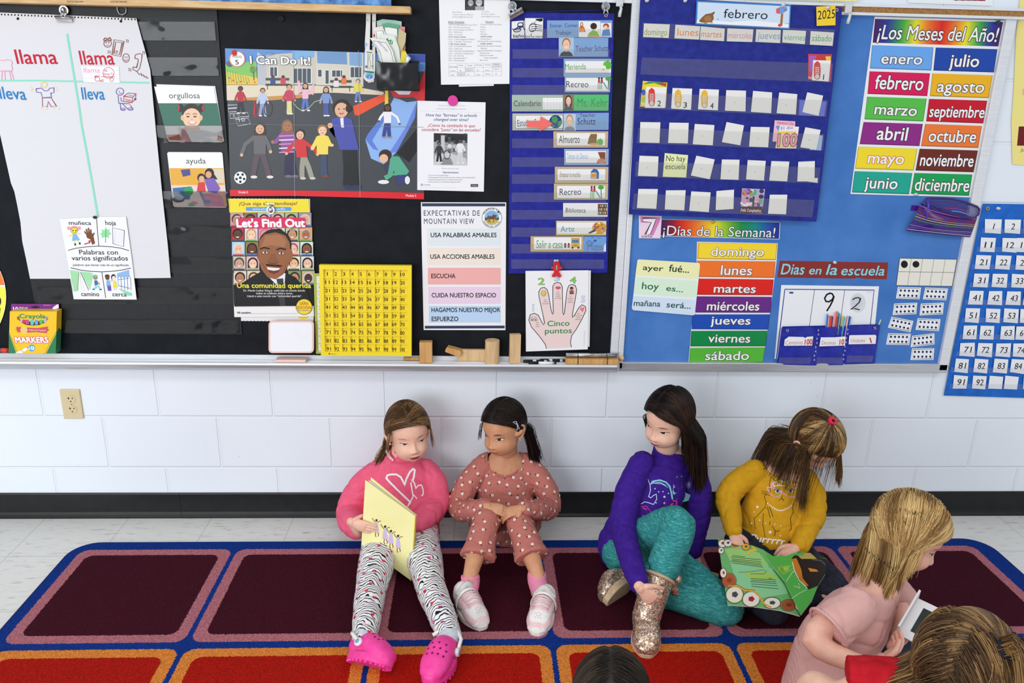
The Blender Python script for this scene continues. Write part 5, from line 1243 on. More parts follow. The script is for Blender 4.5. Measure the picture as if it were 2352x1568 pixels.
# ------------------------------------------------------------------ bulletin board: calendar
ZC[12] = (1780, 580, 5.807); ZC[13] = (2050, 440, 10.69); ZC[14] = (1640, 0, 6.918)
ORD = ['first', 'second', 'third', 'fourth', 'fifth', 'sixth', 'seventh', 'eighth', 'ninth', 'tenth']
M_CAL = noisy('calendar nylon', '#1c257e', '#25308e', 40, .5, .2, .15, 450)
cal = fabric('pocket_chart', [(1471, -8), (1935, 17), (1875, 509), (1444, 492)], -.046, M_CAL, 'big blue calendar pocket chart headed febrero', 'pocket chart')
fr = [((110, 158), (1440, 205), (1430, 318), (106, 262)), ((104, 398), (1428, 440), (1418, 572), (92, 515)), ((88, 640), (1392, 695), (1380, 808), (82, 752)), ((78, 885), (1368, 930), (1358, 1040), (70, 992)), ((62, 1118), (1340, 1160), (1330, 1270), (56, 1222)), ((48, 1340), (1298, 1385), (1285, 1505), (36, 1450))]
rows_film(cal, fr, 7, -.0525, FILMW)
for i, (u, v) in enumerate(((1485, 2), (1922, 23))):
    b = MB(); p = D(u, v, -.0475); b.tube([p+np.array([.004*math.cos(a), 0, .004*math.sin(a)]) for a in np.linspace(0, 2*math.pi, 15)[:-1]], .0016, STEEL, 6, closed=True); b.build('grommet', cal)
def ccard(zm, q, bg, lab, draw=None, name='calendar_card', cat='card', group='cards in the calendar pockets', y=-.0495, rough=.45):
    s = sheet(zm, y, rough); s.paper(q, bg)
    if draw: draw(s)
    return s.build(name, None, lab, cat, group)
for tx, q, c, xa_, xb_, yb, h in (('domingo', [(118, 162), (297, 169), (289, 263), (113, 256)], '#8fa04a', 120, 276, 243, 48), ('lunes', [(336, 171), (507, 182), (500, 274), (329, 265)], '#ee7f2f', 348, 494, 246, 52), ('martes', [(511, 182), (678, 198), (672, 285), (506, 275)], '#df7d66', 514, 655, 256, 46), ('miércoles', [(696, 196), (876, 203), (868, 291), (692, 286)], '#d9909c', 700, 862, 264, 44),
                                 ('jueves', [(896, 203), (1066, 207), (1061, 298), (890, 289)], '#7f9fc8', 905, 1058, 268, 50), ('viernes', [(1081, 206), (1241, 214), (1232, 306), (1076, 294)], '#5fb09a', 1086, 1234, 277, 42), ('sábado', [(1273, 215), (1434, 225), (1424, 318), (1267, 309)], '#4f9f66', 1280, 1416, 284, 44)):
    ccard(7, q, '#e9e7de', 'small weekday card with %s handwritten in the calendar top row' % tx, lambda s: s.text(tx, xa_, yb, xb_, yb+4, h, c, .004), 'weekday_card', 'card', 'weekday cards in the calendar')
def shoe(s, x, y, c, dk, n, nx, ny):
    s.poly([(x-20, y-50), (x, y-68), (x+20, y-52), (x+25, y-10), (x+22, y+40), (x+15, y+58), (x-10, y+58), (x-22, y+40), (x-24, y-10)], c); s.ell(x, y+40, 15, 17, '#d8d4cc'); s.ring(x, y+40, 17, 19, 4, dk)
    for i in range(4): s.line([(x-13, y-26+i*13), (x+13, y-18+i*13)], 3, '#e9e4dc'); s.line([(x-13, y-18+i*13), (x+13, y-26+i*13)], 3, '#e9e4dc')
    s.line([(x+14, y-10), (x+32, y-16), (x+40, y-8)], 2, '#c9c2b4'); s.text(n, nx-11, ny, nx+12, ny, 38, INK, .02)
def d_(s):
    s.poly([(1262, 385), (1320, 385), (1290, 480), (1262, 500)], '#a95fb8'); s.poly([(1310, 388), (1375, 388), (1372, 412), (1305, 412)], '#cf3a30'); s.poly([(1375, 390), (1412, 390), (1410, 440), (1380, 420)], '#e8c93a'); s.text('Feliz', 1258, 545, 1290, 545, 16, '#f0e0e0', .02)
ccard(7, [(1254, 372), (1420, 375), (1410, 565), (1254, 552)], '#c23a5a', 'colourful birthday card behind the number 1 shoe card', d_, y=-.0487)
ccard(7, [(1290, 416), (1412, 420), (1397, 565), (1282, 556)], '#edecea', 'white card with a red shoe and number 1', lambda s: shoe(s, 1318, 490, '#d83a34', '#a82a28', '1', 1360, 552))
def d_(s):
    s.poly([(108, 585), (150, 565), (250, 570), (275, 590), (270, 602), (190, 575)], '#3f8f4a'); s.ell(115, 640, 14, 22, '#3a5ab0'); s.ell(120, 690, 16, 22, '#a8cc3a'); s.poly([(230, 572), (275, 575), (272, 590), (235, 590)], '#cf3a30'); s.text('Feliz', 97, 724, 128, 725, 16, '#f0e0e0', .02)
ccard(7, [(110, 560), (280, 572), (268, 745), (92, 738)], '#e8d23a', 'colourful birthday card behind the number 2 shoe card', d_, y=-.0487)
ccard(7, [(135, 600), (275, 606), (262, 748), (124, 746)], '#edecea', 'white card with a red shoe and number 2', lambda s: shoe(s, 171, 675, '#d83a34', '#a82a28', '2', 222, 735))
ccard(7, [(316, 609), (452, 614), (444, 760), (306, 752)], '#edecea', 'white card with a yellow shoe and number 3', lambda s: shoe(s, 354, 684, '#e9b63a', '#c08a22', '3', 402, 746))
ccard(7, [(504, 615), (637, 621), (630, 764), (492, 757)], '#edecea', 'white card with a yellow shoe and number 4', lambda s: shoe(s, 537, 688, '#e9b63a', '#c08a22', '4', 587, 751))
RN = ['the shoe card row', 'the 100 card row', 'the No hay escuela row', 'the bottom calendar row']
BL = {0: [(4, [(688, 624), (825, 628), (821, 772), (679, 766)]), (5, [(874, 629), (1006, 640), (999, 784), (859, 775)]), (6, [(1055, 640), (1180, 652), (1170, 793), (1037, 784)]), (7, [(1249, 639), (1359, 662), (1327, 802), (1216, 776)])],
      1: [(1, [(93, 845), (232, 847), (225, 990), (88, 987)]), (2, [(294, 849), (428, 851), (422, 993), (285, 990)]), (3, [(470, 858), (606, 866), (594, 1006), (456, 999)]), (4, [(690, 845), (811, 868), (785, 1006), (658, 984)]), (5, [(858, 878), (989, 881), (978, 1020), (846, 1015)]), (7, [(1236, 881), (1342, 900), (1311, 1036), (1201, 1020)])],
      2: [(1, [(87, 1078), (219, 1083), (212, 1222), (76, 1218)]), (3, [(481, 1078), (608, 1104), (574, 1241), (443, 1215)]), (4, [(658, 1104), (780, 1106), (773, 1245), (648, 1242)]), (5, [(837, 1108), (962, 1114), (949, 1250), (825, 1242)]), (6, [(1001, 1115), (1125, 1119), (1110, 1256), (986, 1250)]), (7, [(1187, 1120), (1302, 1115), (1299, 1256), (1180, 1256)])],
      3: [(1, [(79, 1308), (214, 1309), (203, 1446), (69, 1440)]), (2, [(270, 1318), (407, 1317), (397, 1456), (262, 1450)]), (3, [(446, 1325), (580, 1332), (567, 1469), (431, 1459)]), (4, [(620, 1323), (742, 1313), (738, 1447), (615, 1455)]), (6, [(990, 1348), (1111, 1348), (1102, 1484), (977, 1480)])]}
for r, l in BL.items():
    for n, q in l:
        c = np.mean(np.array(q), 0); mk = random.random()
        ccard(7, q, '#e9e8e2', 'blank white card in the %s column of %s' % (ORD[n-1], RN[r]),
              (lambda s: s.ell(c[0]-8, c[1]+10, 7, 6, '#d8d5c8')) if mk > .5 else (lambda s: s.ell(c[0]+4, c[1]-30, 4, 3, '#d3d0c4')))
for q, lab in (([(1196, 692), (1382, 704), (1368, 806), (1190, 798)], 'purple blue card under the tilted card ending the shoe row'), ([(1300, 935), (1357, 938), (1345, 1042), (1265, 1038)], 'pale blue card corner behind the tilted card ending the 100 row')):
    ccard(7, q, '#5f6fd0' if 'purple' in lab else '#9db9dc', lab, y=-.0487)
ccard(7, [(1258, 1235), (1322, 1232), (1320, 1266), (1256, 1258)], '#e6e4da', 'torn paper scrap below the last card of the No hay escuela row', y=-.0502)
def d_(s): s.text('No hay', 270, 1115, 404, 1118, 40, INK, .004); s.text('escuela', 266, 1170, 404, 1172, 38, INK, .004)
ccard(7, [(262, 1060), (424, 1074), (410, 1229), (248, 1224)], '#e6edb4', 'pale yellow sticky note reading No hay escuela', d_, 'sticky_note', 'note')
def d_(s): s.text("Valentine's Day", 1036, 857, 1155, 865, 18, '#b8304a', .015); s.ell(1044, 880, 11, 11, '#5a9fd0'); s.ell(1060, 880, 11, 11, '#5a9fd0'); s.poly([(1033, 884), (1071, 884), (1050, 906)], '#5a9fd0')
ccard(7, [(1024, 833), (1166, 840), (1160, 985), (1008, 980)], '#f0b9cc', "pink Valentine's Day card behind the 100 card", d_)
def d_(s):
    s.text('El día', 1066, 898, 1150, 892, 20, '#3a5ab8', .01)
    pts = [(1042+i*9.2, 915-(10 if i % 2 else 0)) for i in range(16)]+[(1176-(i % 2)*10, 915+i*9) for i in range(13)]+[(1170-i*9, 1026-(10 if i % 2 else 0)) for i in range(16)]; s.poly(pts, '#ecc93a')
    s.poly([(1050, 922), (1172, 918), (1168, 1012), (1042, 1015)], '#efd6a8'); s.text('100', 1044, 1012, 1174, 1010, 84, '#f2a0b8', .03, out='#4a3c30', ow=.03)
ccard(7, [(1060, 868), (1192, 878), (1172, 1028), (1028, 1026)], '#f3e6ea', 'yellow and pink El día 100 card', d_, y=-.0502)
def d_(s):
    random.seed(3)
    for i in range(26): s.ell(800+random.random()*145, 1320+random.random()*110, 14+10*random.random(), 10+10*random.random(), random.choice(['#5a4aa8', '#8f7fd0', '#d9a0b8', '#c2563a', '#eceaf2', '#3f3a6a', '#6fae7a']), 9)
    s.rect(788, 1430, 940, 1474, '#4a1f2c'); s.text('Feliz Cumpleaños', 790, 1464, 928, 1468, 20, '#f2e6e6', .015); s.line([(800, 1312), (830, 1360)], 10, '#d98a3a'); s.line([(890, 1315), (885, 1350)], 20, '#4fae7a'); s.line([(878, 1360), (874, 1440)], 14, '#2c3f4a')
ccard(7, [(797, 1304), (957, 1310), (937, 1478), (786, 1472)], '#b9a8c4', 'Feliz Cumpleaños photo card with purple flowers in the bottom row', d_)
# header and sticky
s = sheet(0, -.0535, .25); s.paper([(1600, 1), (1817, 11), (1814, 67), (1597, 56)], '#3f86d0'); s.paper([(1603, 4), (1814, 14), (1811, 64), (1600, 53)], '#e6ecf4'); s.L = 40
s.poly([(1603, 4.5), (1814, 14.5), (1812, 54), (1601, 47)], '#cfdff0'); s.poly([(1601, 45), (1680, 50), (1730, 47), (1812, 55), (1811, 64), (1600, 53)], '#eef1f5'); s.z = ZC[7]
s.text('febrero', 668, 122, 972, 134, 62, INK, .01)
s.poly([(498, 145), (520, 120), (545, 98), (580, 92), (602, 82), (607, 92), (598, 104), (602, 130), (588, 152), (550, 158), (510, 155)], '#8a5f38'); s.ell(560, 130, 26, 20, '#a5764a'); s.ell(604, 86, 4, 4, INK, 8); s.ell(545, 158, 14, 5, '#c08a50'); s.ell(585, 155, 12, 5, '#c08a50')
s.line([(1075, 95), (1068, 180)], 16, '#a06c34'); s.poly([(1040, 60), (1060, 48), (1108, 48), (1112, 70), (1078, 95), (1040, 95)], '#6a9fdc'); s.poly([(1033, 60), (1060, 55), (1060, 95), (1035, 92)], '#e05a6a'); s.line([(1085, 72), (1110, 68)], 5, '#c23040'); s.ell(1058, 175, 12, 11, '#dc4658')
s.ell(630, 134, 4, 4, '#4a5666', 8); s.build('month_header', None, 'febrero header card with a groundhog and mailbox', 'sign')
s = sheet(0, -.0545, .6); s.paper([(1875, 15.5), (1919, 12.5), (1919, 58), (1876, 59.5)], '#f4cf33', .0008); s.text('2025', 1878, 45, 1918, 41, 20, INK, .004); s.build('sticky_note', None, 'yellow sticky note reading 2025', 'note')
def pin(u, v, y, lab, c='#e3e6ec'):
    b = MB(); p = D(u, v, y); n = np.array([0, -1., 0]); b.tube([p, p+n*.003, p+n*.004, p+n*.009, p+n*.011], [.005, .005, .0028, .003, .005], col(c, .15, .5), 12); b.build('pushpin', None, lab, 'pin', 'push pins')
for u, v, y, lab in ((1486, 1.5, -.0475, 'clear push pin at the top left corner of the febrero calendar'), (1798, 12, -.0545, 'clear push pin through the mailbox end of the febrero header'), (1900, 18, -.0555, 'clear push pin through the 2025 note'), (1573, 2, -.0475, 'clear push pin on the febrero calendar left of the header'), (1916, 602, -.0185, 'clear push pin above the word la on the brown sign'), (2291, 478, -.006, 'clear push pin by the corner eyelet of the hundreds chart')): pin(u, v, y, lab)
pin(1636, 509, -.0197, 'yellow push pin above the rainbow days banner', '#e6c22c'); pin(1989, 600+0, -.0185, 'clear push pin near the right end of the brown sign') if False else None
pin(2290, 51, -.0203, 'dark green pin at the top right of the months poster', '#1d5a3c'); pin(2072+30, 446, -.0203, 'clear push pin at the foot of the months poster')

# ---- months poster
s = sheet(9, -.0192, .25); s.paper([(371, 130), (1396, 160), (1122, 1545), (182, 1518)], '#eceded')
def hq(t0, t1, q):
    """colour gradient strip between fractions"""
    a = [tuple(np.array(q[0])+(np.array(q[1])-np.array(q[0]))*t) for t in (t0, t1)]; c = [tuple(np.array(q[3])+(np.array(q[2])-np.array(q[3]))*t) for t in (t1, t0)]; return a+c
M9 = [(374, 148), (1378, 172), (1340, 364), (356, 334)]
def rainbow(s, q, stops, n=84):
    for i in range(n):
        t0, t1 = i/n, (i+1)/n; tm = (t0+t1)/2
        for (p0, c0), (p1, c1) in zip(stops, stops[1:]):
            if p0 <= tm <= p1:
                f = (tm-p0)/(p1-p0); h0 = [int(c0[k:k+2], 16) for k in (1, 3, 5)]; h1 = [int(c1[k:k+2], 16) for k in (1, 3, 5)]
                cc = '#'+''.join('%02x' % int(a+(b2-a)*f) for a, b2 in zip(h0, h1))
        s.poly(hq(t0, t1, q), cc); s.L -= 1
    s.L += 1
rainbow(s, M9, [(0, '#4a1a5c'), (.10, '#2f3c9c'), (.22, '#3fa84a'), (.33, '#f0e22e'), (.42, '#ee7c2a'), (.53, '#e0281f'), (.63, '#ee7c2a'), (.73, '#f0e22e'), (.83, '#3fa84a'), (.92, '#2f3c9c'), (1, '#4a1a5c')])
s.text('¡Los Meses del Año!', 392, 304, 1328, 328, 112, '#f3f2f2', .015, .1, out='#231d2c', ow=.035)
MO = [('enero', [(352, 353), (832, 370), (815, 552), (334, 536)], '#6aa6ea', 420, 738, 497, 505, 84), ('julio', [(850, 372), (1333, 385), (1305, 567), (831, 552)], '#1f48a8', 955, 1182, 520, 524, 96), ('febrero', [(332, 558), (805, 574), (783, 752), (316, 735)], '#d8185a', 370, 745, 694, 706, 108), ('agosto', [(824, 575), (1295, 590), (1264, 768), (804, 752)], '#efb41f', 858, 1222, 718, 726, 92),
      ('marzo', [(313, 757), (779, 772), (752, 950), (292, 934)], '#57be49', 368, 696, 893, 908, 86), ('septiembre', [(798, 774), (1253, 788), (1222, 966), (775, 950)], '#c8152e', 797, 1224, 914, 922, 92), ('abril', [(285, 955), (749, 970), (722, 1143), (254, 1128)], '#8f2a86', 385, 620, 1091, 1100, 104), ('octubre', [(768, 970), (1211, 986), (1182, 1158), (735, 1143)], '#ee7a35', 790, 1158, 1108, 1116, 96),
      ('mayo', [(245, 1148), (706, 1164), (676, 1334), (218, 1320)], '#f3da2f', 316, 595, 1276, 1285, 86), ('noviembre', [(724, 1164), (1180, 1178), (1146, 1348), (692, 1334)], '#6f2a1f', 724, 1138, 1296, 1304, 96), ('junio', [(216, 1340), (666, 1354), (640, 1520), (194, 1506)], '#1fa690', 292, 544, 1472, 1480, 92), ('diciembre', [(684, 1354), (1136, 1366), (1110, 1532), (656, 1516)], '#16a054', 682, 1104, 1490, 1500, 100)]
for tx, q, c, x0, x1, y0, y1, h in MO:
    cq = np.mean(np.array(q, float), 0); dk = '#'+''.join('%02x' % int(int(c[k:k+2], 16)*.72) for k in (1, 3, 5))
    s.poly(q, dk); s.poly([tuple(cq+(np.array(p)-cq)*np.array([.982, .955])+np.array([0, -3])) for p in q], c)
    s.text(tx, x0, y0, x1, y1, h, '#f4f3f2', .02, out=('#3a2430' if tx != 'mayo' else '#c9602a'), ow=.03); s.L -= 4
s.build('months_poster', None, 'tall Los Meses del Año poster of twelve coloured month labels', 'poster')

# ---- week banner, seven card, day strips
s = sheet(8, -.0192, .25); s.paper([(325, 96), (1440, 122), (1452, 130), (1448, 280), (1440, 288), (316, 256)], '#e3e4e6')
rainbow(s, [(327, 99), (1447, 126), (1441, 283), (320, 252)], [(0, '#3f1d60'), (.09, '#8a1f3a'), (.16, '#d9281f'), (.3, '#ee7c2a'), (.45, '#f0e02e'), (.55, '#8fc22e'), (.68, '#1f8f4a'), (.8, '#128a8a'), (.9, '#2456b0'), (1, '#1f2f8a')])
s.text('¡Días de la Semana!', 340, 248, 1398, 268, 94, '#f3f2f2', .004, out='#201c30', ow=.035)
s.build('week_banner', None, 'rainbow ¡Días de la Semana! banner', 'sign')
s = sheet(8, -.0207, .5); s.paper([(113, 62), (331, 66), (316, 278), (113, 276)], '#ecd6e6')
s.poly([(128, 70), (318, 76), (310, 120), (250, 250), (160, 240), (225, 130), (130, 128)], '#d982bc'); s.poly([(152, 86), (275, 88), (268, 120), (222, 238), (176, 240), (232, 124), (152, 120)], '#f2eef2'); s.line([(152, 86), (275, 88), (268, 120), (222, 238), (176, 240), (232, 124), (152, 120)], 6, '#26242a', True); s.text('siete', 137, 270, 241, 270, 30, '#26242a', .01)
s.build('number_card', None, 'pink and white number 7 siete card left of the week banner', 'card')
s = sheet(8, -.0198, .25); s.paper([(664, 309), (1430, 324), (1420, 480), (1376, 840), (1290, 1455), (582, 1470), (610, 1120), (650, 900)], '#e9e9e8')
for tx, q, c, x0, x1, y0, y1, h in (('domingo', [(673, 317), (1425, 328), (1412, 484), (666, 472)], '#f5c52c', 796, 1294, 442, 446, 82), ('lunes', [(665, 488), (1408, 496), (1396, 652), (660, 642)], '#f3752a', 888, 1180, 622, 626, 92), ('martes', [(662, 658), (1391, 667), (1377, 816), (656, 812)], '#e0221c', 822, 1216, 790, 794, 80), ('miércoles', [(658, 826), (1374, 832), (1360, 982), (648, 980)], '#6a2a86', 757, 1250, 958, 960, 84),
                                   ('jueves', [(622, 998), (1354, 997), (1338, 1142), (612, 1138)], '#1f4fb4', 793, 1166, 1092, 1094, 78), ('viernes', [(610, 1154), (1331, 1152), (1314, 1300), (600, 1300)], '#128a48', 768, 1164, 1262, 1264, 80), ('sábado', [(600, 1316), (1310, 1310), (1290, 1450), (588, 1466)], '#5ab83f', 742, 1152, 1430, 1428, 84)):
    cq = np.mean(np.array(q, float), 0); dk = '#'+''.join('%02x' % int(int(c[k:k+2], 16)*.75) for k in (1, 3, 5)); s.poly(q, dk); s.poly([tuple(cq+(np.array(p)-cq)*np.array([.985, .94])+np.array([0, -3])) for p in q], c)
    if tx == 'domingo': s.poly([(690, 325), (1415, 335), (1405, 470), (684, 460)], '#f7d833')
    s.text(tx, x0+3, y0+4, x1+3, y1+4, h, '#2a2030', .03); s.text(tx, x0, y0, x1, y1, h, '#f3f1f0', .02, out='#3a2a34', ow=.02); s.L -= 3
s.build('weekday_poster', None, 'tall poster of seven coloured weekday strips from domingo to sábado', 'poster')
s = sheet(8, -.0225, .6); s.paper([(110, 476), (680, 510), (692, 520), (690, 560), (644, 995), (630, 1006), (60, 958), (46, 940), (98, 490)], '#eceff2')
s.poly([(110, 478), (680, 511), (690, 522), (672, 662), (80, 626), (98, 492)], '#eeeeb4'); s.poly([(78, 642), (670, 682), (655, 840), (62, 806)], '#d9efd6'); s.poly([(60, 824), (654, 860), (643, 994), (628, 1002), (62, 956), (48, 940)], '#d3e2f2')
for tx, x0, x1, y0, y1, h, c in (('ayer', 150, 342, 576, 588, 50, '#25352f'), ('fué...', 396, 586, 590, 604, 66, '#25352f'), ('hoy', 140, 298, 756, 766, 66, '#2f6a52'), ('es...', 370, 528, 772, 788, 52, '#2f6a52'), ('mañana', 64, 314, 916, 924, 56, '#23524f'), ('será...', 374, 602, 930, 944, 56, '#23524f')): s.text(tx, x0, y0, x1, y1, h, c, .018)
s.build('phrase_card', None, 'pastel ayer hoy mañana card in three colour bands', 'card')

# ---- dias en la escuela sign, place value board, straw pockets
s = sheet(12, -.0180, .5); s.paper([(65, 108), (1510, 132), (1490, 355), (30, 330)], '#8a2f2a')
for tx, x0, x1, y0, y1, h in (('Dias', 76, 384, 288, 290, 142), ('en', 452, 612, 288, 290, 86*1.3), ('la', 680, 822, 292, 296, 140), ('escuela', 880, 1454, 300, 304, 130)): s.text(tx, x0, y0, x1, y1, h, '#8fd0dc', .02, .12, out='#5a2430', ow=.012)
s.build('school_days_sign', None, 'dark red Dias en la escuela sign with light blue letters', 'sign')
pv = empty('place_value_board', D(1905, 830, -.02), 'white place value board with 9 and 2 handwritten in black', 'whiteboard')
s = sheet(12, -.0185, .2); s.paper([(85, 432), (1388, 450), (1290, 1405), (-5, 1415)], '#eeeff2', .0008); NV = '#26358f'
s.line([(132, 488), (1322, 500), (1225, 1400)], 12, NV); s.line([(132, 486), (20, 1410), (400, 1410)], 12, NV); s.line([(528, 492), (455, 1010)], 7, '#31406a'); s.line([(930, 498), (860, 1010)], 7, '#31406a')
s.rect(192, 524, 245, 546, NV); s.text('PLACE VALUE', 152, 520, 240, 521, 8, '#5a6490'); s.text('Really Good', 1222, 530, 1300, 532, 9, '#5a6490'); s.ell(1105, 670, 105, 130, '#dadbe0', 30); s.ell(1090, 660, 70, 90, '#cfd1d7', 26)
s.line([(785, 590), (765, 550), (735, 540), (690, 560), (662, 610), (680, 650), (720, 655), (765, 625), (785, 585), (770, 640), (735, 710), (690, 780)], 22, INK); s.line([(1032, 630), (1070, 605), (1115, 600), (1140, 612), (1125, 660), (1070, 715), (1010, 758), (1070, 748), (1130, 762)], 15, INK)
s.build('dry_erase_panel', pv)
M_STR = noisy('straw pocket nylon', '#1c2690', '#2530a8', 40, .4, .4, .15, 450)
sp = empty('straw_pocket', D(1905, 832, -.03), 'blue three pocket straw holder labelled Centenas Decenas Unidades', 'straw holder')
s = sheet(12, -.0225); nx = 36; top = [(88, 1000), (400, 990), (700, 996), (980, 975), (1395, 962)]; bot = [(22, 1490), (500, 1505), (900, 1498), (930, 1490), (1328, 1478)]
def ip(pl, t):
    k = t*(len(pl)-1); i = min(int(k), len(pl)-2); f = k-i; return (pl[i][0]+(pl[i+1][0]-pl[i][0])*f, pl[i][1]+(pl[i+1][1]-pl[i][1])*f)
b = MB(); vs = []
for j in range(13):
    for i in range(nx+1):
        t_, c_ = ip(top, i/nx), ip(bot, i/nx); f = j/12; x, y = t_[0]+(c_[0]-t_[0])*f, t_[1]+(c_[1]-t_[1])*f
        ph = (i/nx*3) % 1; yb = -.030-.008*math.sin(math.pi*ph)*(1-.5*f)-.0015*noise.noise((x*.01, y*.02, 4))
        vs.append(D(1780+x/5.807, 580+y/5.807, yb))
k = nx+1; b.mesh(vs, [(j*k+i, j*k+i+1, (j+1)*k+i+1, (j+1)*k+i) for j in range(12) for i in range(nx)], M_STR, True); b.build('front_fabric', sp, fix=False)
s = sheet(12, -.0205); s.paper([(100, 985), (1405, 955), (1325, 1482), (25, 1485)], M_STR); s.build('back_fabric', sp)
rows_film(sp, [((60, 1395), (480, 1400), (470, 1482), (45, 1480)), ((560, 1395), (900, 1398), (900, 1485), (550, 1485)), ((960, 1370), (1310, 1372), (1300, 1460), (950, 1462))], 12, -.0405, FILMW, 'clear_window')
for u, v in ((166, 1040), (1332, 1007)):
    b = MB(); p = D(1780+u/5.807, 580+v/5.807, -.036); b.tube([p+np.array([.0042*math.cos(a), 0, .0042*math.sin(a)]) for a in np.linspace(0, 2*math.pi, 15)[:-1]], .0015, STEEL, 6, closed=True); b.build('grommet', sp)
s = sheet(12, -.0405)
for X, Y, dy in ((570, 1035, 60), (960, 1025, 60)):
    for i in range(8): x, y = X-i*9+(20 if i % 2 else 0), Y+i*dy*.94; s.line([(x, y-12), (x+18, y), (x, y+12)] if i % 2 == 0 else [(x+8, y-12), (x-10, y), (x+8, y+12)], 5, '#d8d9e6')
s.build('zigzag_stitch', sp)
for q, lab, tx, x0, x1, y0, y1, n, n0, n1, yy in (([(130, 1160), (185, 1120), (380, 1125), (405, 1138), (430, 1122), (510, 1117), (496, 1238), (122, 1242)], 'white Centenas 100 label on the straw holder', 'Centenas', 140, 370, 1226, 1222, '100', 396, 494, 1226), ([(612, 1130), (800, 1128), (942, 1117), (935, 1238), (592, 1250)], 'white Decenas 10 label on the straw holder', 'Decenas', 622, 806, 1228, 1226, '10', 860, 920, 1228), ([(992, 1105), (1010, 1100), (1335, 1096), (1352, 1108), (1342, 1216), (982, 1222)], 'white Unidades 1 label on the straw holder', 'Unidades', 1010, 1200, 1198, 1195, '1', 1272, 1302, 1204)):
    s = sheet(12, -.0415, .6); s.paper(q, '#efeeef'); s.text(tx, x0, y0, x1, y1, 52, '#b8767a', .0); s.text(n, n0, yy, n1, yy-4, 70, '#cf3630', .04); s.build('pocket_label', None, lab, 'label', 'labels on the straw holder')
STC = [('light blue', '#5aa0e0', 680, 695, 815), ('blue', '#2f6cc4', 688, 706, 835), ('pink', '#ef9aa6', 705, 722, 850), ('red', '#cf2f40', 712, 735, 845), ('orange', '#e8703a', 722, 745, 850), ('crimson', '#c8283a', 738, 760, 848), ('navy', '#2a4a9c', 752, 772, 855), ('rose', '#f0b0b4', 765, 795, 800), ('salmon', '#ee8f8a', 778, 815, 785), ('dark blue', '#28458c', 790, 822, 830), ('coral', '#e87068', 800, 832, 782), ('brick red', '#9c3f38', 812, 836, 850),
       ('teal', '#3f9aa8', 822, 850, 800), ('sky blue', '#4f9ade', 835, 865, 815), ('grey', '#8f9a9e', 842, 862, 868), ('yellow', '#ddc92f', 868, 898, 842), ('mint', '#8fcfae', 885, 918, 855), ('aqua', '#5fb8c4', 897, 932, 862), ('white', '#e9e6e8', 915, 948, 850), ('bright red', '#d62a3a', 932, 970, 850), ('pale pink', '#f2c3c8', 940, 976, 855), ('deep blue', '#1f56b0', 955, 995, 848), ('azure', '#3f8fe0', 970, 1010, 858)]
for i, (nm, c, xb_, xt_, yt_) in enumerate(STC):
    yy = -.026-.0035*(i % 3); b = MB(); b.tube([D(1780+(xb_-18)/5.807, 580+1180/5.807, yy+.002), D(1780+xt_/5.807, 580+yt_/5.807, yy)], .0022, col(c, .35, .4), 8)
    b.build('plastic_straw', None, '%s straw standing in the Decenas pocket of the straw holder' % nm, 'straw', 'straws in the Decenas pocket')
b = MB(); b.tube([D(1780+1355/5.807, 580+1030/5.807, -.026), D(1780+1412/5.807, 580+892/5.807, -.026)], .0022, col('#a9d3a0', .35, .4), 8); b.tube([D(1780+1362/5.807, 580+1030/5.807, -.0262), D(1780+1420/5.807, 580+895/5.807, -.0262)], .0008, col('#e8e6c8', .35, .4), 6); b.build('plastic_straw', None, 'single pale green straw sticking out of the Unidades pocket', 'straw')

# ---- ten frames
s = sheet(10, -.0185, .4); q = [(546, 501), (972, 510), (936, 708), (520, 702)]; s.paper([(543, 497), (975, 507), (940, 712), (516, 706)], '#3c3a36'); s.L = 30; s.poly(q, '#e9e6da')
for i in range(1, 5): s.line([tuple(np.array(q[0])+(np.array(q[1])-np.array(q[0]))*i/5), tuple(np.array(q[3])+(np.array(q[2])-np.array(q[3]))*i/5)], 3, '#7d7a70')
s.line([(533, 600), (954, 607)], 4, '#7d7a70'); s.ell(579, 545, 26, 28, '#141518'); s.ell(666, 545, 26, 25, '#141518'); s.build('ten_frame_card', None, 'large cream ten frame card with two black dots', 'card')
TF = [([(531, 715), (705, 720), (692, 808), (516, 801)], 'left', 'top'), ([(736, 720), (906, 727), (893, 815), (718, 808)], 'right', 'top'), ([(503, 840), (676, 833), (668, 919), (491, 926)], 'left', 'second'), ([(703, 840), (876, 833), (868, 920), (693, 929)], 'right', 'second'), ([(484, 938), (647, 970), (624, 1055), (456, 1020)], 'left', 'third'), ([(680, 950), (851, 957), (838, 1046), (663, 1037)], 'right', 'third'), ([(458, 1063), (628, 1066), (615, 1151), (442, 1147)], 'left', 'fourth'), ([(637, 1082), (804, 1063), (805, 1146), (626, 1167)], 'right', 'fourth'), ([(637, 1176), (804, 1176), (797, 1262), (625, 1263)], 'single', 'bottom')]
for q, sd, rw in TF:
    s = sheet(10, -.0188, .5); s.paper(q, '#f0f0f1'); q_ = [np.array(p, float) for p in q]; bl = lambda a, c_: tuple((q_[0]*(1-a)+q_[1]*a)*(1-c_)+(q_[3]*(1-a)+q_[2]*a)*c_)
    s.line([bl(.05, .09), bl(.95, .09), bl(.95, .91), bl(.05, .91)], 2.5, '#33384a', True)
    for r in (.3, .72):
        for i in range(5): s.ell(*bl(.15+.175*i, r), 8.5, 9, '#1d2a5c', 14); s.L -= 1
    s.build('ten_frame_card', None, ('lowest small ten frame card alone in the last row of dot cards' if sd == 'single' else '%s small ten frame card in the %s row of dot cards' % (sd, rw)), 'card', 'small ten frame cards')

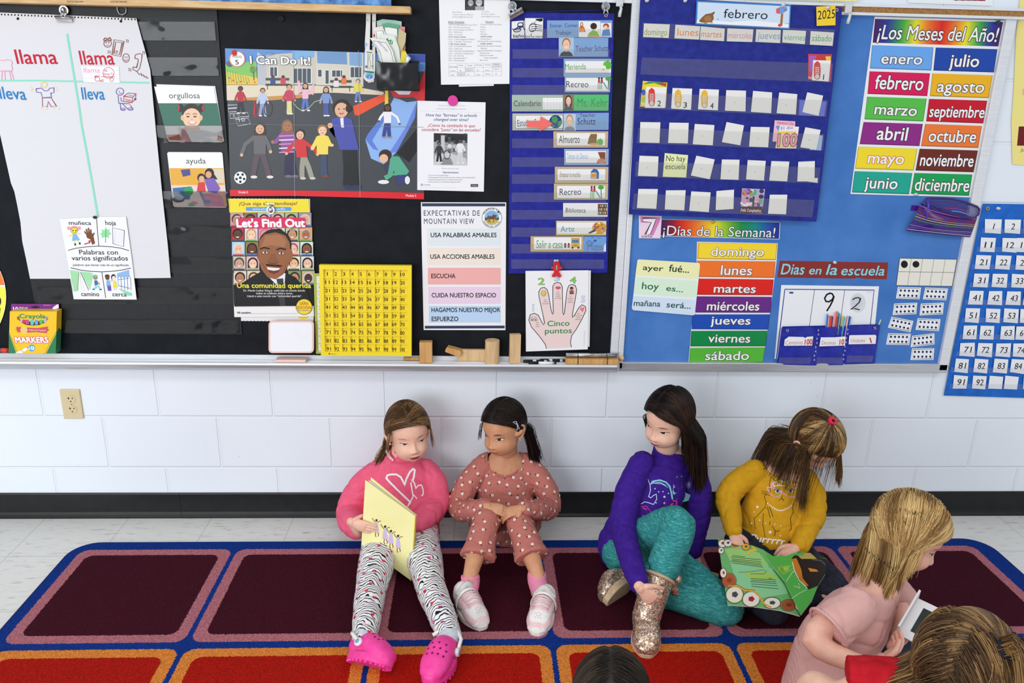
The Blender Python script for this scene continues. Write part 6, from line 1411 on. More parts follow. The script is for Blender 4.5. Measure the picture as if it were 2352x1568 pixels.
# ---- pencil pouch
M_PU = NT('purple vinyl', .22, .5); M_PU.color(M_PU.ramp(M_PU.noise(20, 2), [(.3, '#22105c'), (.7, '#3d1f86')])); M_PU = M_PU.m
po = empty('pencil_pouch', D(2165, 540, -.03), 'translucent purple zip pencil pouch with bright stripes', 'pencil pouch')
def pou(x, y, yy): return D(2050+x/10.69, 440+y/10.69, yy)
L_ = [(700, 270), (640, 400), (560, 580), (440, 780), (330, 960)]; R_ = [(2080, 640), (2050, 720), (2010, 840), (1960, 980), (1905, 1120)]
b = MB(); vs = []; nx = 30
for j in range(5*4-3):
    k = j/4; i0 = min(int(k), 3); f = k-i0; l = np.array(L_[i0])*(1-f)+np.array(L_[i0+1])*f; r = np.array(R_[i0])*(1-f)+np.array(R_[i0+1])*f
    for i in range(nx+1):
        a = i/nx; sagd = 90*(1-abs(j/16-.3))*math.sin(math.pi*a**.8)*(1 if j < 14 else .3); bulge = .035*math.sin(math.pi*a)*math.sin(math.pi*min(1, (16-j)/16*.85+.08))
        vs.append(pou(l[0]+(r[0]-l[0])*a, l[1]+(r[1]-l[1])*a+sagd*.9, -.0345-bulge*.8))
b.mesh(vs, [(j*(nx+1)+i, j*(nx+1)+i+1, (j+1)*(nx+1)+i+1, (j+1)*(nx+1)+i) for j in range(16) for i in range(nx)], M_PU, True); b.build('pouch_body', po, fix=False)
for nm, c, j in (('pink', '#e87ab0', 2), ('magenta', '#a8287a', 4), ('red', '#c02838', 5.4), ('orange', '#e8a03a', 7), ('yellow', '#e6e070', 8.3), ('green', '#5aa84a', 9.6), ('lilac', '#a99ad0', 12.5), ('violet', '#8a5ac0', 13.8), ('pale', '#d6d0e6', 15)):
    b = MB(); j0 = int(j); f = j-j0; pl = [np.array(vs[j0*(nx+1)+i])*(1-f)+np.array(vs[min(16, j0+1)*(nx+1)+i])*f+np.array([0, -.0007, 0]) for i in range(nx+1)]; b.tube(pl, .0009, col(c, .3), 6); b.build('stripe', po, label='%s stripe' % nm)
b = MB(); rim = [(830, 170), (900, 160), (1200, 165), (1500, 185), (1800, 260), (2080, 370), (2130, 430), (2110, 560), (2020, 640), (1850, 650), (1500, 560), (1150, 420), (880, 290), (760, 230)]
b.tube([pou(x, y, -.040-.016*math.sin(math.pi*min(1, max(0, (i-7)/6)))) for i, (x, y) in enumerate(rim)], .0034, M_PU, 8, closed=True); b.build('zip_rim', po)
b = MB(); b.poly([pou(x, y, -.0345) for x, y in rim], film('pouch back', '#3a2a90', .5, .2))
for (a, c_, m_) in (((950, 235), (1900, 330), '#8a1f3a'), ((1100, 330), (1900, 430), '#8a2858'), ((1260, 400), (1900, 500), '#c04a7a'), ((1450, 475), (1880, 565), '#c4cdea')): b.tube([pou(*a, -.0355), pou((a[0]+c_[0])/2, (a[1]+c_[1])/2-25, -.0355), pou(*c_, -.0355)], .0009, col(m_, .3), 6)
b.build('back_panel', po)
b = MB(); b.tube([pou(850, 200, -.050), pou(885, 330, -.060), pou(860, 480, -.062), pou(830, 640, -.064)], [.002, .0035, .003, .0025], col('#5a3fc0', .25), 8); b.build('zip_pull', po)
b = MB(); b.slab([pou(480, 330, -.021), pou(650, 350, -.021), pou(610, 470, -.021), pou(450, 460, -.021)], .002, col('#4a128a', .5)); b.build('fabric_tab', po)
b = MB(); p = pou(885, 190, -.03); b.tube([p+np.array([.002*math.cos(a), 0, .002*math.sin(a)]) for a in np.linspace(0, 6.283, 11)[:-1]], .0008, col('#d9d6e6', .3), 6, closed=True); b.build('zip_stop', po)

# ---- hundreds chart on the wall
M_HUN = noisy('bright blue nylon', '#0f5cb8', '#1669c8', 30, .5, .3, .15, 450)
hun = fabric('pocket_chart', [(2258, 467.5), (2560, 472), (2500, 918), (2168, 908)], -.006, M_HUN, 'bright blue hundreds pocket chart on the wall at the right edge', 'pocket chart')
HR = [((1187, 205), (1312, 209), (1300, 316), (1185, 308)), ((1154, 345), (1267, 347), (1257, 455), (1145, 449)), ((1118, 475), (1230, 480), (1215, 585), (1107, 579)), ((1103, 613), (1214, 618), (1205, 721), (1092, 714)), ((1070, 745), (1172, 745), (1165, 849), (1055, 847)), ((1041, 873), (1148, 878), (1137, 985), (1032, 977)), ((1024, 1005), (1127, 1006), (1120, 1108), (1015, 1105)), ((1000, 1135), (1110, 1135), (1103, 1239), (992, 1230)), ((966, 1250), (1066, 1257), (1056, 1362), (951, 1350)), ((950, 1377), (1055, 1384), (1042, 1480), (940, 1476))]
CX = [[0, 146, 290], [0, 165, 270], [0, 152, 305, 440], [0, 142, 287, 420], [0, 145, 285, 415], [0, 155, 292, 412], [0, 128, 284, 400], [0, 132, 268, 400], [0, 143, 292, 420], [0, 145, 270, 385, 530]]
hf = []
for r, q in enumerate(HR):
    yb = (q[2][1]+q[3][1])/2; hf.append(((q[3][0]-20, yb-38), (q[3][0]+900, yb-30), (q[3][0]+890, yb+8), (q[3][0]-24, yb)))
    for c_, dx in enumerate(CX[r]):
        n = r*10+c_+1; j = [(x+dx+random.uniform(-3, 3), y+dx*.012+random.uniform(-2, 2)) for x, y in q]
        s = sheet(10, -.0092-.0007*c_, .5); s.paper(j, '#ebebee'); cc = np.mean(np.array(j), 0)
        if n <= 92: hw = 3 if n == 1 else (13 if n < 10 else 27); s.text(str(n), cc[0]-hw, cc[1]+22, cc[0]+hw, cc[1]+22.5, 44, INK, .012)
        s.build('number_card', None, ('white number %d card in the bright blue hundreds chart' % n) if n <= 92 else 'blank white card %s in the hundreds chart' % ('right of 92', 'two places after 92', 'three places after 92')[n-93], 'card', 'number cards in the hundreds chart')
rows_film(hun, hf, 10, -.0132, FILMB)
b = MB(); p = D(2268.5, 478.5, -.0075); b.tube([p+np.array([.005*math.cos(a), 0, .005*math.sin(a)]) for a in np.linspace(0, 6.283, 15)[:-1]], .0018, col('#b9953f', .25, .6), 6, closed=True); b.build('grommet', hun)

# ---- things at the top right
s = sheet(9, -.004, .6); s.paper([(1515, -60), (1900, -60), (1900, 1300), (1541, 1292), (1452, 1286), (1449, 1180), (1443, 960), (1462, 700), (1478, 300)], '#efe08a')
s.poly([(1500, 990), (1900, 985), (1900, 1145), (1486, 1140)], '#6f1a1c'); s.poly([(1528, 700), (1580, 660), (1600, 760), (1530, 745)], '#eab0a4'); s.text('July', 1512, 1185, 1560, 1188, 28, INK, .01); s.build('paper_poster', None, 'pale yellow paper poster cut off by the right edge of view', 'poster')
s = sheet(9, -.004, .6); s.paper([(632, -80), (1302, -80), (1298, 46), (632, 22)], '#eceeee'); s.poly([(980, -10), (1240, -6), (1238, 8), (985, 2)], '#b52a38')
for i in range(5): s.rect(1000+i*48, -8, 1022+i*48, 5, '#2a2f4a')
s.build('paper_sheet', None, 'white sheet with red and navy marks cut off above the cork strip', 'paper')
s = sheet(9, -.043, .5); s.paper([(-760, -60), (235, -60), (230, 10), (-700, -12)], '#efe79a')
for i in range(7): s.line([(-640+i*140, -50), (-645+i*140, 8)], 3, '#b9b27a')
s.build('sentence_strip', None, 'pale yellow ruled strip above the febrero calendar', 'paper')
def hook(u, v, y, lab, k=1.):
    h = empty('map_hook', D(u, v+30, y), lab, 'hook', 'grey hooks on the board rails'); G_ = col('#cfd3d4', .3, .4)
    p = D(u, v, y); b = MB(); b.box(p+np.array([0, .004, 0]), (.022, .008, .030), G_); b.build('clip_block', h, bevel=.002)
    b = MB(); b.tube([p+np.array([.002, -.001, -.012]), p+np.array([.004, -.006, -.022]), p+np.array([.001, -.007, -.034]), p+np.array([0, -.006, -.046])], [.004, .0045, .0055, .005], G_, 8); b.build('hook_arm', h)
hook(1424, 3, -.045, 'grey hook on the rail above the schedule chart'); hook(1950, 19, -.053, 'grey hook on the cork strip right of the febrero calendar')
# ------------------------------------------------------------------ people: building tools
V3 = lambda *a: np.array(a, float)
def unit(v): v = np.asarray(v, float); return v/(np.linalg.norm(v)+1e-12)


def limb(b, pts, rads, side=None, sub=5, seg=18, m=None, dome=True):
    """tapering, bending tube; radius numbers or (across side, other)"""
    P = [np.asarray(p, float) for p in pts]; R = [np.array(r if hasattr(r, '__len__') else (r, r), float) for r in rads]; n = len(P); Q = []; S = []
    for i in range(n-1):
        p0, p1, p2, p3 = P[max(i-1, 0)], P[i], P[i+1], P[min(i+2, n-1)]
        for k in range(sub+(i == n-2)):
            t = k/sub; Q.append(.5*((2*p1)+(p2-p0)*t+(2*p0-5*p1+4*p2-p3)*t*t+(-p0+3*p1-3*p2+p3)*t**3)); e = t*t*(3-2*t); S.append(R[i]*(1-e)+R[i+1]*e)
    T = [unit(Q[min(i+1, len(Q)-1)]-Q[max(i-1, 0)]) for i in range(len(Q))]
    if dome:
        for sgn in (0, 1):
            q, s, t = (Q[-1], S[-1], T[-1]) if sgn else (Q[0], S[0], -T[0]); h = min(s)
            add = [(q+t*h*math.sin(a), s*math.cos(a), t if sgn else -t) for a in (.45, .9, 1.25, 1.5)]
            if sgn: Q += [x[0] for x in add]; S += [x[1] for x in add]; T += [x[2] for x in add]
            else: Q = [x[0] for x in add[::-1]]+Q; S = [x[1] for x in add[::-1]]+S; T = [x[2] for x in add[::-1]]+T
    vs = []; e = None if side is None else np.asarray(side, float)
    for q, s, t in zip(Q, S, T):
        if side is None:
            if e is None: e = np.cross(t, [.3, .5, .8])
        u = unit(e-t*(e @ t)); w2 = np.cross(t, u)
        if side is None: e = u
        vs += [q+s[0]*math.cos(a)*u+s[1]*math.sin(a)*w2 for a in np.arange(seg)*2*math.pi/seg]
    k = len(Q); fs = [(i*seg+j, i*seg+(j+1) % seg, (i+1)*seg+(j+1) % seg, (i+1)*seg+j) for i in range(k-1) for j in range(seg)]
    return b.mesh(vs, fs+[list(range(seg))[::-1], list(range((k-1)*seg, k*seg))], m, True)


def temp_obj(b):
    o = b.build('tmp'); return o


def evald(o, extra=()):
    dg = bpy.context.evaluated_depsgraph_get(); dg.update()
    me = bpy.data.meshes.new_from_object(o.evaluated_get(dg))
    v = np.empty(len(me.vertices)*3); me.vertices.foreach_get('co', v); v = v.reshape(-1, 3)+ORG[o]
    f = [tuple(p.vertices) for p in me.polygons]
    for x in (o, *extra):
        d = x.data; ORG.pop(x, None); bpy.data.objects.remove(x); bpy.data.meshes.remove(d)
    bpy.data.meshes.remove(me)
    return v, f


def blob(b, voxel, smooth=3, fac=.5):
    o = temp_obj(b); r = o.modifiers.new('r', 'REMESH'); r.mode = 'VOXEL'; r.voxel_size = voxel
    if smooth: s = o.modifiers.new('s', 'SMOOTH'); s.factor = fac; s.iterations = smooth
    return evald(o)


def union(meshes):
    os_ = []
    for v, f in meshes: b = MB(); b.mesh(v, f, None); os_.append(temp_obj(b))
    for x in os_[1:]:
        m = os_[0].modifiers.new('b', 'BOOLEAN'); m.operation = 'UNION'; m.solver = 'MANIFOLD'; m.object = x
    tot = sum(len(v) for v, f in meshes); v, f = evald(os_[0], os_[1:])
    if len(v) < .5*tot:
        v, f = np.vstack([m[0] for m in meshes]), []; o = 0
        for mv, mf in meshes: f += [tuple(i+o for i in q) for q in mf]; o += len(mv)
    return v, f


def normals(v, f):
    n = np.zeros_like(v); tri = np.array([(q[0], q[1], q[2]) for q in f]); fn = np.cross(v[tri[:, 1]]-v[tri[:, 0]], v[tri[:, 2]]-v[tri[:, 0]])
    for k in range(3): np.add.at(n, tri[:, k], fn)
    return n/(np.linalg.norm(n, axis=1)[:, None]+1e-12)


def wrinkle(v, f, amp=.003, sc=(18, 18, 18), seed=0., fine=.0006):
    n = normals(v, f); d = np.empty(len(v)); sx, sy, sz = sc
    for i, p in enumerate(v):
        a = noise.noise((p[0]*sx+seed, p[1]*sy, p[2]*sz)); c = noise.noise((p[0]*sx*2.3, p[1]*sy*2.3+seed, p[2]*sz*2.3))
        cr = max(0, .20-abs(a+.25*c))/.20; d[i] = amp*(.45*c+.25-1.15*cr*cr)+fine*noise.noise((p[0]*90, p[1]*90, p[2]*90))
    return v+n*d[:, None]


class Head:
    def __init__(s, c, yw, pt, rl, k=1.):
        f0 = V3(math.sin(yw)*math.cos(pt), -math.cos(yw)*math.cos(pt), -math.sin(pt)); l0 = V3(math.cos(yw), math.sin(yw), 0); u0 = np.cross(l0, f0)
        if u0[2] < 0: u0 = -u0
        s.R = np.stack([math.cos(rl)*l0+math.sin(rl)*u0, f0, -math.sin(rl)*l0+math.cos(rl)*u0], 1); s.c = np.asarray(c, float); s.k = k
        s.g = s.R.T @ V3(0, 0, -1)

    def W(s, p): return s.c+s.k*(np.asarray(p, float) @ s.R.T)
    def Lc(s, p): return ((np.asarray(p, float)-s.c) @ s.R)/s.k


def head_local(jaw=1.):
    nr, ns = 96, 110; v = []
    for i in range(nr+1):
        th = math.pi*(i/nr)**1.25
        for k in range(ns):
            a = 2*math.pi*k/ns; v.append((math.sin(th)*math.cos(a), math.cos(th), math.sin(th)*math.sin(a)))
    d = np.array(v)
    def ell(c, r):
        c, r = np.array(c), np.array(r); A = ((d/r)**2).sum(1); B = -2*(d*c/r**2).sum(1); C = ((c/r)**2).sum()-1
        return (-B+np.sqrt(np.maximum(B*B-4*A*C, 0)))/(2*A)
    r1 = ell((0, -.010, .024), (.0705, .0865, .0862)); r2 = ell((0, .020, -.038), (.0595*jaw, .0565, .0505)); kk = .007
    p = d*(kk*np.log(np.exp(r1/kk)+np.exp(r2/kk))-kk*.35)[:, None]
    x, z = p[:, 0], p[:, 2]; front = np.clip(p[:, 1]/.05, 0, 1); g = lambda cx, cz, sx, sz: np.exp(-((x-cx)/sx)**2-((z-cz)/sz)**2)
    dy = .0*x; ax = np.abs(x)
    gs = lambda cx, cz, sx, sz: np.exp(-((ax-cx)/sx)**2-((z-cz)/sz)**2)
    prof = np.interp(z, [-.043, -.038, -.033, -.028, -.015, 0, .012, .022], [0, .005, .0122, .0126, .0070, .0030, .0008, 0])
    wd = np.interp(z, [-.043, -.033, -.02, .0, .02], [.010, .0095, .0075, .006, .008])
    dy += prof*np.exp(-(x/wd)**2)+.0045*gs(.0095, -.034, .005, .0055)-.0060*gs(.030, .004, .014, .010)+.0040*gs(.0305, -.001, .0125, .0075)+.001*gs(.026, .017, .016, .006)
    dy += .0038*np.exp(-(x/.015)**2-((z+.0525)/.0034)**2)+.0046*np.exp(-(x/.013)**2-((z+.0610)/.0040)**2)-.0030*np.exp(-(x/.017)**2-((z+.0567)/.0014)**2)
    dy += .0055*np.exp(-(x/.014)**2-((z+.081)/.009)**2)+.0055*gs(.034, -.034, .020, .019)-.002*np.exp(-(x/.012)**2-((z+.070)/.004)**2)-.0015*gs(.020, -.057, .006, .006)
    p[:, 1] += dy*front
    f = [(i*ns+k, i*ns+(k+1) % ns, (i+1)*ns+(k+1) % ns, (i+1)*ns+k) for i in range(nr) for k in range(ns)]
    return p, f


HC, HE = V3(0, -.010, .024), V3(.0735, .0895, .0892)


def hairline(y): return np.interp(y, [-.10, -.05, -.02, 0, .02, .042, .062, .085], [-.062, -.055, -.03, -.004, .026, .046, .058, .064])


def skin_mat(name, c, c2):
    t = NT(name, .48, .35); t.color(t.ramp(t.noise(45, 3, .6, t.obj()), [(.3, c), (.7, c2)])); t.b.inputs['Subsurface Weight'].default_value = .12
    t.b.inputs['Subsurface Radius'].default_value = (.012, .005, .003); t.b.inputs['Subsurface Scale'].default_value = .5
    t.bump(t.noise(420, 2, .5, t.obj()), .12, .0006); return t.m


def features(H, body, v, f, spec):
    """eyes, lashes, brows and lips laid on the modelled face (local x right-left, z up)"""
    bv = BVHTree.FromPolygons([tuple(p) for p in v], f)
    def at(x, z, o):
        q = H.W((x, .16, z)); d = unit(H.R @ V3(0, -1, 0)); h = bv.ray_cast(Vector(q), Vector(d))
        return (np.array(h[0]) if h[0] is not None else H.W((x, .07, z)))-d*o
    def strip(b, top, bot, m, o=.0005, n=12, k=3):
        vs = []
        for i in range(n+1):
            t = i/n; a, c = np.array(top(t)), np.array(bot(t))
            for j in range(k+1): q = a+(c-a)*j/k; vs.append(at(q[0], q[1], o))
        b.mesh(vs, [(i*(k+1)+j, i*(k+1)+j+1, (i+1)*(k+1)+j+1, (i+1)*(k+1)+j) for i in range(n) for j in range(k)], m, True)
    lid = spec.get('lid', .35); iris = spec.get('iris', '#2a1a12'); gx = spec.get('gaze', 0)
    for sd in (-1, 1):
        b = MB(); cx, cz, hw = sd*.0305, -.0005, .0128; up = .0062*lid; dn = .0048
        tp = lambda t: (cx+(2*t-1)*hw, cz+up*math.sin(math.pi*t)**.8-.0012*(1-t if sd > 0 else t)); bt = lambda t: (cx+(2*t-1)*hw, cz-dn*math.sin(math.pi*t)**.9-.0012*(1-t if sd > 0 else t))
        strip(b, tp, bt, col('#e9e4e0', .25, .5), .0004); ir = .0062; icx = cx+gx
        def clip(t, r, sgn):
            x = icx+(2*t-1)*r; tt = min(1, max(0, (x-cx+hw)/2/hw)); h = math.sqrt(max(0, r*r-(x-icx)**2)); zc = cz-.0012
            return (x, min(zc+h, tp(tt)[1])) if sgn else (x, max(zc-h, bt(tt)[1]))
        strip(b, lambda t: clip(t, ir, 1), lambda t: clip(t, ir, 0), col(iris, .15, .6), .0006, 10); strip(b, lambda t: clip(t, ir*.5, 1), lambda t: clip(t, ir*.5, 0), col('#0b0808', .15, .6), .0008, 6)
        b.build('eye', body, fix=False)
        b = MB(); strip(b, lambda t: (tp(t)[0]*1.0+sd*.0015*(t if sd > 0 else 1-t), tp(t)[1]+.0012), lambda t: (tp(t)[0], tp(t)[1]-.0008), col(spec.get('lash', '#1e1410'), .7), .0009, 14, 2)
        strip(b, lambda t: (tp(t)[0], tp(t)[1]+.0042+.001*math.sin(3.14*t)), lambda t: (tp(t)[0], tp(t)[1]+.0035+.001*math.sin(3.14*t)), col(spec['crease'], .6), .0003, 12, 1); b.build('eyelash', body, fix=False)
        b = MB(); bx = sd*.031; w_ = .0155; th = spec.get('brow_t', .0030)
        arc = lambda t: .0135+.0042*math.sin(math.pi*(t if sd > 0 else 1-t)*.62+1.0)
        strip(b, lambda t: (bx+(2*t-1)*w_, arc(t)+th*.5*math.sin(math.pi*min(1, t+.15))), lambda t: (bx+(2*t-1)*w_, arc(t)-th*.5*math.sin(math.pi*min(1, t+.15))), col(spec['brow'], .8, .1), .0006, 14, 2); b.build('eyebrow', body, fix=False)
    b = MB(); lw = .0185; op = spec.get('open', 0.)
    strip(b, lambda t: ((2*t-1)*lw, -.0565+.0062*math.sin(math.pi*t)-.0016*math.exp(-((t-.5)/.09)**2)), lambda t: ((2*t-1)*lw, -.0567), col(spec['lip'], .4, .4), .0005, 18)
    strip(b, lambda t: ((2*t-1)*lw, -.0567-op*math.sin(math.pi*t)), lambda t: ((2*t-1)*lw*.96, -.0567-(.0074+op)*math.sin(math.pi*t)**.8), col(spec['lip'], .4, .4), .0006, 18)
    strip(b, lambda t: ((2*t-1)*lw*.97, -.0563), lambda t: ((2*t-1)*lw*.97, -.0571-op*math.sin(math.pi*t)), col(spec.get('mouth', '#5a2a26'), .6), .0008, 18, 1); b.build('lips', body, fix=False)
    b = MB()
    for sd in (-1, 1): strip(b, lambda t: (sd*.0062+(2*t-1)*.0026, -.0372+.0012*math.sin(math.pi*t)), lambda t: (sd*.0062+(2*t-1)*.0026, -.0384), col(spec['crease'], .7), .0004, 6, 1)
    b.build('nostrils', body, fix=False)


def hand(W, d, n, s, curl, spread=.0, thumb=(.5, .5), k=1., fl=(1., 1., 1., 1.), bends=(1., 1.15, .8)):
    """W wrist, d finger direction, n where the palm faces, s thumb side; five separate bent fingers"""
    d = unit(d); n = unit(n-d*(n @ d)); s = unit(s-d*(s @ d)-n*(s @ n)); b = MB()
    limb(b, [W-d*.012*k, W+d*.012*k, W+d*.034*k, W+d*.052*k], [(.0165*k, .0125*k), (.0205*k, .0115*k), (.0245*k, .0115*k), (.024*k, .0095*k)], s, 4, 16)
    for i, (off, L, r) in enumerate(((.0185, .052, .0060), (.0063, .058, .0062), (-.0063, .054, .0060), (-.0182, .043, .0053))):
        p = W+d*(.050-.003*abs(i-1.2))*k+s*off*k; dd = unit(d+s*(off*6*spread)); c = curl[i] if hasattr(curl, '__len__') else curl; a = 0; pts = [p-dd*.014*k, p]; rr = [r*k*1.05, r*k*1.05]
        for j, (fr, bd) in enumerate(zip((.44, .31, .25), bends)):
            a += c*bd; p = p+(dd*math.cos(a)+n*math.sin(a))*L*fr*k*fl[i]; pts.append(p); rr.append(r*k*(1.02, .93, .80)[j])
        limb(b, pts, rr, None, 4, 12)
    t0 = W+d*.008*k+s*.016*k; td = unit(d*.75+s*.75+n*thumb[1]*.5); t1 = t0+td*.026*k; td2 = unit(d*(1-.3*thumb[0])+s*(.45-.7*thumb[0])+n*thumb[1]*.8); t2 = t1+td2*.020*k; t3 = t2+unit(td2+n*thumb[1]*.3-s*.2*thumb[0])*.015*k
    limb(b, [t0, t1, t2, t3], [.0105*k, .0078*k, .0068*k, .0056*k], None, 4, 12)
    return blob(b, .00165*k, 3)


def hair_mat():
    t = NT('hair', .45, .25); a = t.n('ShaderNodeAttribute', attribute_name='col'); t.t.links.new(a.outputs['Color'], t.b.inputs['Base Color']); return t.m


HAIR = hair_mat()


class Hair:
    """strands grown all together: P roots, D start directions (local head frame)"""
    def __init__(s, H, pal, seed=1):
        s.H, s.pal = H, np.array([lin(c) for c in pal]); s.r = random.Random(seed); s.nr = np.random.RandomState(seed); s.V = []; s.F = []; s.C = []; s.n = 0

    def add(s, v, f, c): s.V.append(v); s.F.append(np.asarray(f)+s.n); s.C.append(c); s.n += len(v)

    def roots(s, n, ok=None):
        d = s.nr.normal(size=(n*6, 3)); d /= np.linalg.norm(d, axis=1)[:, None]; p = HC+HE*d; k = p[:, 2] > hairline(p[:, 1])+s.nr.uniform(-.002, .004, len(p))
        if ok is not None: k &= ok(p)
        return p[k][:n]

    def cap(s, c):
        nr, ns = 60, 84; t, a = np.meshgrid(np.linspace(0, math.pi, nr+1), np.arange(ns)*2*math.pi/ns, indexing='ij')
        p = (HC+HE*1.004*np.stack([np.sin(t)*np.cos(a), np.sin(t)*np.sin(a), np.cos(t)], -1)).reshape(-1, 3); ok = p[:, 2] > hairline(p[:, 1])-.001
        q = np.array([(i*ns+k, i*ns+(k+1) % ns, (i+1)*ns+(k+1) % ns, (i+1)*ns+k) for i in range(nr) for k in range(ns)]); q = q[ok[q].all(1)]
        s.add(s.H.W(p), q, np.tile(lin(c), (len(p), 1)))

    def grow(s, P, D, flow, n, h, w=.0009, lift=(1.004, 1.03), stick='drape', face=True, colr=None, streak=38., wave=.10, tail=.3):
        """stick: 'all' keeps to the skull, 'drape' until the skull curves away under, 'no' free. flow(P, i) -> wanted direction, i step"""
        N = len(P); P = P.copy(); D = D/np.linalg.norm(D, axis=1)[:, None]; lf = s.nr.uniform(*lift, N)[:, None]; n = np.broadcast_to(n, (N,)); M = int(n.max()); out = np.empty((M, N, 3)); jit = s.nr.normal(size=(N, 3))*wave
        att = np.ones(N, bool) if stick != 'no' else np.zeros(N, bool); R0 = P.copy()
        for i in range(M):
            out[i] = P; f = np.asarray(flow(P, i), float)*np.ones((N, 1)); st = np.minimum(h, np.linalg.norm(f, axis=1)[:, None]*.7) if stick == 'all' else h; f = f/(np.linalg.norm(f, axis=1)[:, None]+1e-9)
            q = (P-HC)/HE; nr_ = q/HE; nr_ /= np.linalg.norm(nr_, axis=1)[:, None]
            f = np.where(att[:, None], f-nr_*(f*nr_).sum(1)[:, None], f); f = f/(np.linalg.norm(f, axis=1)[:, None]+1e-9)
            D = .5*D+.5*f+jit*.22; D /= np.linalg.norm(D, axis=1)[:, None]; P = P+D*st
            if face:
                bad = (P[:, 1] > .015) & (P[:, 2] < hairline(P[:, 1])) & (np.abs(P[:, 0]) < .071) & (P[:, 1] < .13); P[bad, 0] += np.where(P[bad, 0] > 0, 1, -1)*np.minimum(.007, .071-np.abs(P[bad, 0]))
            q = (P-HC)/(HE*lf); l = np.linalg.norm(q, axis=1)[:, None]; P = np.where((l < 1) | att[:, None], HC+(P-HC)/l, P)
            if stick == 'drape': att &= (nr_ @ s.H.g) < .12
        ln = s.H.W(out); T = np.gradient(ln, axis=0); T /= np.linalg.norm(T, axis=2)[..., None]+1e-12; e = np.cross(T, V3(.31, .52, .79)); e /= np.linalg.norm(e, axis=2)[..., None]+1e-12; b = np.cross(T, e)
        k = np.arange(M)[:, None]/np.maximum(n[None], 1); wd = w*np.where(k < .7, 1, np.clip(1-(k-.7)/.3*(1-tail), tail, 1))[..., None]*np.where(np.arange(M) == 0, .6, 1)[:, None, None]*s.nr.uniform(.7, 1.25, N)[None, :, None]
        V = np.stack([ln+wd*(math.cos(a)*e+math.sin(a)*b) for a in (0, 2.1, 4.2)], 2)
        ids = np.arange(M*N*3).reshape(M, N, 3); fs = []
        ok = (np.arange(M-1)[:, None] < n[None]-1)
        for a in range(3): c = (a+1) % 3; fs.append(np.stack([ids[:-1, :, a], ids[:-1, :, c], ids[1:, :, c], ids[1:, :, a]], -1)[ok])
        if colr is None:
            z = np.array([noise.noise(Vector(p*streak)) for p in R0])*1.5+.5+s.nr.normal(size=N)*.22; colr = s.pal[np.clip((z*len(s.pal)).astype(int), 0, len(s.pal)-1)]
        colr = colr*s.nr.uniform(.8, 1.2, N)[:, None]
        s.add(V.reshape(-1, 3), np.concatenate(fs), np.broadcast_to(colr[None, :, None], V.shape).reshape(-1, 3))

    def build(s, parent, label=None):
        v, f, c = np.concatenate(s.V), np.concatenate(s.F), np.concatenate(s.C); used = np.zeros(len(v), bool); used[f.ravel()] = True; mp = np.cumsum(used)-1; v, c, f = v[used], c[used], mp[f]; o = v.mean(0)
        me = bpy.data.meshes.new('hair'); me.vertices.add(len(v)); me.vertices.foreach_set('co', (v-o).ravel()); me.loops.add(f.size); me.loops.foreach_set('vertex_index', f.ravel().astype(np.int32))
        me.polygons.add(len(f)); me.polygons.foreach_set('loop_start', np.arange(len(f), dtype=np.int32)*4); me.polygons.foreach_set('use_smooth', np.ones(len(f), bool)); me.materials.append(HAIR)
        a = me.color_attributes.new('col', 'FLOAT_COLOR', 'POINT'); a.data.foreach_set('color', np.c_[c, np.ones(len(c))].ravel()); me.update(calc_edges=True); me.validate()
        ob = bpy.data.objects.new('hair', me); COL.objects.link(ob); put(ob, o, parent); tag(ob, label); return s


def toward(t):
    return lambda P, i: t-P


def arc(P, t, h): return np.maximum(2, (.178*np.arcsin(np.minimum(.98, np.linalg.norm(P-t, axis=1)/.19))/h).astype(int))


def sgn(x): return np.where(x > 0, 1., -1.)
def vec(x, y, z): return np.stack(np.broadcast_arrays(x, y, z), -1).astype(float)


def garment(name, parent, b, m, voxel=.005, smooth=4, amp=.003, sc=(16, 16, 16), seed=0., label=None, zoom=(0, 0, 1), deco=None, post=None, cut=None):
    v, f = blob(b, voxel, smooth)
    if amp: v = wrinkle(v, f, amp, sc, seed)
    if post is not None: v = post(v)
    bv = BVHTree.FromPolygons([tuple(p) for p in v], f); ring = None
    if cut is not None:
        cx, cy, rx, ry, yb = cut; keep = []
        for q in f: c = v[list(q)].mean(0); u = PX(c); keep.append(c[1] > yb or ((u[0]-cx)/rx)**2+((u[1]-cy)/ry)**2 > 1)
        s = Sheet(bvh=bv); ring = [p for p in (s.pt(cx+rx*math.cos(a), cy+ry*math.sin(a)) for a in np.linspace(-.5, math.pi+.5, 40)) if p is not None]; f = [q for q, k in zip(f, keep) if k]
    s = Sheet(bvh=bv, zoom=zoom, rough=.75); s.mesh(v, f, m, True); s.gv, s.gf = v, f
    if ring: s.tube(ring, .0042, m, 8)
    if deco: deco(s)
    return s.build(name, parent, label=label, fix=False)


def scatter(s, gap, draw, n=4000, seed=1):
    rs = random.Random(seed); v, f = s.gv, s.gf; nn = normals(v, f); got = []
    for _ in range(n):
        q = f[rs.randrange(len(f))]; p = v[q[0]]
        if all(np.sum((p-g)**2) > gap*gap for g in got):
            got.append(p); n3 = nn[q[0]]; t = unit(np.cross(n3, [.2, .1, 1.])); bt = np.cross(n3, t); a = rs.random()*6.28
            draw(p, n3, t*math.cos(a)+bt*math.sin(a), bt*math.cos(a)-t*math.sin(a), rs)


def fabric_mat(name, c, c2, bump=.25, sc=700, stretch=(1, 1, 1), rough=.85):
    return noisy(name, c, c2, 55, rough, .15, bump, sc, stretch, dist=.0012)


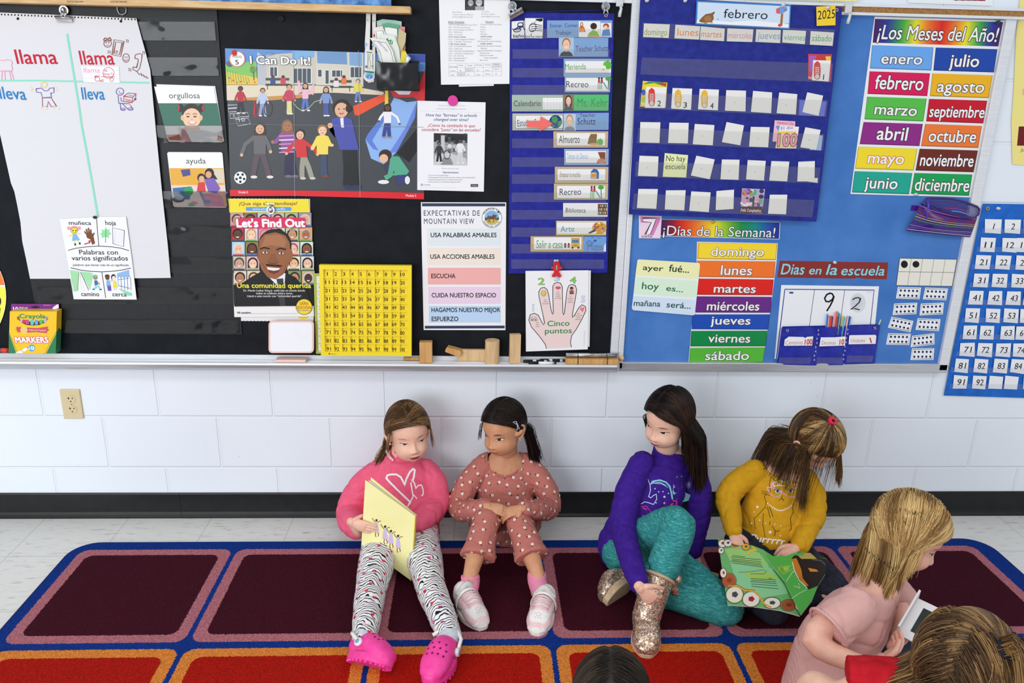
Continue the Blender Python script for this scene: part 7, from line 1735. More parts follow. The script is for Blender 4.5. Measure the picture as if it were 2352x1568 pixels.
class Foot:
    def __init__(s, heel, toe, up):
        s.o = np.asarray(heel, float); s.x = unit(np.asarray(toe)-s.o); s.L = np.linalg.norm(np.asarray(toe)-s.o); s.z = unit(up-s.x*(np.asarray(up) @ s.x)); s.y = np.cross(s.z, s.x)

    def T(s, x, y, z): return s.o+s.x*x*s.L+s.y*y+s.z*z
    def sole(s, b, w, z0, z1, m, e=0., n=36):
        pts = []
        for i in range(n):
            a = 2*math.pi*i/n; x = .5-.5*math.cos(a); hw = w*(.74+.26*math.sin(math.pi*min(1, x*1.02))**1.0+.10*math.exp(-((x-.68)/.2)**2)); pts.append((x*(1+2*e/s.L)-e/s.L, (hw+e)*np.sign(math.sin(a))*abs(math.sin(a))**.62))
        k = n; b.mesh([s.T(x, y, z0) for x, y in pts]+[s.T(x, y, z1) for x, y in pts], [range(k)[::-1], range(k, 2*k)]+[(i, (i+1) % k, k+(i+1) % k, k+i) for i in range(k)], m); return b


def arm_skin(b, pts, rads): limb(b, pts, rads)
# ------------------------------------------------------------------ the children
HL = head_local()


def make_body(H, neck, limbs, hands, mat_, parent, spec, ears=(1, -1), face=True):
    b = MB(); b.mesh(H.W(HL[0]), HL[1], None)
    for sd in ears:
        e = [(.067, .004, .022), (.074, -.010, .028), (.078, -.022, .020), (.077, -.022, .002), (.072, -.012, -.016), (.067, -.001, -.022)]
        limb(b, [H.W((sd*x, y, z)) for x, y, z in e], [.004, .0042, .0045, .0042, .0046, .0046], None, 4, 10)
        limb(b, [H.W((sd*.062, .0, .0)), H.W((sd*.0725, -.008, .004))], [.014, .010], None, 3, 12)
    limb(b, [H.W((0, -.022, -.02)), H.W((0, -.020, -.06)), neck], [.038*H.k, .034*H.k, .042*H.k], None, 5, 20)
    hd = blob(b, .0019, 1, .4)
    b = MB()
    for l in limbs: limb(b, *l)
    bd = blob(b, .005, 3)
    v, f = union([hd, bd]+hands)
    m = MB(); m.mesh(v, f, mat_, True); body = m.build('body', parent, fix=False)
    if face: features(H, body, hd[0], hd[1], spec)
    return body


# ======== girl in the pink sweatshirt
g1 = empty('person', (1.29, -.2, 0), 'girl in a pink heart sweatshirt and striped leggings holding up a yellow book', 'person')
H1 = Head((1.316, -.17, .414), .31, .0, .08)
bk = [D(839, 1102, -.36), D(955, 1186, -.41), None, D(830, 1250, -.40)]; bk[2] = bk[1]+bk[3]-bk[0]+np.array([.0, -.0, .0])
wR1 = D(822, 1222, -.345); wL1 = D(958, 1200, -.33)
bn = unit(np.cross(bk[1]-bk[0], bk[3]-bk[0])); bn = bn if bn[1] < 0 else -bn
bu = unit(bk[1]-bk[0]); bd_ = unit(bk[3]-bk[0])
hpos = D(829, 1209, -.385)
h1R = hand(hpos-bu*.030+bn*.012, unit(bu*.95-bd_*.28), -bn*1., -bd_, [.10, .12, .14, .18], .05, (.3, 1.7), .80)
h1L = hand(wL1+V3(-.005, -.01, 0), V3(-.9, -.35, -.1), V3(0, -.5, -.7), V3(0, -.6, .7), .3, k=.9)
SK1 = skin_mat('fair skin', '#e6b49c', '#edc0a9')
shR, shL = V3(1.168, -.125, .262), V3(1.402, -.125, .266); eR, eL = D(790, 1172, -.19), D(1018, 1160, -.19)
hipR, hipL = V3(1.228, -.23, .075), V3(1.345, -.23, .075)
kR, kL = Zf(850, 1368, .068), Zf(990, 1350, .068); aR, aL = Zf(836, 1468, .062), Zf(1034, 1462, .062)
make_body(H1, V3(1.29, -.125, .325), [([V3(1.29, -.125, .35), V3(1.287, -.13, .26), V3(1.287, -.2, .08)], [.035, (.08, .05), (.09, .06)], V3(1, 0, 0)), ([shR+V3(.034, 0, -.02), eR, wR1, hpos-bu*.034+bn*.012], [.026, .022, .016, .015]), ([shL+V3(-.034, 0, -.02), eL, wL1], [.026, .022, .015]), ([hipR, kR, aR], [.04, .032, .024]), ([hipL, kL, aL], [.04, .032, .024])], [h1R, h1L], SK1, g1,
          dict(iris='#4a5a6a', brow='#a07c5c', crease='#b9806a', lip='#c9706c', lash='#4a3428', lid=.12, open=.0035, mouth='#6a2a2a', gaze=.0015))
M_SW = fabric_mat('pink fleece', '#e65c7c', '#ea6585')
b = MB()
limb(b, [V3(1.287, -.215, .052), V3(1.287, -.19, .12), V3(1.287, -.155, .20), V3(1.287, -.13, .265), V3(1.29, -.122, .315)], [(.136, .100), (.134, .104), (.114, .092), (.098, .070), (.052, .048)], V3(1, 0, 0), 6, 30)
eR2, eL2 = eR+V3(.022, 0, 0), eL+V3(-.028, 0, 0); limb(b, [shR+V3(.03, 0, -.012), (shR+eR2)/2+V3(.0, -.005, .004), eR2, (eR2+wR1)/2+V3(-.006, -.01, 0), wR1+(eR-wR1)*.10], [.042, .046, .050, .044, .033], None, 6); limb(b, [shL+V3(-.03, 0, -.012), (shL+eL2)/2+V3(.0, -.005, .004), eL2, (eL2+wL1)/2+V3(.0, -.012, 0), wL1], [.042, .046, .050, .044, .034], None, 6)
b.tube([V3(1.29+.056*math.cos(a), -.13-.052*math.sin(a), .313+.012*math.sin(a)*-1) for a in np.linspace(0, 6.283, 25)[:-1]], .0085, None, 8, closed=True)
def d_(s):
    s.z = (760, 880, 3.92); s.L = 2; W_ = '#f4eef0'
    s.line([(700, 1090), (715, 1070), (600, 960), (530, 890), (500, 855), (510, 828), (545, 820), (590, 820), (630, 845), (665, 912), (680, 860), (710, 800), (740, 770), (755, 780), (745, 850), (735, 880)], 17, W_)
    s.line([(690, 1110), (740, 1020), (720, 900), (725, 870), (750, 895), (765, 945), (785, 920), (815, 915), (830, 960), (830, 1000), (815, 1015)], 11, W_); s.line([(740, 1000), (760, 1020), (775, 1040)], 9, W_)
garment('sweatshirt', g1, b, M_SW, .005, 6, .0042, (9, 9, 15), 3., 'pink sweatshirt with white heart outlines', deco=d_)
t = NT('striped knit', .8, .15); pz = t.obj((1, 1, 1)); sp_ = t.n('ShaderNodeSeparateXYZ'); t.t.links.new(pz, sp_.inputs[0])
ph = t.math('ADD', t.math('MULTIPLY', t.math('ADD', sp_.outputs[1], t.math('MULTIPLY', sp_.outputs[2], -.55)), 92), t.math('MULTIPLY', t.noise(16, 2, .5, t.obj((1.6, 1, 1))), 4.2))
t.color(t.mix(t.math('GREATER_THAN', t.math('FRACT', ph), .70), '#edeaea', '#1c1c24')); t.bump(t.noise(600, 2, .5, pz), .15, .001); M_ZEB = t.m
b = MB()
for h_, k_, a_ in ((hipR, kR, aR), (hipL, kL, aL)): limb(b, [h_, (h_+k_)/2+V3(0, 0, .006), k_, (k_+a_)/2, a_], [.072, .060, .047, .042, .034], None, 6)
limb(b, [V3(1.24, -.2, .08), V3(1.33, -.2, .08)], [.08, .08])
HC_ = [('#d8243a', 3), ('#e2507c', 3), ('#b0306a', 2), ('#d9d6be', 3), ('#f2c6cc', 2)]
def hrt(s):
    def f(p, n, t_, b_, r):
        c = r.choice([c for c, k in HC_ for _ in range(k)]); k = .0062; q = [(0, -1), (.55, -.45), (.95, .15), (.85, .6), (.45, .75), (0, .4), (-.45, .75), (-.85, .6), (-.95, .15), (-.55, -.45)]
        t2 = unit(V3(1, 0, 0)-n*n[0]); b2 = np.cross(n, t2); b2 = b2 if b2[2]+b2[1] > 0 else -b2
        s.mesh([p+n*.0018+(t2*x+b2*y)*k for x, y in q]+[p+n*.0022], [(i, (i+1) % 10, 10) for i in range(10)], col(c, .75))
    scatter(s, .031, f, 6000, 5)
garment('leggings', g1, b, M_ZEB, .005, 4, .0024, (14, 24, 14), 1., 'white leggings with black wavy stripes and tiny hearts', deco=hrt)
M_CR = noisy('pink foam', '#ea3a94', '#f0479e', 60, .5, .35, .05); M_SK = fabric_mat('grey sock', '#b9bcc6', '#cdd0d8')
for nm, heel, toe, up, a_ in (('right', D(806, 1508, -.815), D(898, 1522, -.90), V3(.0, .85, .5), aR), ('left', D(1034, 1490, -.79), D(998, 1546, -.905), V3(.12, .50, .85), aL)):
    F = Foot(heel, toe, up); F.x = F.x; F.L = .165 if nm == 'left' else .155
    sk = MB(); limb(sk, [a_+(a_-(kR if nm == 'right' else kL))*-.05, a_, F.T(.22, 0, .035)], [.034, .034, .03]); garment('sock', g1, sk, M_SK, .005, 2, .0008)
    sh_ = MB(); limb(sh_, [F.T(.14, 0, .030), F.T(.42, 0, .036), F.T(.68, 0, .026), F.T(.86, 0, .016)], [(.034, .030), (.040, .036), (.043, .030), (.036, .022)], F.y, 6); F.sole(sh_, .041, -.012, .012, None, .002)
    def dc(s):
        nn = normals(s.gv, s.gf)
        for x, y in ((.50, -.020), (.50, .0), (.50, .020), (.60, -.026), (.60, -.009), (.60, .009), (.60, .026), (.70, -.024), (.70, -.008), (.70, .008), (.70, .024)):
            p = F.T(x, y, .2); hh = s.bvh.ray_cast(Vector(p), Vector(-F.z))
            if hh[0] is not None: n = np.array(hh[1]); n = n if n @ F.z > 0 else -n; t2 = unit(np.cross(n, F.x)); b2 = np.cross(n, t2); s.mesh([np.array(hh[0])+n*.0008+(t2*math.cos(a)+b2*math.sin(a))*.0034 for a in np.linspace(0, 6.283, 11)[:-1]], [range(10)], col('#7a1048', .7))
    cl = garment('clog', g1, sh_, M_CR, .0035, 4, 0, label='hot pink foam clog', deco=dc)
    tr = MB()
    for i in range(26):
        a = 2*math.pi*i/26; x = .5-.5*math.cos(a); hw = .041*(.74+.26*math.sin(math.pi*x)+.1*math.exp(-((x-.68)/.2)**2)); y = hw*np.sign(math.sin(a))*abs(math.sin(a))**.62; tr.box(F.T(.04+x*.92, y*.93, -.0135), (.008, .008, .007), M_CR, np.stack([F.x, F.y, F.z], 1))
    tr.box(F.T(.55, 0, -.0125), (.10, .05, .003), M_CR, np.stack([F.x, F.y, F.z], 1)); tr.build('tread', cl)
    st = MB(); ww = noisy('white strap', '#dedcd8', '#eceae6', 60, .45, .3, .03)
    sd = 1 if (F.y[0] < 0) == (nm == 'right') else -1
    st.tube([F.T(.36, .044*sd, .034), F.T(.15, .043*sd, .052), F.T(-.04, .02*sd, .06), F.T(-.06, -.02*sd, .058), F.T(.14, -.043*sd, .05)], .0055, ww, 8); st.tube([F.T(.36, .040*sd, .033), F.T(.36, .049*sd, .034)], .012, ww, 16); st.build('heel_strap', cl, label='white heel strap'); st = MB(); st.tube([F.T(.36, .0485*sd, .034), F.T(.36, .0505*sd, .034)], .006, col('#7fa6d8', .4), 12); st.build('rivet', cl)
h = Hair(H1, ['#4a321f', '#5d4229', '#6f4f33', '#82603e', '#a17d52'], 11); h.cap('#4f3724'); G_ = h.H.g
tie = V3(-.050, -.082, -.030); P = h.roots(6500); px = P[:, 0]+.010; sg = sgn(px)
h.grow(P, vec(sg, -.25, .05), lambda p, i: tie-p+(vec(sg*.10, -.01, .0)*max(0, 1-i/9)), np.minimum(48, arc(P, tie, .0066)+2), .0066, .0007, (1.004, 1.085), 'all', wave=.16)
P = tie+h.nr.normal(size=(420, 3))*.006; c1 = h.nr.normal(size=420)*.5
h.grow(P, vec(-.7+0*c1, -.1, -.1), lambda p, i: G_*1.1+vec(-.50+.5*np.sin(i*.45+c1), .12+.3*np.cos(i*.5+c1), 0), 19+h.nr.randint(0, 6, 420), .0062, .0008, (1., 1.02), 'no', False)
for sx in (-1, 1):
    P = vec(sx*(.062+.006*h.nr.rand(46)), .01+.035*h.nr.rand(46), .035); h.grow(P, vec(sx*.4+0*P[:, 0], .1, -1), lambda p, i: G_+vec(sx*.12, .05+.25*np.sin(i*.5+p[:, 1]*90), 0), 10+h.nr.randint(0, 7, 46), .006, .0005, (1.02, 1.05), 'no')
h.build(g1, 'light brown hair gathered in a low ponytail')
b = MB(); b.tube([H1.W((-.050+.016*math.cos(a), -.078+.0*a, -.028+.016*math.sin(a))) for a in np.linspace(0, 6.283, 17)[:-1]], .004, col('#c98a7a', .7), 8, closed=True); b.build('hair_tie', g1)
b = MB(); limb(b, [D(888, 1034, -.150), D(893, 1046, -.160), D(902, 1056, -.168)], [.004, .0055, .005], None, 4); garment('collar_ruffle', g1, b, fabric_mat('pale pink lace', '#eabfc4', '#f2d0d4'), .003, 2, .003, (90, 90, 90))

# yellow book
B1 = empty('picture_book', bk[3], 'pale yellow picture book with dancing figures on its back cover, held by the pink girl', 'book')
YC = noisy('yellow cover', '#eee7a0', '#f3edae', 8, .35, .35, .03)
th = .003
s = Sheet(plane=(bk[0]+bn*.0002, bn), zoom=(760, 880, 3.92)); s.slab(bk, th, YC)
for x, y, k in ((410, 1300, 1.), (488, 1360, 1.05), (540, 1400, 1.05), (605, 1440, 1.)):
    s.poly([(x-16*k, y-30*k), (x+14*k, y-26*k), (x+26*k, y+45*k), (x-24*k, y+38*k)], '#cdb4dc'); s.poly([(x-12*k, y-52*k), (x+12*k, y-50*k), (x+14*k, y-22*k), (x-14*k, y-24*k)], '#b9c0e0'); s.ell(x, y-66*k, 11*k, 12*k, '#5a3424', 10)
    s.line([(x-10*k, y-48*k), (x-28*k, y-70*k), (x-38*k, y-88*k)], 6*k, '#7a4a34'); s.line([(x+10*k, y-46*k), (x+30*k, y-62*k), (x+42*k, y-58*k)], 6*k, '#7a4a34'); s.line([(x-6*k, y+40*k), (x-10*k, y+66*k), (x-2*k, y+84*k)], 7*k, '#7a4a34'); s.line([(x+10*k, y+42*k), (x+20*k, y+62*k), (x+16*k, y+78*k)], 7*k, '#7a4a34'); s.ell(x+4*k, y-72*k, 8*k, 5*k, '#3a2018', 8)
for i in range(13): x = 422+i*10; s.line([(x, 1530+i*6.6), (x+1, 1580+i*6.6)], (3, 5, 2, 6)[i % 4], '#1c1b18')
s.text('5', 552, 1640, 562, 1645, 18, '#1c1b18'); s.build('back_cover', B1)
b = MB(); in_ = [p-bn*.020 for p in bk]; off = bk[0]-bk[1]; in_[0] = D(852, 1096, -.345); in_[3] = in_[0]+(bk[3]-bk[0]); in_[1] = bk[1]-bn*.012; in_[2] = bk[2]-bn*.012
b.slab(in_, .003, YC); b.build('front_cover', B1)
b = MB(); mid = [(p+q)/2 for p, q in zip(bk, in_)]; ce = sum(mid)/4; b.slab([ce+(p-ce)*.97 for p in mid], .004, col('#e9dfd6', .7)); b.build('pages', B1)
b = MB(); b.slab([bk[1]+bn*.0005, bk[1]-bn*.016, bk[2]-bn*.016, bk[2]+bn*.0005], .003, col('#d9c23a', .4)); b.build('spine', B1)

# ======== girl in the flowered outfit
g2 = empty('person', (1.655, -.2, 0), 'girl in a dusty rose flowered outfit and pink white sneakers, hands between her knees', 'person')
H2 = Head((1.643, -.17, .433), -.66, .13, .075, .975)
SK2 = skin_mat('tan skin', '#c58a66', '#cf9874')
kR, kL = D(1117, 1192, -.37), D(1193, 1203, -.37); aR, aL = Zf(1080, 1325, .095), Zf(1234, 1320, .095)
shR, shL = V3(1.562, -.115, .275), V3(1.752, -.115, .275); eR, eL = D(1056, 1165, -.2), D(1262, 1162, -.2); wR2, wL2 = D(1122, 1163, -.355), D(1196, 1168, -.355)
h2R = hand(wR2, V3(.95, -.2, -.16), V3(.1, .5, -.8), V3(.1, -.7, .6), .34, k=.84); h2L = hand(wL2, V3(-.95, -.2, -.18), V3(-.1, .4, -.9), V3(-.2, -.7, .6), .42, k=.84)
hipR, hipL = V3(1.60, -.17, .085), V3(1.715, -.17, .085)
make_body(H2, V3(1.655, -.12, .32), [([V3(1.655, -.12, .335), V3(1.655, -.13, .26), V3(1.657, -.16, .08)], [.04, (.080, .046), (.075, .05)], V3(1, 0, 0)), ([V3(1.61, -.118, .278), V3(1.70, -.118, .278)], [.031, .031]), ([shR, eR, wR2], [.024, .02, .0145]), ([shL, eL, wL2], [.024, .02, .0145]), ([hipR, kR, (kR+aR)/2+V3(0, .012, 0), aR, aR+V3(.006, -.02, -.05)], [.036, .026, .033, .024, .022]), ([hipL, kL, (kL+aL)/2+V3(0, .012, 0), aL, aL+V3(0, -.02, -.05)], [.036, .026, .033, .024, .022])], [h2R, h2L], SK2, g2,
          dict(iris='#1f120c', brow='#2a1a12', crease='#8a543c', lip='#b06a5c', lash='#120b08', lid=.55, brow_t=.0036, gaze=-.002))
M_FL = fabric_mat('ribbed rose knit', '#b56a61', '#c1776d', .5, 420, (6, 6, .4))
def flw(s):
    wm, ym, km = col('#eee6dc', .8), col('#c9a24a', .8), col('#3f3a34', .8)
    def f(p, n, t_, b_, r):
        k = .0056; pts = []
        for i in range(20):
            a = i*2*math.pi/20; rr = k*(1 if i % 4 in (1, 2) else .72); pts.append(p+n*.0018+(t_*math.cos(a)+b_*math.sin(a))*rr)
        q = p+t_*k*1.25; s.mesh([q+n*.0014+(t_*x+b_*y)*k for x, y in ((-.3, 0), (.1, .45), (.7, .2), (.45, -.2), (.1, -.5))], [range(5)], km)
        s.mesh(pts+[p+n*.0022], [(i, (i+1) % 20, 20) for i in range(20)], wm); s.mesh([p+n*.0026+(t_*math.cos(a)+b_*math.sin(a))*.0019 for a in np.linspace(0, 6.283, 8)[:-1]], [range(7)], ym)
    scatter(s, .027, f, 9000, 9)
b = MB(); limb(b, [V3(1.657, -.17, .05), V3(1.657, -.165, .11), V3(1.657, -.14, .18), V3(1.655, -.122, .24), V3(1.655, -.115, .285)], [(.102, .082), (.105, .085), (.102, .074), (.096, .062), (.074, .046)], V3(1, 0, 0), 6, 30)
limb(b, [shR+V3(.025, 0, 0), (shR+eR)/2+V3(-.006, 0, .006), eR, (eR+wR2)/2+V3(-.004, -.012, -.004), wR2+(eR-wR2)*.12], [.042, .042, .042, .035, .028], None, 6); limb(b, [shL+V3(-.025, 0, 0), (shL+eL)/2+V3(.006, 0, .006), eL, (eL+wL2)/2+V3(.004, -.012, -.004), wL2+(eL-wL2)*.12], [.042, .042, .042, .036, .030], None, 6)
garment('flowered_top', g2, b, M_FL, .0045, 5, .0028, (12, 12, 20), 5., deco=flw, cut=(1158, 1052, 40, 42, -.11))
b = MB(); limb(b, [V3(1.60, -.17, .075), V3(1.715, -.17, .075)], [.075, .075])
for h_, k_, a_, dx in ((hipR, kR, aR, .008), (hipL, kL, aL, .002)):
    e = k_+(a_-k_)*.70; limb(b, [h_, (h_+k_)/2, k_+V3(0, 0, -.006)], [.064, .054, .045], None, 6); limb(b, [k_+V3(0, .004, -.006), k_+(a_-k_)*.38+V3(dx*.5, .006, 0), e+V3(dx, .008, 0)], [(.044, .045), (.047, .045), (.060, .050)], V3(1, 0, 0), 6, dome=False)
garment('flowered_trousers', g2, b, M_FL, .0045, 4, .0024, (16, 16, 10), 8., deco=flw)
WSH, PSH = noisy('white leather', '#e2dcd8', '#ece7e4', 40, .5, .3, .06), noisy('pale pink leather', '#e3bfc0', '#eccccd', 40, .5, .3, .06); SOLE = noisy('rubber sole', '#ded8d0', '#e8e2da', 40, .6, .3, .05)
for nm, heel, toe, a_ in (('right', Zf(1062, 1385, .014), Zf(1115, 1449, .014), aR), ('left', Zf(1254, 1392, .014), Zf(1228, 1461, .014), aL)):
    F = Foot(heel, toe, V3(0, .12, 1)); F.o = F.o-F.x*.012; F.L = .152; sd = 1 if nm == 'right' else -1
    sk = MB(); limb(sk, [a_+V3(0, .006, .004), a_+V3(0, -.006, -.02), F.T(.24, 0, .04)], [.0300, .0300, .029], None, 5, 20, None, False); garment('sock', g2, sk, fabric_mat('pink ribbed sock', '#e0819f', '#ea92ae', .5, 300, (9, 9, .5)), .004, 2, .0006, label='pink ribbed sock')
    r_ = empty('sneaker', F.T(.5, 0, 0), None, None); r_.parent = g2; r_.location = ORG[r_]-ORG[g2]
    b = MB(); F.sole(b, .034, -.013, .010, SOLE, .004); b.build('rubber_sole', r_, bevel=.003)
    b = MB(); limb(b, [F.T(.10, 0, .045), F.T(.14, 0, .03), F.T(.40, 0, .026), F.T(.68, 0, .014), F.T(.88, 0, .008)], [(.033, .034), (.034, .036), (.036, .042), (.0385, .030), (.031, .018)], F.y, 6)
    def cl_(v):
        z = (v-F.o) @ F.z; return v+np.outer(np.maximum(.002-z, 0), F.z)
    garment('upper', r_, b, WSH, .0028, 4, 0, post=cl_)
    up_v, up_f = blob((lambda bb: (limb(bb, [F.T(.10, 0, .045), F.T(.14, 0, .03), F.T(.40, 0, .026), F.T(.68, 0, .014), F.T(.88, 0, .008)], [(.033, .034), (.034, .036), (.036, .042), (.0385, .030), (.031, .018)], F.y, 6), bb)[1])(MB()), .004, 4); bv = BVHTree.FromPolygons([tuple(p) for p in up_v], up_f)
    def on(x, a, o=.001):
        """point on the upper: x along, a angle across (0 top, +-90 sides)"""
        c = F.T(x, 0, .012); d = unit(F.z*math.cos(math.radians(a))+F.y*math.sin(math.radians(a))); hh = bv.ray_cast(Vector(c+d*.15), Vector(-d)); return (np.array(hh[0]) if hh[0] is not None else c+d*.03)+d*o
    b = MB(); xs = np.linspace(.58, .965, 10); vs = []
    for x in xs:
        for j in range(19): a = -88+176*j/18; vs.append(on(x, a, .0013))
    fs = [(i*19+j, i*19+j+1, (i+1)*19+j+1, (i+1)*19+j) for i in range(9) for j in range(18) if i >= 7 or j < 3 or j > 14]; b.mesh(vs, fs, PSH, True); b.build('toe_guard', r_, label='pale pink toe guard')
    b = MB(); vs = []
    for x in np.linspace(.30, .66, 9):
        for a in (-58, -48, -38, -28, -22, 22, 28, 38, 48, 58): vs.append(on(x, a*(1-.3*(x > .6)), .0016))
    b.mesh(vs, [(i*10+j, i*10+j+1, (i+1)*10+j+1, (i+1)*10+j) for i in range(8) for j in range(9) if j != 4 or i == 7], PSH, True); b.build('lace_panel', r_, label='pale pink lace panel')
    b = MB(); vs = []
    for x in np.linspace(-.02, .26, 6):
        for a in (-92, -80, -68, -56, 56, 68, 80, 92): vs.append(on(x, a, .0014))
    b.mesh(vs, [(i*8+j, i*8+j+1, (i+1)*8+j+1, (i+1)*8+j) for i in range(5) for j in range(7) if j != 3], PSH, True); b.build('heel_panel', r_, label='pale pink heel panel')
    b = MB()
    for i in range(4):
        x = .36+i*.075; b.tube([on(x, -36, .003), on(x+.03, -12, .005), on(x+.045, 12, .005), on(x+.03, 36, .003)], .0022, PSH, 6); b.tube([on(x+.05, -36, .003), on(x+.03, 0, .006), on(x, 36, .003)], .0022, PSH, 6)
    b.build('laces', r_, label='pale pink laces')
    b = MB(); vs = []
    for x in (.245, .335):
        for j in range(13): vs.append(on(x, -80+160*j/12, .004))
    for x in (.245, .335):
        for j in range(13): vs.append(on(x, -80+160*j/12, .0065))
    b.mesh(vs, [(j, j+1, 14+j, 13+j) for j in range(12)]+[(26+j, 27+j, 40+j, 39+j) for j in range(12)]+[(j, j+1, 27+j, 26+j) for j in range(12)]+[(13+j, 14+j, 40+j, 39+j) for j in range(12)], WSH, True); b.build('strap', r_, label='white hook and loop strap')
    b = MB(); limb(b, [on(.22, -34, .004), on(.215, 0, .010), on(.22, 34, .004)], [.007, .010, .007], None, 4, 10, noisy('grey lining', '#c3bfbc', '#d2cecb', 60, .8, .1, .1)); b.build('tongue', r_, label='grey padded tongue')
    b = MB(); sy = 1 if F.y @ V3(sd, 0, 0) < 0 else -1
    vs = [on(x, sy*a, .0022) for x, a in ((.10, 62), (.18, 76), (.28, 80), (.40, 74), (.56, 58), (.40, 82), (.26, 90), (.15, 86))]; b.mesh(vs, [range(8)], noisy('rose metallic', '#b98c8c', '#c99c9a', 40, .35, .4, .03)); b.build('side_stripe', r_, label='rose curved stripe')
    b = MB()
    for x, y in ((.70, 0), (.73, -14), (.73, 14), (.77, -8), (.77, 8), (.80, 0), (.80, -18), (.80, 18)):
        c = on(x, y, .0012); d = F.z; b.mesh([c+(F.x*math.cos(a)+F.y*math.sin(a))*.0013 for a in np.linspace(0, 6.283, 7)[:-1]], [range(6)], col('#6f6a6a'))
    b.build('vent_holes', r_)
h = Hair(H2, ['#0f0a09', '#17100d', '#1f1511', '#291b15'], 12); h.cap('#140d0b'); G_ = h.H.g
tie = V3(.034, -.088, -.026); P = h.roots(6000); sg = sgn(P[:, 0]-.006)
h.grow(P, vec(sg, -.3, .05), lambda p, i: tie-p+(vec(sg*.09, -.01, 0)*max(0, 1-i/8)), np.minimum(48, arc(P, tie, .0066)+2), .0066, .0007, (1.004, 1.05), 'all')
P = tie+h.nr.normal(size=(420, 3))*.008; c1 = h.nr.normal(size=420)*.3; SD = h.H.R.T @ V3(.26, -.03, 0)
h.grow(P, vec(.5+0*c1, -.2, -.4), lambda p, i: G_+SD+vec(.10*np.sin(i*.4+c1), .06*np.cos(i*.4+c1), 0), 19+h.nr.randint(0, 5, 420), .0068, .0009, (1., 1.02), 'no', False)
P = vec(-.063-.006*h.nr.rand(18), .015+.025*h.nr.rand(18), .03); h.grow(P, vec(-.2+0*P[:, 0], .2, -1), lambda p, i: G_+vec(-.05, .05+.2*np.sin(i*.4), 0), 12, .006, .0005, (1.02, 1.04), 'no')
h.build(g2, 'dark hair pulled back with a side part')
b = MB(); e = [H2.W((x, y, z)) for x, y, z in ((.071, .026, .058), (.0745, .014, .055), (.0775, .004, .022), (.0765, .016, .024), (.075, .010, .040))]; b.tube(e, .0014, col('#d6dbea', .25, .6), 6, closed=True); b.build('hair_clip', g2, label='silver bent snap clip')
b = MB(); b.ball(H2.W((.072, .0, -.026)), .0032, STEEL, 10, 6); b.build('earring', g2)
# ======== girl in the purple unicorn shirt
g3 = empty('person', (2.14, -.4, 0), 'girl in a purple unicorn shirt and teal leggings clasping her glitter boot', 'person')
H3 = Head((2.187, -.28, .516), -.82, .18, -.10, 1.01)
SK3 = SK1
shR, shL = D(1462, 1062, -.27), D(1602, 1072, -.22); eR, wR3 = D(1432, 1200, -.43), D(1466, 1338, -.715); eL, wL3 = D(1606, 1170, -.30), D(1592, 1262, -.34)
pel, hipA, kA, aA = V3(2.085, -.35, .09), V3(2.07, -.38, .10), D(1556, 1205, -.555), V3(2.066, -.705, .10)
hipB, kB, aB = V3(2.14, -.36, .08), Zf(1668, 1396, .050), V3(2.10, -.55, .05)
hp3 = D(1472, 1350, -.752)
h3R = hand(hp3, V3(.62, -.12, -.62), V3(.15, .95, -.1), V3(.70, .1, .62), [.45, .5, .5, .45], .1, (.2, .5), .92)
h3L = hand(wL3+V3(0, -.01, -.01), V3(.25, -.2, -.9), V3(0, .9, -.3), V3(-.9, 0, -.2), .25, k=.85)
nk3 = V3(2.205, -.235, .405)
make_body(H3, nk3, [([nk3, (shR+shL)/2+V3(0, .01, -.03), pel], [.036, (.085, .05), (.08, .06)], V3(1, 0, -.2)), ([shR, eR, wR3, hp3], [.025, .021, .015, .015]), ([shL, eL, wL3], [.025, .02, .014]), ([hipA, kA, aA], [.04, .036, .026]), ([hipB, kB, aB], [.04, .036, .026])], [h3R, h3L], SK3, g3, ears=(), spec=dict(iris='#2a1c14', brow='#2c1c16', crease='#b98470', lip='#b9645e', lash='#171010', lid=.15, gaze=-.003))
M_PUR = fabric_mat('purple jersey', '#37197e', '#40208c')
b = MB(); ms = (shR+shL)/2
limb(b, [pel+V3(-.005, 0, -.02), (pel*2+ms)/3, (pel+ms*2)/3, ms+V3(0, .005, -.012), nk3+V3(0, .01, -.012)], [(.118, .098), (.112, .095), (.104, .082), (.088, .058), (.044, .04)], V3(1, .1, -.25), 6, 30)
limb(b, [shR+V3(.02, 0, -.005), (shR+eR)/2+V3(-.004, 0, 0), eR, (eR+wR3)/2+V3(-.004, 0, -.006), wR3], [.045, .046, .044, .037, .030], None, 6); limb(b, [shL+V3(-.02, 0, -.005), (shL+eL)/2, eL, wL3], [.045, .044, .042, .032], None, 6)
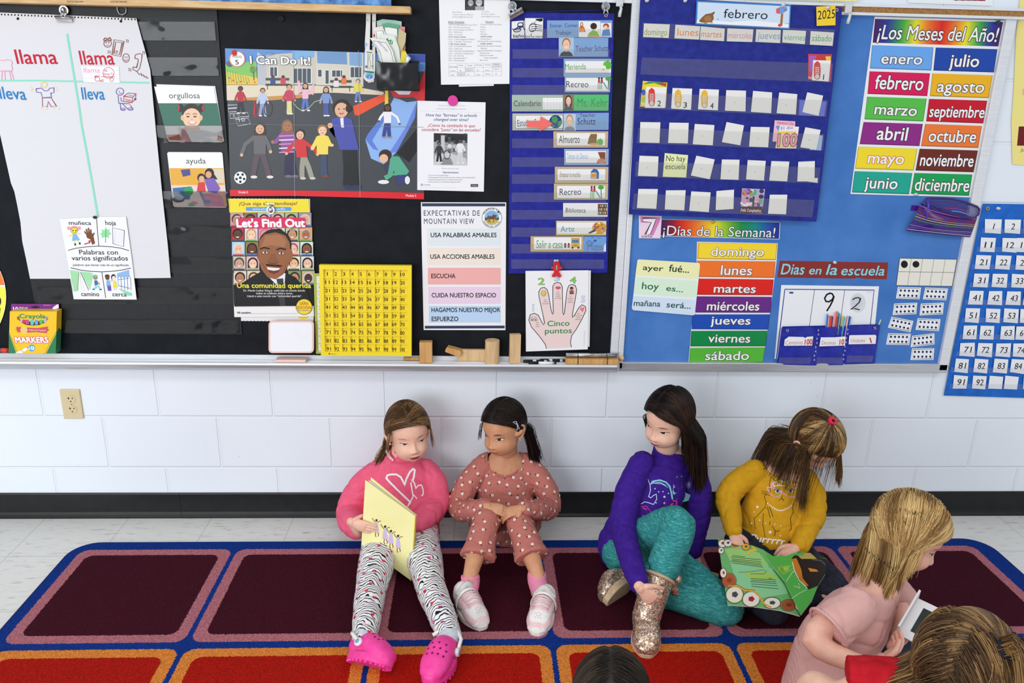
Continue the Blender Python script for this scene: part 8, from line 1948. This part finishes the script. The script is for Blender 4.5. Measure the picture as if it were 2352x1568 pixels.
def d_(s):
    s.z = (1360, 860, 4.125); s.L = 2; A_, P_, W_ = '#86d3dc', '#d83f9c', '#cfe6f0'
    s.poly([(800, 965), (850, 960), (848, 1060), (880, 1120), (935, 1140), (915, 1195), (860, 1205), (800, 1180), (760, 1120), (770, 1040)], A_); s.poly([(800, 1180), (860, 1205), (915, 1195), (905, 1215), (885, 1210), (872, 1235), (858, 1210), (820, 1205)], '#b98fd0')
    s.line([(528, 992), (550, 1050), (552, 1100), (540, 1140), (535, 1155), (555, 1168), (580, 1145), (608, 1132), (612, 1180), (580, 1230), (540, 1215), (500, 1205), (460, 1225)], 6, W_)
    s.line([(555, 1040), (580, 1010), (640, 1000), (700, 1020), (735, 1060), (750, 1120), (760, 1180)], 14, A_); s.line([(575, 1030), (640, 1020), (700, 1050)], 5, W_); s.line([(560, 1010), (600, 1030), (660, 1035), (720, 1070)], 5, A_)
    s.line([(760, 1190), (800, 1200), (795, 1250), (760, 1255), (745, 1230), (770, 1220)], 14, P_); s.line([(460, 1250), (510, 1245), (560, 1300), (575, 1330)], 6, P_); s.line([(475, 1260), (520, 1280)], 10, P_); s.poly([(470, 1320), (500, 1340), (480, 1350)], P_); s.line([(710, 1270), (750, 1255)], 8, P_)
    for x, y, r, c in ((684, 1157, 15, W_), (683, 1217, 15, '#e9a0d0')): s.poly([(x+(r if i % 2 == 0 else r*.45)*math.sin(i*.628), y-(r if i % 2 == 0 else r*.45)*math.cos(i*.628)) for i in range(10)], c)
    for x, y in ((595, 1080), (670, 1108), (722, 1125), (630, 1110), (625, 1280), (605, 1215)): s.ell(x, y, 6, 6, W_, 8)
    for a in range(4): dx, dy = 28*math.cos(a*.785), 36*math.sin(a*.785); s.line([(910-dx, 1045-dy), (910+dx, 1045+dy)], 4, W_)
garment('long_sleeve_shirt', g3, b, M_PUR, .0048, 5, .0034, (10, 10, 17), 7., 'purple long sleeve shirt with a unicorn and moon print', deco=d_)
t = NT('heathered teal', .8, .15); f_ = t.noise(62, 4, .7, t.obj((1., .8, 5.5)), .25)
t.color(t.ramp(f_, [(.32, '#1f6b6d'), (.5, '#338887'), (.62, '#4fa3a0'), (.76, '#9fd0cb')])); t.bump(t.noise(600, 2, .5, t.obj()), .15, .001); M_TEAL = t.m
b = MB(); limb(b, [hipA, (hipA+kA)/2+V3(0, 0, .004), kA, (kA+aA)/2+V3(0, -.008, 0), aA+(kA-aA)*.40], [.078, .068, .056, .050, .040], None, 6); limb(b, [hipB, (hipB+kB)/2, kB], [.082, .066, .054], None, 6); limb(b, [kB+V3(-.01, 0, -.004), (kB+aB)/2, aB], [.054, .050, .042], None, 6); limb(b, [hipA+V3(-.01, 0, -.02), hipB], [.085, .08])
garment('leggings', g3, b, M_TEAL, .005, 4, .0030, (14, 14, 14), 2., 'heathered teal leggings')
t = NT('glitter', .25, .8); vo = t.n('ShaderNodeTexVoronoi', Scale=330.); t.t.links.new(t.obj(), vo.inputs['Vector']); t.color(t.ramp(vo.outputs['Color'], [(.2, '#8a6a52'), (.5, '#c9a48a'), (.72, '#e8d2bd'), (.9, '#f6ece0')])); t.b.inputs['Metallic'].default_value = .65
bp = t.n('ShaderNodeBump', Strength=.8, Distance=.004); t.t.links.new(vo.outputs['Color'], bp.inputs['Height']); t.t.links.new(bp.outputs[0], t.b.inputs['Normal']); M_GL = t.m; M_TAN = noisy('tan suede sole', '#b79c7e', '#c9b091', 60, .8, .15, .1)
for nm, F, an, kn in (('front', Foot(V3(2.070, -.675, .02), V3(2.045, -.80, .016), V3(0, 0, 1)), aA, kA), ('back', Foot(V3(2.055, -.50, .05), V3(1.985, -.555, .035), V3(-.55, .75, .3)), V3(2.10, -.545, .055), V3(2.18, -.57, .058))):
    F.L = .15 if nm == 'front' else .125
    r_ = empty('boot', F.T(.5, 0, 0), None, None); r_.parent = g3; r_.location = ORG[r_]-ORG[g3]
    b = MB(); F.sole(b, .038, -.016, .008, M_TAN, .004); b.build('boot_sole', r_, bevel=.003, label='tan boot sole')
    b = MB(); limb(b, [F.T(.16, 0, .02), F.T(.42, 0, .030), F.T(.70, 0, .022), F.T(.88, 0, .014)], [(.036, .034), (.040, .042), (.042, .034), (.034, .022)], F.y, 6); top = an+(kn-an)*(.34 if nm == 'front' else .3); limb(b, [F.T(.20, 0, .02), F.T(.24, 0, .06) if nm == 'front' else an, top], [.040, .043, .046], None, 5, 20, None, False)
    def cz(v): z = (v-F.o) @ F.z; return v+np.outer(np.maximum(.004-z, 0), F.z)
    garment('glitter_upper', r_, b, M_GL, .004, 4, .0016, (30, 30, 30), 3., post=cz, label='rose gold glitter boot upper')
    b = MB(); ax = unit(top-an); e1 = unit(np.cross(ax, V3(1, 0, .2))); e2 = np.cross(ax, e1); b.tube([top+(e1*math.cos(a)+e2*math.sin(a))*.046 for a in np.linspace(0, 6.283, 25)[:-1]], .006, M_TAN, 8, closed=True); b.build('boot_cuff', r_, label='tan cuff')
    if nm == 'front': b = MB(); c = top+V3(.046, .012, -.03); limb(b, [c, c+V3(.014, .0, .016)], [.012, .016], None, 3); limb(b, [c, c+V3(.012, 0, -.028)], [.010, .014], None, 3); garment('boot_bow', r_, b, M_GL, .003, 2, .001)
h = Hair(H3, ['#120b0a', '#1b110f', '#261914', '#33211a', '#40291e'], 13); h.cap('#160e0c'); G_ = h.H.g
P = h.roots(7500); sg = sgn(P[:, 0]+.014); fr_ = np.clip((P[:, 1]+.02)*10, 0, .75)
h.grow(P, vec(sg, -.1, .1), lambda p, i: G_*1.0+vec(sg*(.9 if i < 9 else .05), -.10-.45*(sg < 0)-fr_*(.75 if i < 15 else .1), 0), np.where(sg > 0, 27, 22)+h.nr.randint(0, 5, len(P)), .0080, .0008, (1.004, 1.09), wave=.07)
h.build(g3, 'long loose dark brown hair')

# ======== girl in the yellow cat shirt
g4 = empty('person', (2.58, -.4, 0), 'girl with a pink hair tie in a mustard cat shirt bending over an open magazine', 'person')
H4 = Head((2.676, -.33, .466), .66, .86, .30, 1.03)
SK4 = skin_mat('rosy skin', '#dba48e', '#e5b29c')
shR, shL = D(1722, 1078, -.27), D(1862, 1096, -.27); eR, wR4 = D(1672, 1142, -.33), D(1684, 1218, -.44); eL, wL4 = D(1868, 1180, -.35), D(1838, 1252, -.46)
pel = V3(2.545, -.36, .09); nk4 = V3(2.615, -.27, .352); bk4 = [Zf(1650, 1236, .170), Zf(1790, 1290, .15), Zf(1838, 1412, .115), Zf(1672, 1386, .130)]
h4R = hand(wR4+V3(.0, -.01, -.008), V3(.20, -.5, -.7), V3(.2, .6, -.6), V3(.9, -.1, .2), [.35, .4, .4, .4], .05, (.4, .5), .9)
h4L = hand(D(1826, 1258, -.475), V3(-.75, -.45, -.30), V3(.1, .35, -.9), V3(-.35, .55, .5), [.35, .55, .6, .6], .1, (.5, .6), .95)
hR_, hL_ = V3(2.48, -.36, .085), V3(2.62, -.36, .085); kR4, kL4 = V3(2.38, -.53, .05), V3(2.71, -.54, .05); fR4, fL4 = V3(2.47, -.66, .044), V3(2.56, -.58, .04)
make_body(H4, nk4, [([nk4, (shR+shL)/2, pel], [.034, (.078, .05), (.08, .06)], V3(1, 0, -.15)), ([shR, eR, wR4], [.025, .021, .015]), ([shL, eL, wL4, D(1826, 1258, -.475)], [.025, .021, .016, .0155]), ([hR_, kR4, fR4], [.04, .034, .026]), ([hL_, kL4, fL4], [.04, .034, .026])], [h4R, h4L], SK4, g4,
          dict(iris='#4a5a6a', brow='#9a7450', crease='#b07f6a', lip='#c4706a', lash='#3a281e', lid=0.))
M_YEL = fabric_mat('mustard jersey', '#c79218', '#cf9a20')
b = MB(); ms = (shR+shL)/2
limb(b, [pel+V3(0, 0, -.03), (pel*2+ms)/3, (pel+ms*2)/3, ms+V3(0, .004, -.012), nk4+V3(0, .01, -.022)], [(.118, .085), (.110, .085), (.098, .075), (.086, .056), (.046, .042)], V3(1, 0, -.15), 6, 30)
limb(b, [shR+V3(.02, 0, -.008), (shR+eR)/2+V3(-.004, 0, 0), eR, (eR+wR4)/2, wR4+(eR-wR4)*.06], [.043, .044, .042, .036, .031], None, 6); limb(b, [shL+V3(-.02, 0, -.008), (shL+eL)/2+V3(.003, 0, 0), eL, (eL+wL4)/2, wL4], [.043, .043, .042, .036, .031], None, 6)
def d_(s):
    s.z = (1620, 900, 4.355); s.L = 2; K_, W_, P_ = '#2a211c', '#f2ead8', '#e4a3b4'
    for l in ([(655, 1000), (640, 930), (655, 848), (700, 890), (722, 915)], [(870, 905), (940, 880), (938, 960), (925, 1040)], [(610, 1010), (590, 1050), (610, 1100), (600, 1150), (520, 1240), (490, 1260), (500, 1370)], [(920, 1040), (890, 1100), (870, 1150), (880, 1200), (850, 1260), (860, 1370), (840, 1390)], [(580, 1210), (575, 1330), (590, 1400), (600, 1480)], [(650, 1290), (640, 1330)], [(670, 1340), (700, 1390), (690, 1440)], [(700, 1390), (745, 1390)], [(730, 1085), (765, 1062), (785, 1090)], [(765, 1062), (765, 1035)], [(620, 1150), (650, 1260)], [(640, 1150), (680, 1250)]): s.line(l, 5, K_)
    s.poly([(665, 890), (690, 925), (655, 970), (650, 930)], P_); s.poly([(900, 905), (930, 890), (928, 930), (905, 925)], P_)
    s.line([(615, 950), (640, 1010), (690, 1050), (740, 1040), (770, 1005), (790, 1020), (830, 1050), (890, 1050), (930, 1010), (940, 985)], 10, P_); s.line([(615, 950), (650, 955), (700, 965), (760, 990)], 10, P_); s.ell(765, 1000, 14, 12, P_)
    for x in (722, 850): s.ell(x, 990, 26, 18, W_); s.ell(x, 990, 17, 16, '#5a7fb0'); s.ell(x, 990, 9, 11, K_); s.line([(x-35, 985), (x-10, 970), (x+28, 978)], 6, K_)
    for y in (0, 14, 28): s.line([(560, 985+y), (650, 1005+y)], 3, K_); s.line([(900, 1040+y*.5), (965, 1045+y)], 3, K_)
    s.line([(680, 945), (740, 935), (800, 940)], 8, W_); s.ring(700, 920, 22, 20, 5, W_); s.ring(745, 905, 22, 22, 5, W_); s.ring(790, 880, 26, 24, 5, W_); s.ring(840, 905, 22, 20, 5, W_); s.ring(890, 945, 26, 20, 5, W_)
    for i in range(15): a = i/14; s.ell(625+235*a, 1115+20*a+60*math.sin(math.pi*a), 7.5, 7.5, W_, 8)
    for x, y, r in ((522, 1150, 18), (648, 1400, 22), (418, 1437, 13), (465, 1312, 13), (545, 1280, 11), (490, 1200, 9), (750, 1435, 10), (755, 1340, 9), (695, 1320, 9), (605, 1315, 9)): s.poly([(x+(r if i % 2 == 0 else r*.45)*math.sin(i*.628), y-(r if i % 2 == 0 else r*.45)*math.cos(i*.628)) for i in range(10)], W_)
    s.text('Purrrrr', 445, 1490, 800, 1530, 74, W_, .03, .25)
garment('long_sleeve_shirt', g4, b, M_YEL, .0048, 5, .0034, (11, 11, 18), 4., 'mustard yellow long sleeve shirt with a crowned cat drawing', deco=d_)
b = MB()
for h_, k_, a_ in ((hR_, kR4, fR4), (hL_, kL4, fL4)): limb(b, [h_, (h_+k_)/2, k_, (k_+a_)/2, a_], [.07, .054, .044, .042, .042], None, 6)
limb(b, [hR_, hL_], [.08, .08]); garment('leggings', g4, b, fabric_mat('dark denim', '#23252e', '#2f323d'), .005, 4, .003, (18, 18, 18), 6.)
b = MB(); limb(b, [V3(2.36, -.50, .035), V3(2.315, -.47, .04)], [.026, .020]); garment('shoe', g4, b, M_TAN, .004, 2, 0, label='tan shoe tip')
h = Hair(H4, ['#3d2a1a', '#4f3722', '#65482c', '#80603a', '#a98350', '#cfa96c'], 14); h.cap('#4a3320'); G_ = h.H.g
tie = HC+HE*1.10*unit(V3(.02, -.26, 1.))
P = h.roots(4200, lambda p: (p[:, 1] > -.06) & (p[:, 2] > .030)); h.grow(P, tie-P, lambda p, i: tie-p, np.minimum(28, arc(P, tie, .0062)), .0062, .0007, (1.004, 1.05), 'all', False)
k_ = h.nr.uniform(-.5, .1, 560); P = tie+h.nr.normal(size=(560, 3))*.005
h.grow(P, vec(k_*.5, -.9, .5), lambda p, i: vec(k_*.7, -1., -.1) if i < 9 else G_*1.0+vec(-.16+k_*.4, -.20, 0), 30+h.nr.randint(0, 8, 560), .0074, .0008, (1.03, 1.10), 'drape', False)
h.pal = h.pal[[0, 1, 1, 2, 3]]; P = h.roots(4200, lambda p: (p[:, 1] < .02)); sg = sgn(P[:, 0]-.01); sd_ = h.nr.rand(len(P)) < .75
h.grow(P, vec(sg*.4, -.5, -.6), lambda p, i: G_*(.3 if i < 12 else .9)+vec(sg*.05-.08*(i > 14), np.where(sd_, -.22 if i > 12 else -.6, -.05), -.6 if i < 14 else 0), 26+h.nr.randint(0, 9, len(P)), .0076, .0008, (1.006, 1.05), 'drape', False)
P = vec(-.064-.008*h.nr.rand(260), .01+.035*h.nr.rand(260), .025); h.grow(P, np.tile(G_, (260, 1)), lambda p, i: G_+vec(-.05+.15*np.sin(i*.35), .06, 0), 22+h.nr.randint(0, 9, 260), .0068, .0007, (1.02, 1.05), 'no')
P = vec(.062+.008*h.nr.rand(220), .02+.025*h.nr.rand(220), .02); h.grow(P, np.tile(G_, (220, 1)), lambda p, i: G_, 20+h.nr.randint(0, 7, 220), .0068, .0007, (1.02, 1.05), 'no')
h.build(g4, 'half-tied light brown hair with blonde streaks')
b = MB()
for k in (-.003, .003): b.tube([H4.W(tie+V3(.009*math.cos(a), .009*math.sin(a), .001+k)) for a in np.linspace(0, 6.283, 17)[:-1]], .0045, col('#e0224e', .6), 8, closed=True)
b.build('hair_tie', g4, label='bright pink hair tie')

# open magazine on her lap
mz = empty('open_magazine', bk4[2], 'open green football magazine on the lap of the girl in yellow', 'magazine')
sp0, sp1 = bk4[1]+V3(.0, 0, 0), bk4[2]; n4 = unit(np.cross(bk4[1]-bk4[0], bk4[3]-bk4[0])); n4 = n4 if n4[2] > 0 else -n4
c4 = np.mean(np.array(bk4), 0); bk4 = [p-n4*((p-c4) @ n4) for p in bk4]
PLAN = (c4+n4*.0012, n4); ZM = (1620, 1180, 5.807)
s = Sheet(plane=(c4, n4), zoom=ZM, rough=.3); pq = [(168, 318), (330, 350), (470, 385), (640, 425), (780, 480), (900, 640), (1060, 870), (1170, 1130), (1260, 1360), (1000, 1285), (700, 1240), (300, 1210), (235, 800)]
s.slab([s.pt(*p, 0) for p in pq], .003, col('#d5d8d0', .5)); s.L = 60
s.poly(pq, '#6fb56a')
s.poly([(250, 470), (480, 440), (720, 520), (850, 700), (560, 780), (330, 620)], '#9ccf7a'); s.poly([(330, 640), (900, 720), (1120, 1060), (700, 1130), (420, 940)], '#8fcf96'); s.poly([(500, 790), (800, 760), (1000, 860), (640, 880)], '#a6cf5a'); s.poly([(860, 700), (1060, 880), (1250, 1340), (1140, 1160), (1060, 960)], '#4fa648'); s.line([(440, 780), (620, 770), (780, 745), (815, 770), (780, 800), (600, 800)], 14, '#7f9a86')
for i, (x0, y0, x1, y1) in enumerate(((360, 555, 530, 575), (340, 575, 740, 612), (350, 600, 745, 640), (360, 618, 745, 665), (345, 630, 760, 690), (350, 652, 770, 712))): s.line([(x0, y0), (x1, y1)], 7, '#2d3a2a')
for x0, y0, x1, y1 in ((600, 862, 940, 880), (610, 885, 945, 905), (600, 905, 950, 930), (612, 935, 965, 960), (615, 965, 975, 1000), (845, 858, 890, 866)): s.line([(x0, y0), (x1, y1)], 7, '#2d3a2a')
for x, y, rx, ry, c, ci in ((230, 395, 55, 50, '#eceae2', '#b0302a'), (300, 390, 50, 45, '#eceae2', '#4a3f5a'), (405, 400, 42, 32, '#b8552c', '#8a3a20'), (210, 490, 35, 40, '#eceae2', '#5a4a6a'), (540, 440, 50, 42, '#e2a83a', '#4a5a3a'), (315, 890, 90, 90, '#b3592c', '#8f4522'), (240, 790, 40, 60, '#ece4d4', '#b8402a'), (390, 1080, 110, 105, '#ece2cc', '#4a4a4e'), (610, 1140, 110, 95, '#ece4d6', '#a8282a'), (890, 1190, 105, 70, '#efe6d6', '#4a4a52'), (1110, 1220, 100, 70, '#a8522e', '#7a3a22'), (1245, 1220, 46, 66, '#f0ece4', '#b8302c')):
    s.ell(x, y, rx, ry, c, 20); s.ring(x, y, rx*1.1, ry*1.12, 7, '#6a2a20'); s.ell(x+4, y-4, rx*.42, ry*.42, ci, 5)
s.line([(300, 960), (420, 960), (520, 1020), (640, 1030), (720, 1100), (780, 1200), (880, 1250)], 22, '#e2a63c'); s.line([(300, 960), (420, 945), (530, 1005), (660, 1020)], 6, '#8a3a22'); s.line([(560, 540), (600, 490), (680, 480), (620, 440)], 26, '#e6c23c'); s.line([(340, 440), (400, 470), (470, 455)], 6, '#e09a3a')
s.ell(1060, 740, 1, 1, '#000000') if False else None
s.build('left_page', mz)
s = Sheet(plane=(c4+V3(.0, 0, .004), unit(n4+V3(-.10, .10, 0))), zoom=ZM, rough=.3); pq = [(760, 470), (900, 560), (1080, 560), (1240, 500), (1480, 560), (1620, 600), (1600, 800), (1500, 960), (1420, 1160), (1275, 1350), (1170, 1130), (1060, 900), (880, 680)]
s.slab([s.pt(*p, 0) for p in pq], .002, col('#d5d8d0', .5)); s.L = 40; s.poly(pq, '#55b04c')
s.poly([(1150, 590), (1240, 505), (1480, 560), (1620, 605), (1600, 800), (1500, 960), (1380, 1010), (1230, 860), (1180, 700)], '#2a241f'); s.poly([(1150, 600), (1215, 590), (1280, 740), (1300, 860), (1380, 960), (1330, 960), (1220, 820), (1180, 700)], '#c8782a'); s.poly([(1370, 720), (1480, 740), (1510, 770), (1400, 770)], '#d9882e'); s.poly([(1200, 520), (1400, 520), (1490, 600), (1280, 600)], '#b7a052'); s.poly([(1240, 515), (1330, 515), (1300, 560), (1180, 550)], '#5aa65a'); s.line([(1420, 610), (1540, 620), (1600, 680)], 8, '#5f7a8a')
s.line([(1160, 640), (1190, 760), (1250, 880), (1360, 990)], 9, '#eef0ea'); s.line([(960, 770), (1010, 700), (1150, 690)], 8, '#d8a83a'); s.line([(960, 700), (1040, 800), (1170, 730)], 8, '#d8a83a'); s.poly([(1040, 710), (1130, 690), (1110, 760), (1050, 770)], '#6fcf5a'); s.text('M', 1060, 750, 1100, 745, 36, '#e0c04a', .02); s.line([(1080, 900), (1160, 780), (1190, 760)], 7, '#d6ecd0'); s.line([(1180, 960), (1260, 990), (1240, 920)], 6, '#d6ecd0'); s.line([(1150, 1130), (1250, 1060), (1350, 1010)], 6, '#d6ecd0')
s.build('right_page', mz)
# ======== girl in the pale pink shirt, seen from her right side
g5 = empty('person', (2.52, -1.0, 0), 'blonde girl in a pale pink ribbed tee seated in profile, reading a book', 'person')
H5 = Head(D(2086, 1228, -.92), 1.12, .42, -.12, 1.03)
sh5, nk5 = D(1962, 1392, -1.05), D(2006, 1340, -.95); el5, wr5 = D(1868, 1470, -1.10), D(2010, 1536, -1.16); sF = nk5+V3(.10, .07, -.05); pel5 = V3(2.50, -1.0, .09); hd5 = D(2052, 1478, -1.02)
h5R = hand(wr5+unit(hd5-wr5)*.07, V3(.8, .3, .3), V3(-.2, .5, .6), V3(0, -.6, .6), .4, k=.9); h5L = hand(hd5, V3(.6, .2, .4), V3(.4, -.6, .2), V3(-.2, .3, .9), .5, k=.88)
make_body(H5, nk5, [([nk5, (sh5+sF)/2, pel5], [.036, (.08, .055), (.09, .07)], unit(sF-sh5)), ([sh5, el5, wr5, wr5+unit(hd5-wr5)*.07], [.034, .031, .022, .017]), ([sF, (sF+hd5)/2+V3(.03, 0, -.05), hd5], [.03, .026, .016]), ([pel5, pel5+V3(.26, -.18, -.02), pel5+V3(.12, -.36, -.03)], [.055, .045, .035]), ([pel5, pel5+V3(.28, .10, -.02), pel5+V3(.20, -.16, -.04)], [.055, .045, .035])], [h5R, h5L], skin_mat('pink fair skin', '#e0a893', '#e8b5a1'), g5, ears=(), spec=dict(iris='#5a6a7a', brow='#b08a5c', crease='#b98470', lip='#c9746e', lash='#5a4030', lid=.1))
M_RIB = NT('ribbed pink cotton', .85, .15); M_RIB.color('#d9a8a2'); wv_ = M_RIB.n('ShaderNodeTexWave', Scale=95.); M_RIB.t.links.new(M_RIB.obj((1, .4, .5)), wv_.inputs['Vector']); M_RIB.bump(wv_.outputs['Fac'], .5, .0014); M_RIB = M_RIB.m
b = MB(); ms = (sh5+sF)/2
limb(b, [pel5+V3(-.02, 0, -.06), (pel5*2+ms)/3+V3(-.03, 0, 0), (pel5+ms*2)/3+V3(-.02, 0, 0), ms+V3(-.004, 0, -.006), nk5+V3(-.012, .0, -.018)], [(.108, .105), (.104, .100), (.102, .088), (.088, .060), (.048, .045)], unit(sF-sh5), 6, 30)
limb(b, [sh5+V3(.02, .02, .004), sh5+V3(-.008, -.006, -.01), sh5+(el5-sh5)*.66], [.050, .052, .056], None, 6, 20, None, False); limb(b, [sF+V3(-.02, 0, 0), sF+V3(.03, .0, -.06)], [.05, .05], None, 6, 20, None, False)
garment('tee_shirt', g5, b, M_RIB, .005, 5, .0034, (9, 9, 14), 5., 'pale pink ribbed short sleeve tee')
b = MB(); ax = unit(el5-sh5); e1 = unit(np.cross(ax, V3(0, 0, 1))); e2 = np.cross(ax, e1); c = sh5+(el5-sh5)*.64; b.tube([c+(e1*math.cos(a)+e2*math.sin(a))*.0555 for a in np.linspace(0, 6.283, 29)[:-1]], .004, M_RIB, 8, closed=True); b.build('sleeve_hem', g5)
b = MB()
for q in ([pel5, pel5+V3(.26, -.18, -.02), pel5+V3(.12, -.36, -.03)], [pel5, pel5+V3(.28, .10, -.02), pel5+V3(.20, -.16, -.04)]): limb(b, q, [.085, .062, .05], None, 6)
garment('trousers', g5, b, fabric_mat('navy jersey', '#2a2d40', '#343850'), .006, 3, .002)
h = Hair(H5, ['#73552f', '#86653a', '#997344', '#ad8650', '#c8a268', '#dcbc80'], 15); h.cap('#6a4b2a'); G_ = h.H.g
P = h.roots(8000); sg = sgn(P[:, 0]-.004); fr_ = np.clip((P[:, 1]+.03)*9, 0, .9)
h.grow(P, vec(sg, -.05, .08), lambda p, i: G_*1.0+vec(sg*(.8 if i < 9 else .06), -.10-fr_*(1.0 if i < 15 else .15), 0), np.where(P[:, 1] > -.04, 25, 28)+h.nr.randint(0, 4, len(P)), .0080, .0008, (1.004, 1.09), wave=.06, streak=24.)
h.build(g5, 'straight shoulder length blonde hair with pale streaks')
b5 = empty('open_book', D(2063, 1500, -1.02), 'white book with a dark picture held by the blonde girl', 'book')
q = [D(2110, 1374, -1.0), D(2190, 1412, -1.05), D(2150, 1520, -1.12), D(2062, 1456, -1.06)]; q[2] = q[1]+q[3]-q[0]
b = MB(); b.slab(q, .006, col('#e3dfe0', .5)); b.build('right_page', b5)
c = sum(q)/4; n5 = unit(np.cross(q[1]-q[0], q[3]-q[0])); n5 = n5 if n5[1] < 0 else -n5; e, f_ = q[1]-q[0], q[3]-q[0]
t = NT('dark photo print', .3, .4); t.color(t.ramp(t.noise(14, 3, .6, t.obj((1, 1, 3))), [(.3, '#141816'), (.6, '#27302a'), (.8, '#4a5040')])); b = MB(); b.poly([q[0]+e*a+f_*k+n5*.0006 for a, k in ((.24, .16), (1, .16), (1, .8), (.24, .8))], t.m); b.build('printed_picture', b5)
b = MB(); d = unit(-e+n5*1.2)*np.linalg.norm(e)*.6; b.slab([q[0], q[3], q[3]+d, q[0]+d], .005, col('#dcd8da', .5)); b.build('left_page', b5)

# ======== two children in front, seen from above and behind
H6 = Head(D(2215, 1545, -1.5), 2.2, .38, .0, 1.08)
g6 = empty('person', (H6.c[0], H6.c[1], 0), 'child in a red tee with brown half-tied hair, cut off by the bottom right corner', 'person')
nk6 = H6.W((0, -.03, -.14)); aS = D(2035, 1566, -1.44); aE = D(1935, 1640, -1.42); aW = D(1835, 1600, -1.30)
h6 = hand(aW, unit(aW-aE)+V3(0, .3, 0), V3(0, 0, -1), V3(.3, 1, 0), .3)
lo6 = V3(nk6[0], nk6[1]-.04, .12)
make_body(H6, nk6, [([nk6, nk6+V3(0, 0, -.1), lo6], [.04, (.1, .06), (.1, .08)], V3(1, .3, 0)), ([aS+V3(.1, -.04, -.02), aS, aE*.5+D(1925, 1560, -1.40)*.5, D(1868, 1566, -1.34), aW], [.036, .035, .032, .024, .019])], [h6], SK1, g6, {}, face=False)
b = MB(); limb(b, [lo6, nk6+V3(0, 0, -.14), nk6+V3(0, 0, -.05), nk6+V3(0, 0, -.01)], [(.14, .11), (.13, .10), (.11, .07), (.05, .05)], V3(1, .3, 0), 6); limb(b, [aS+V3(.12, -.05, -.02), aS+V3(.03, -.01, -.006), D(1945, 1562, -1.415)], [.056, .054, .050], None, 6, 20, None, False)
garment('tee_shirt', g6, b, fabric_mat('red jersey', '#b01420', '#bd1c28'), .006, 4, .004, (14, 14, 16), 2., 'red short sleeve tee')
h = Hair(H6, ['#48331f', '#583f29', '#694c31', '#7d5d3c', '#a07c4c'], 16); h.cap('#37271a'); G_ = h.H.g
tie = H6.Lc(D(2306, 1492, -1.56)); tie = HC+(tie-HC)/np.linalg.norm((tie-HC)/HE)*1.08
P = h.roots(4500, lambda p: np.linalg.norm(p-tie, axis=1) < .15); h.grow(P, tie-P, lambda p, i: tie-p, np.minimum(32, arc(P, tie, .0064)), .0064, .0009, (1.005, 1.05), 'all', False)
P = h.roots(5500, lambda p: p[:, 2] < .095); c1 = h.nr.normal(size=len(P))
h.grow(P, vec(sgn(P[:, 0]), -.2, -.4), lambda p, i: G_*1.1+vec(sgn(P[:, 0])*.8*(i < 8), -.15, 0)+vec(.30*np.sin(i*.35+c1), .30*np.cos(i*.4+c1), 0)*(i > 6), 27+h.nr.randint(0, 8, len(P)), .0080, .0009, (1.01, 1.16), 'drape', False)
P = tie+h.nr.normal(size=(420, 3))*.006; o_ = unit(tie-HC); h.grow(P, np.tile(o_, (420, 1)), lambda p, i: o_ if i < 4 else G_+o_*.4, 26, .008, .001, (1.05, 1.06), 'no', False)
h.build(g6, 'brown hair with light streaks gathered in a black hair tie')
b = MB(); o_ = unit(tie-HC); e1 = unit(np.cross(o_, V3(0, 1, .3))); e2 = np.cross(o_, e1); b.tube([H6.W(tie+o_*.006+(e1*math.cos(a)+e2*math.sin(a))*.013) for a in np.linspace(0, 6.283, 19)[:-1]], .006, col('#1b1c24', .8), 8, closed=True); b.build('hair_tie', g6, label='black hair tie')
H7 = Head(D(1400, 1618, -1.4), 3.0, .1, .05, 1.06)
g7 = empty('person', (H7.c[0], H7.c[1], 0), 'child with straight dark brown hair whose crown shows at the bottom edge', 'person')
nk7 = H7.W((0, -.02, -.14)); lo7 = V3(nk7[0], nk7[1], .12)
make_body(H7, nk7, [([nk7, nk7+V3(0, 0, -.1), lo7], [.04, (.1, .06), (.1, .08)], V3(1, 0, 0))], [], SK1, g7, {}, face=False)
b = MB(); limb(b, [lo7, nk7+V3(0, 0, -.12), nk7+V3(0, 0, -.02)], [(.14, .11), (.13, .09), (.05, .05)], V3(1, 0, 0), 6); garment('tee_shirt', g7, b, fabric_mat('navy jersey', '#2a2d40', '#343850'), .006, 3, .003)
h = Hair(H7, ['#1c1510', '#271d15', '#34281c', '#413224'], 17); h.cap('#231a13'); G_ = h.H.g
P = h.roots(4200); sg = sgn(P[:, 0]-.01); h.grow(P, vec(sg, -.25, .1), lambda p, i: G_*1.0+vec(sg*(.8 if i < 8 else .05), -.2, 0), 26, .0082, .0009, (1.006, 1.04), face=False)
h.build(g7, 'straight dark brown hair')
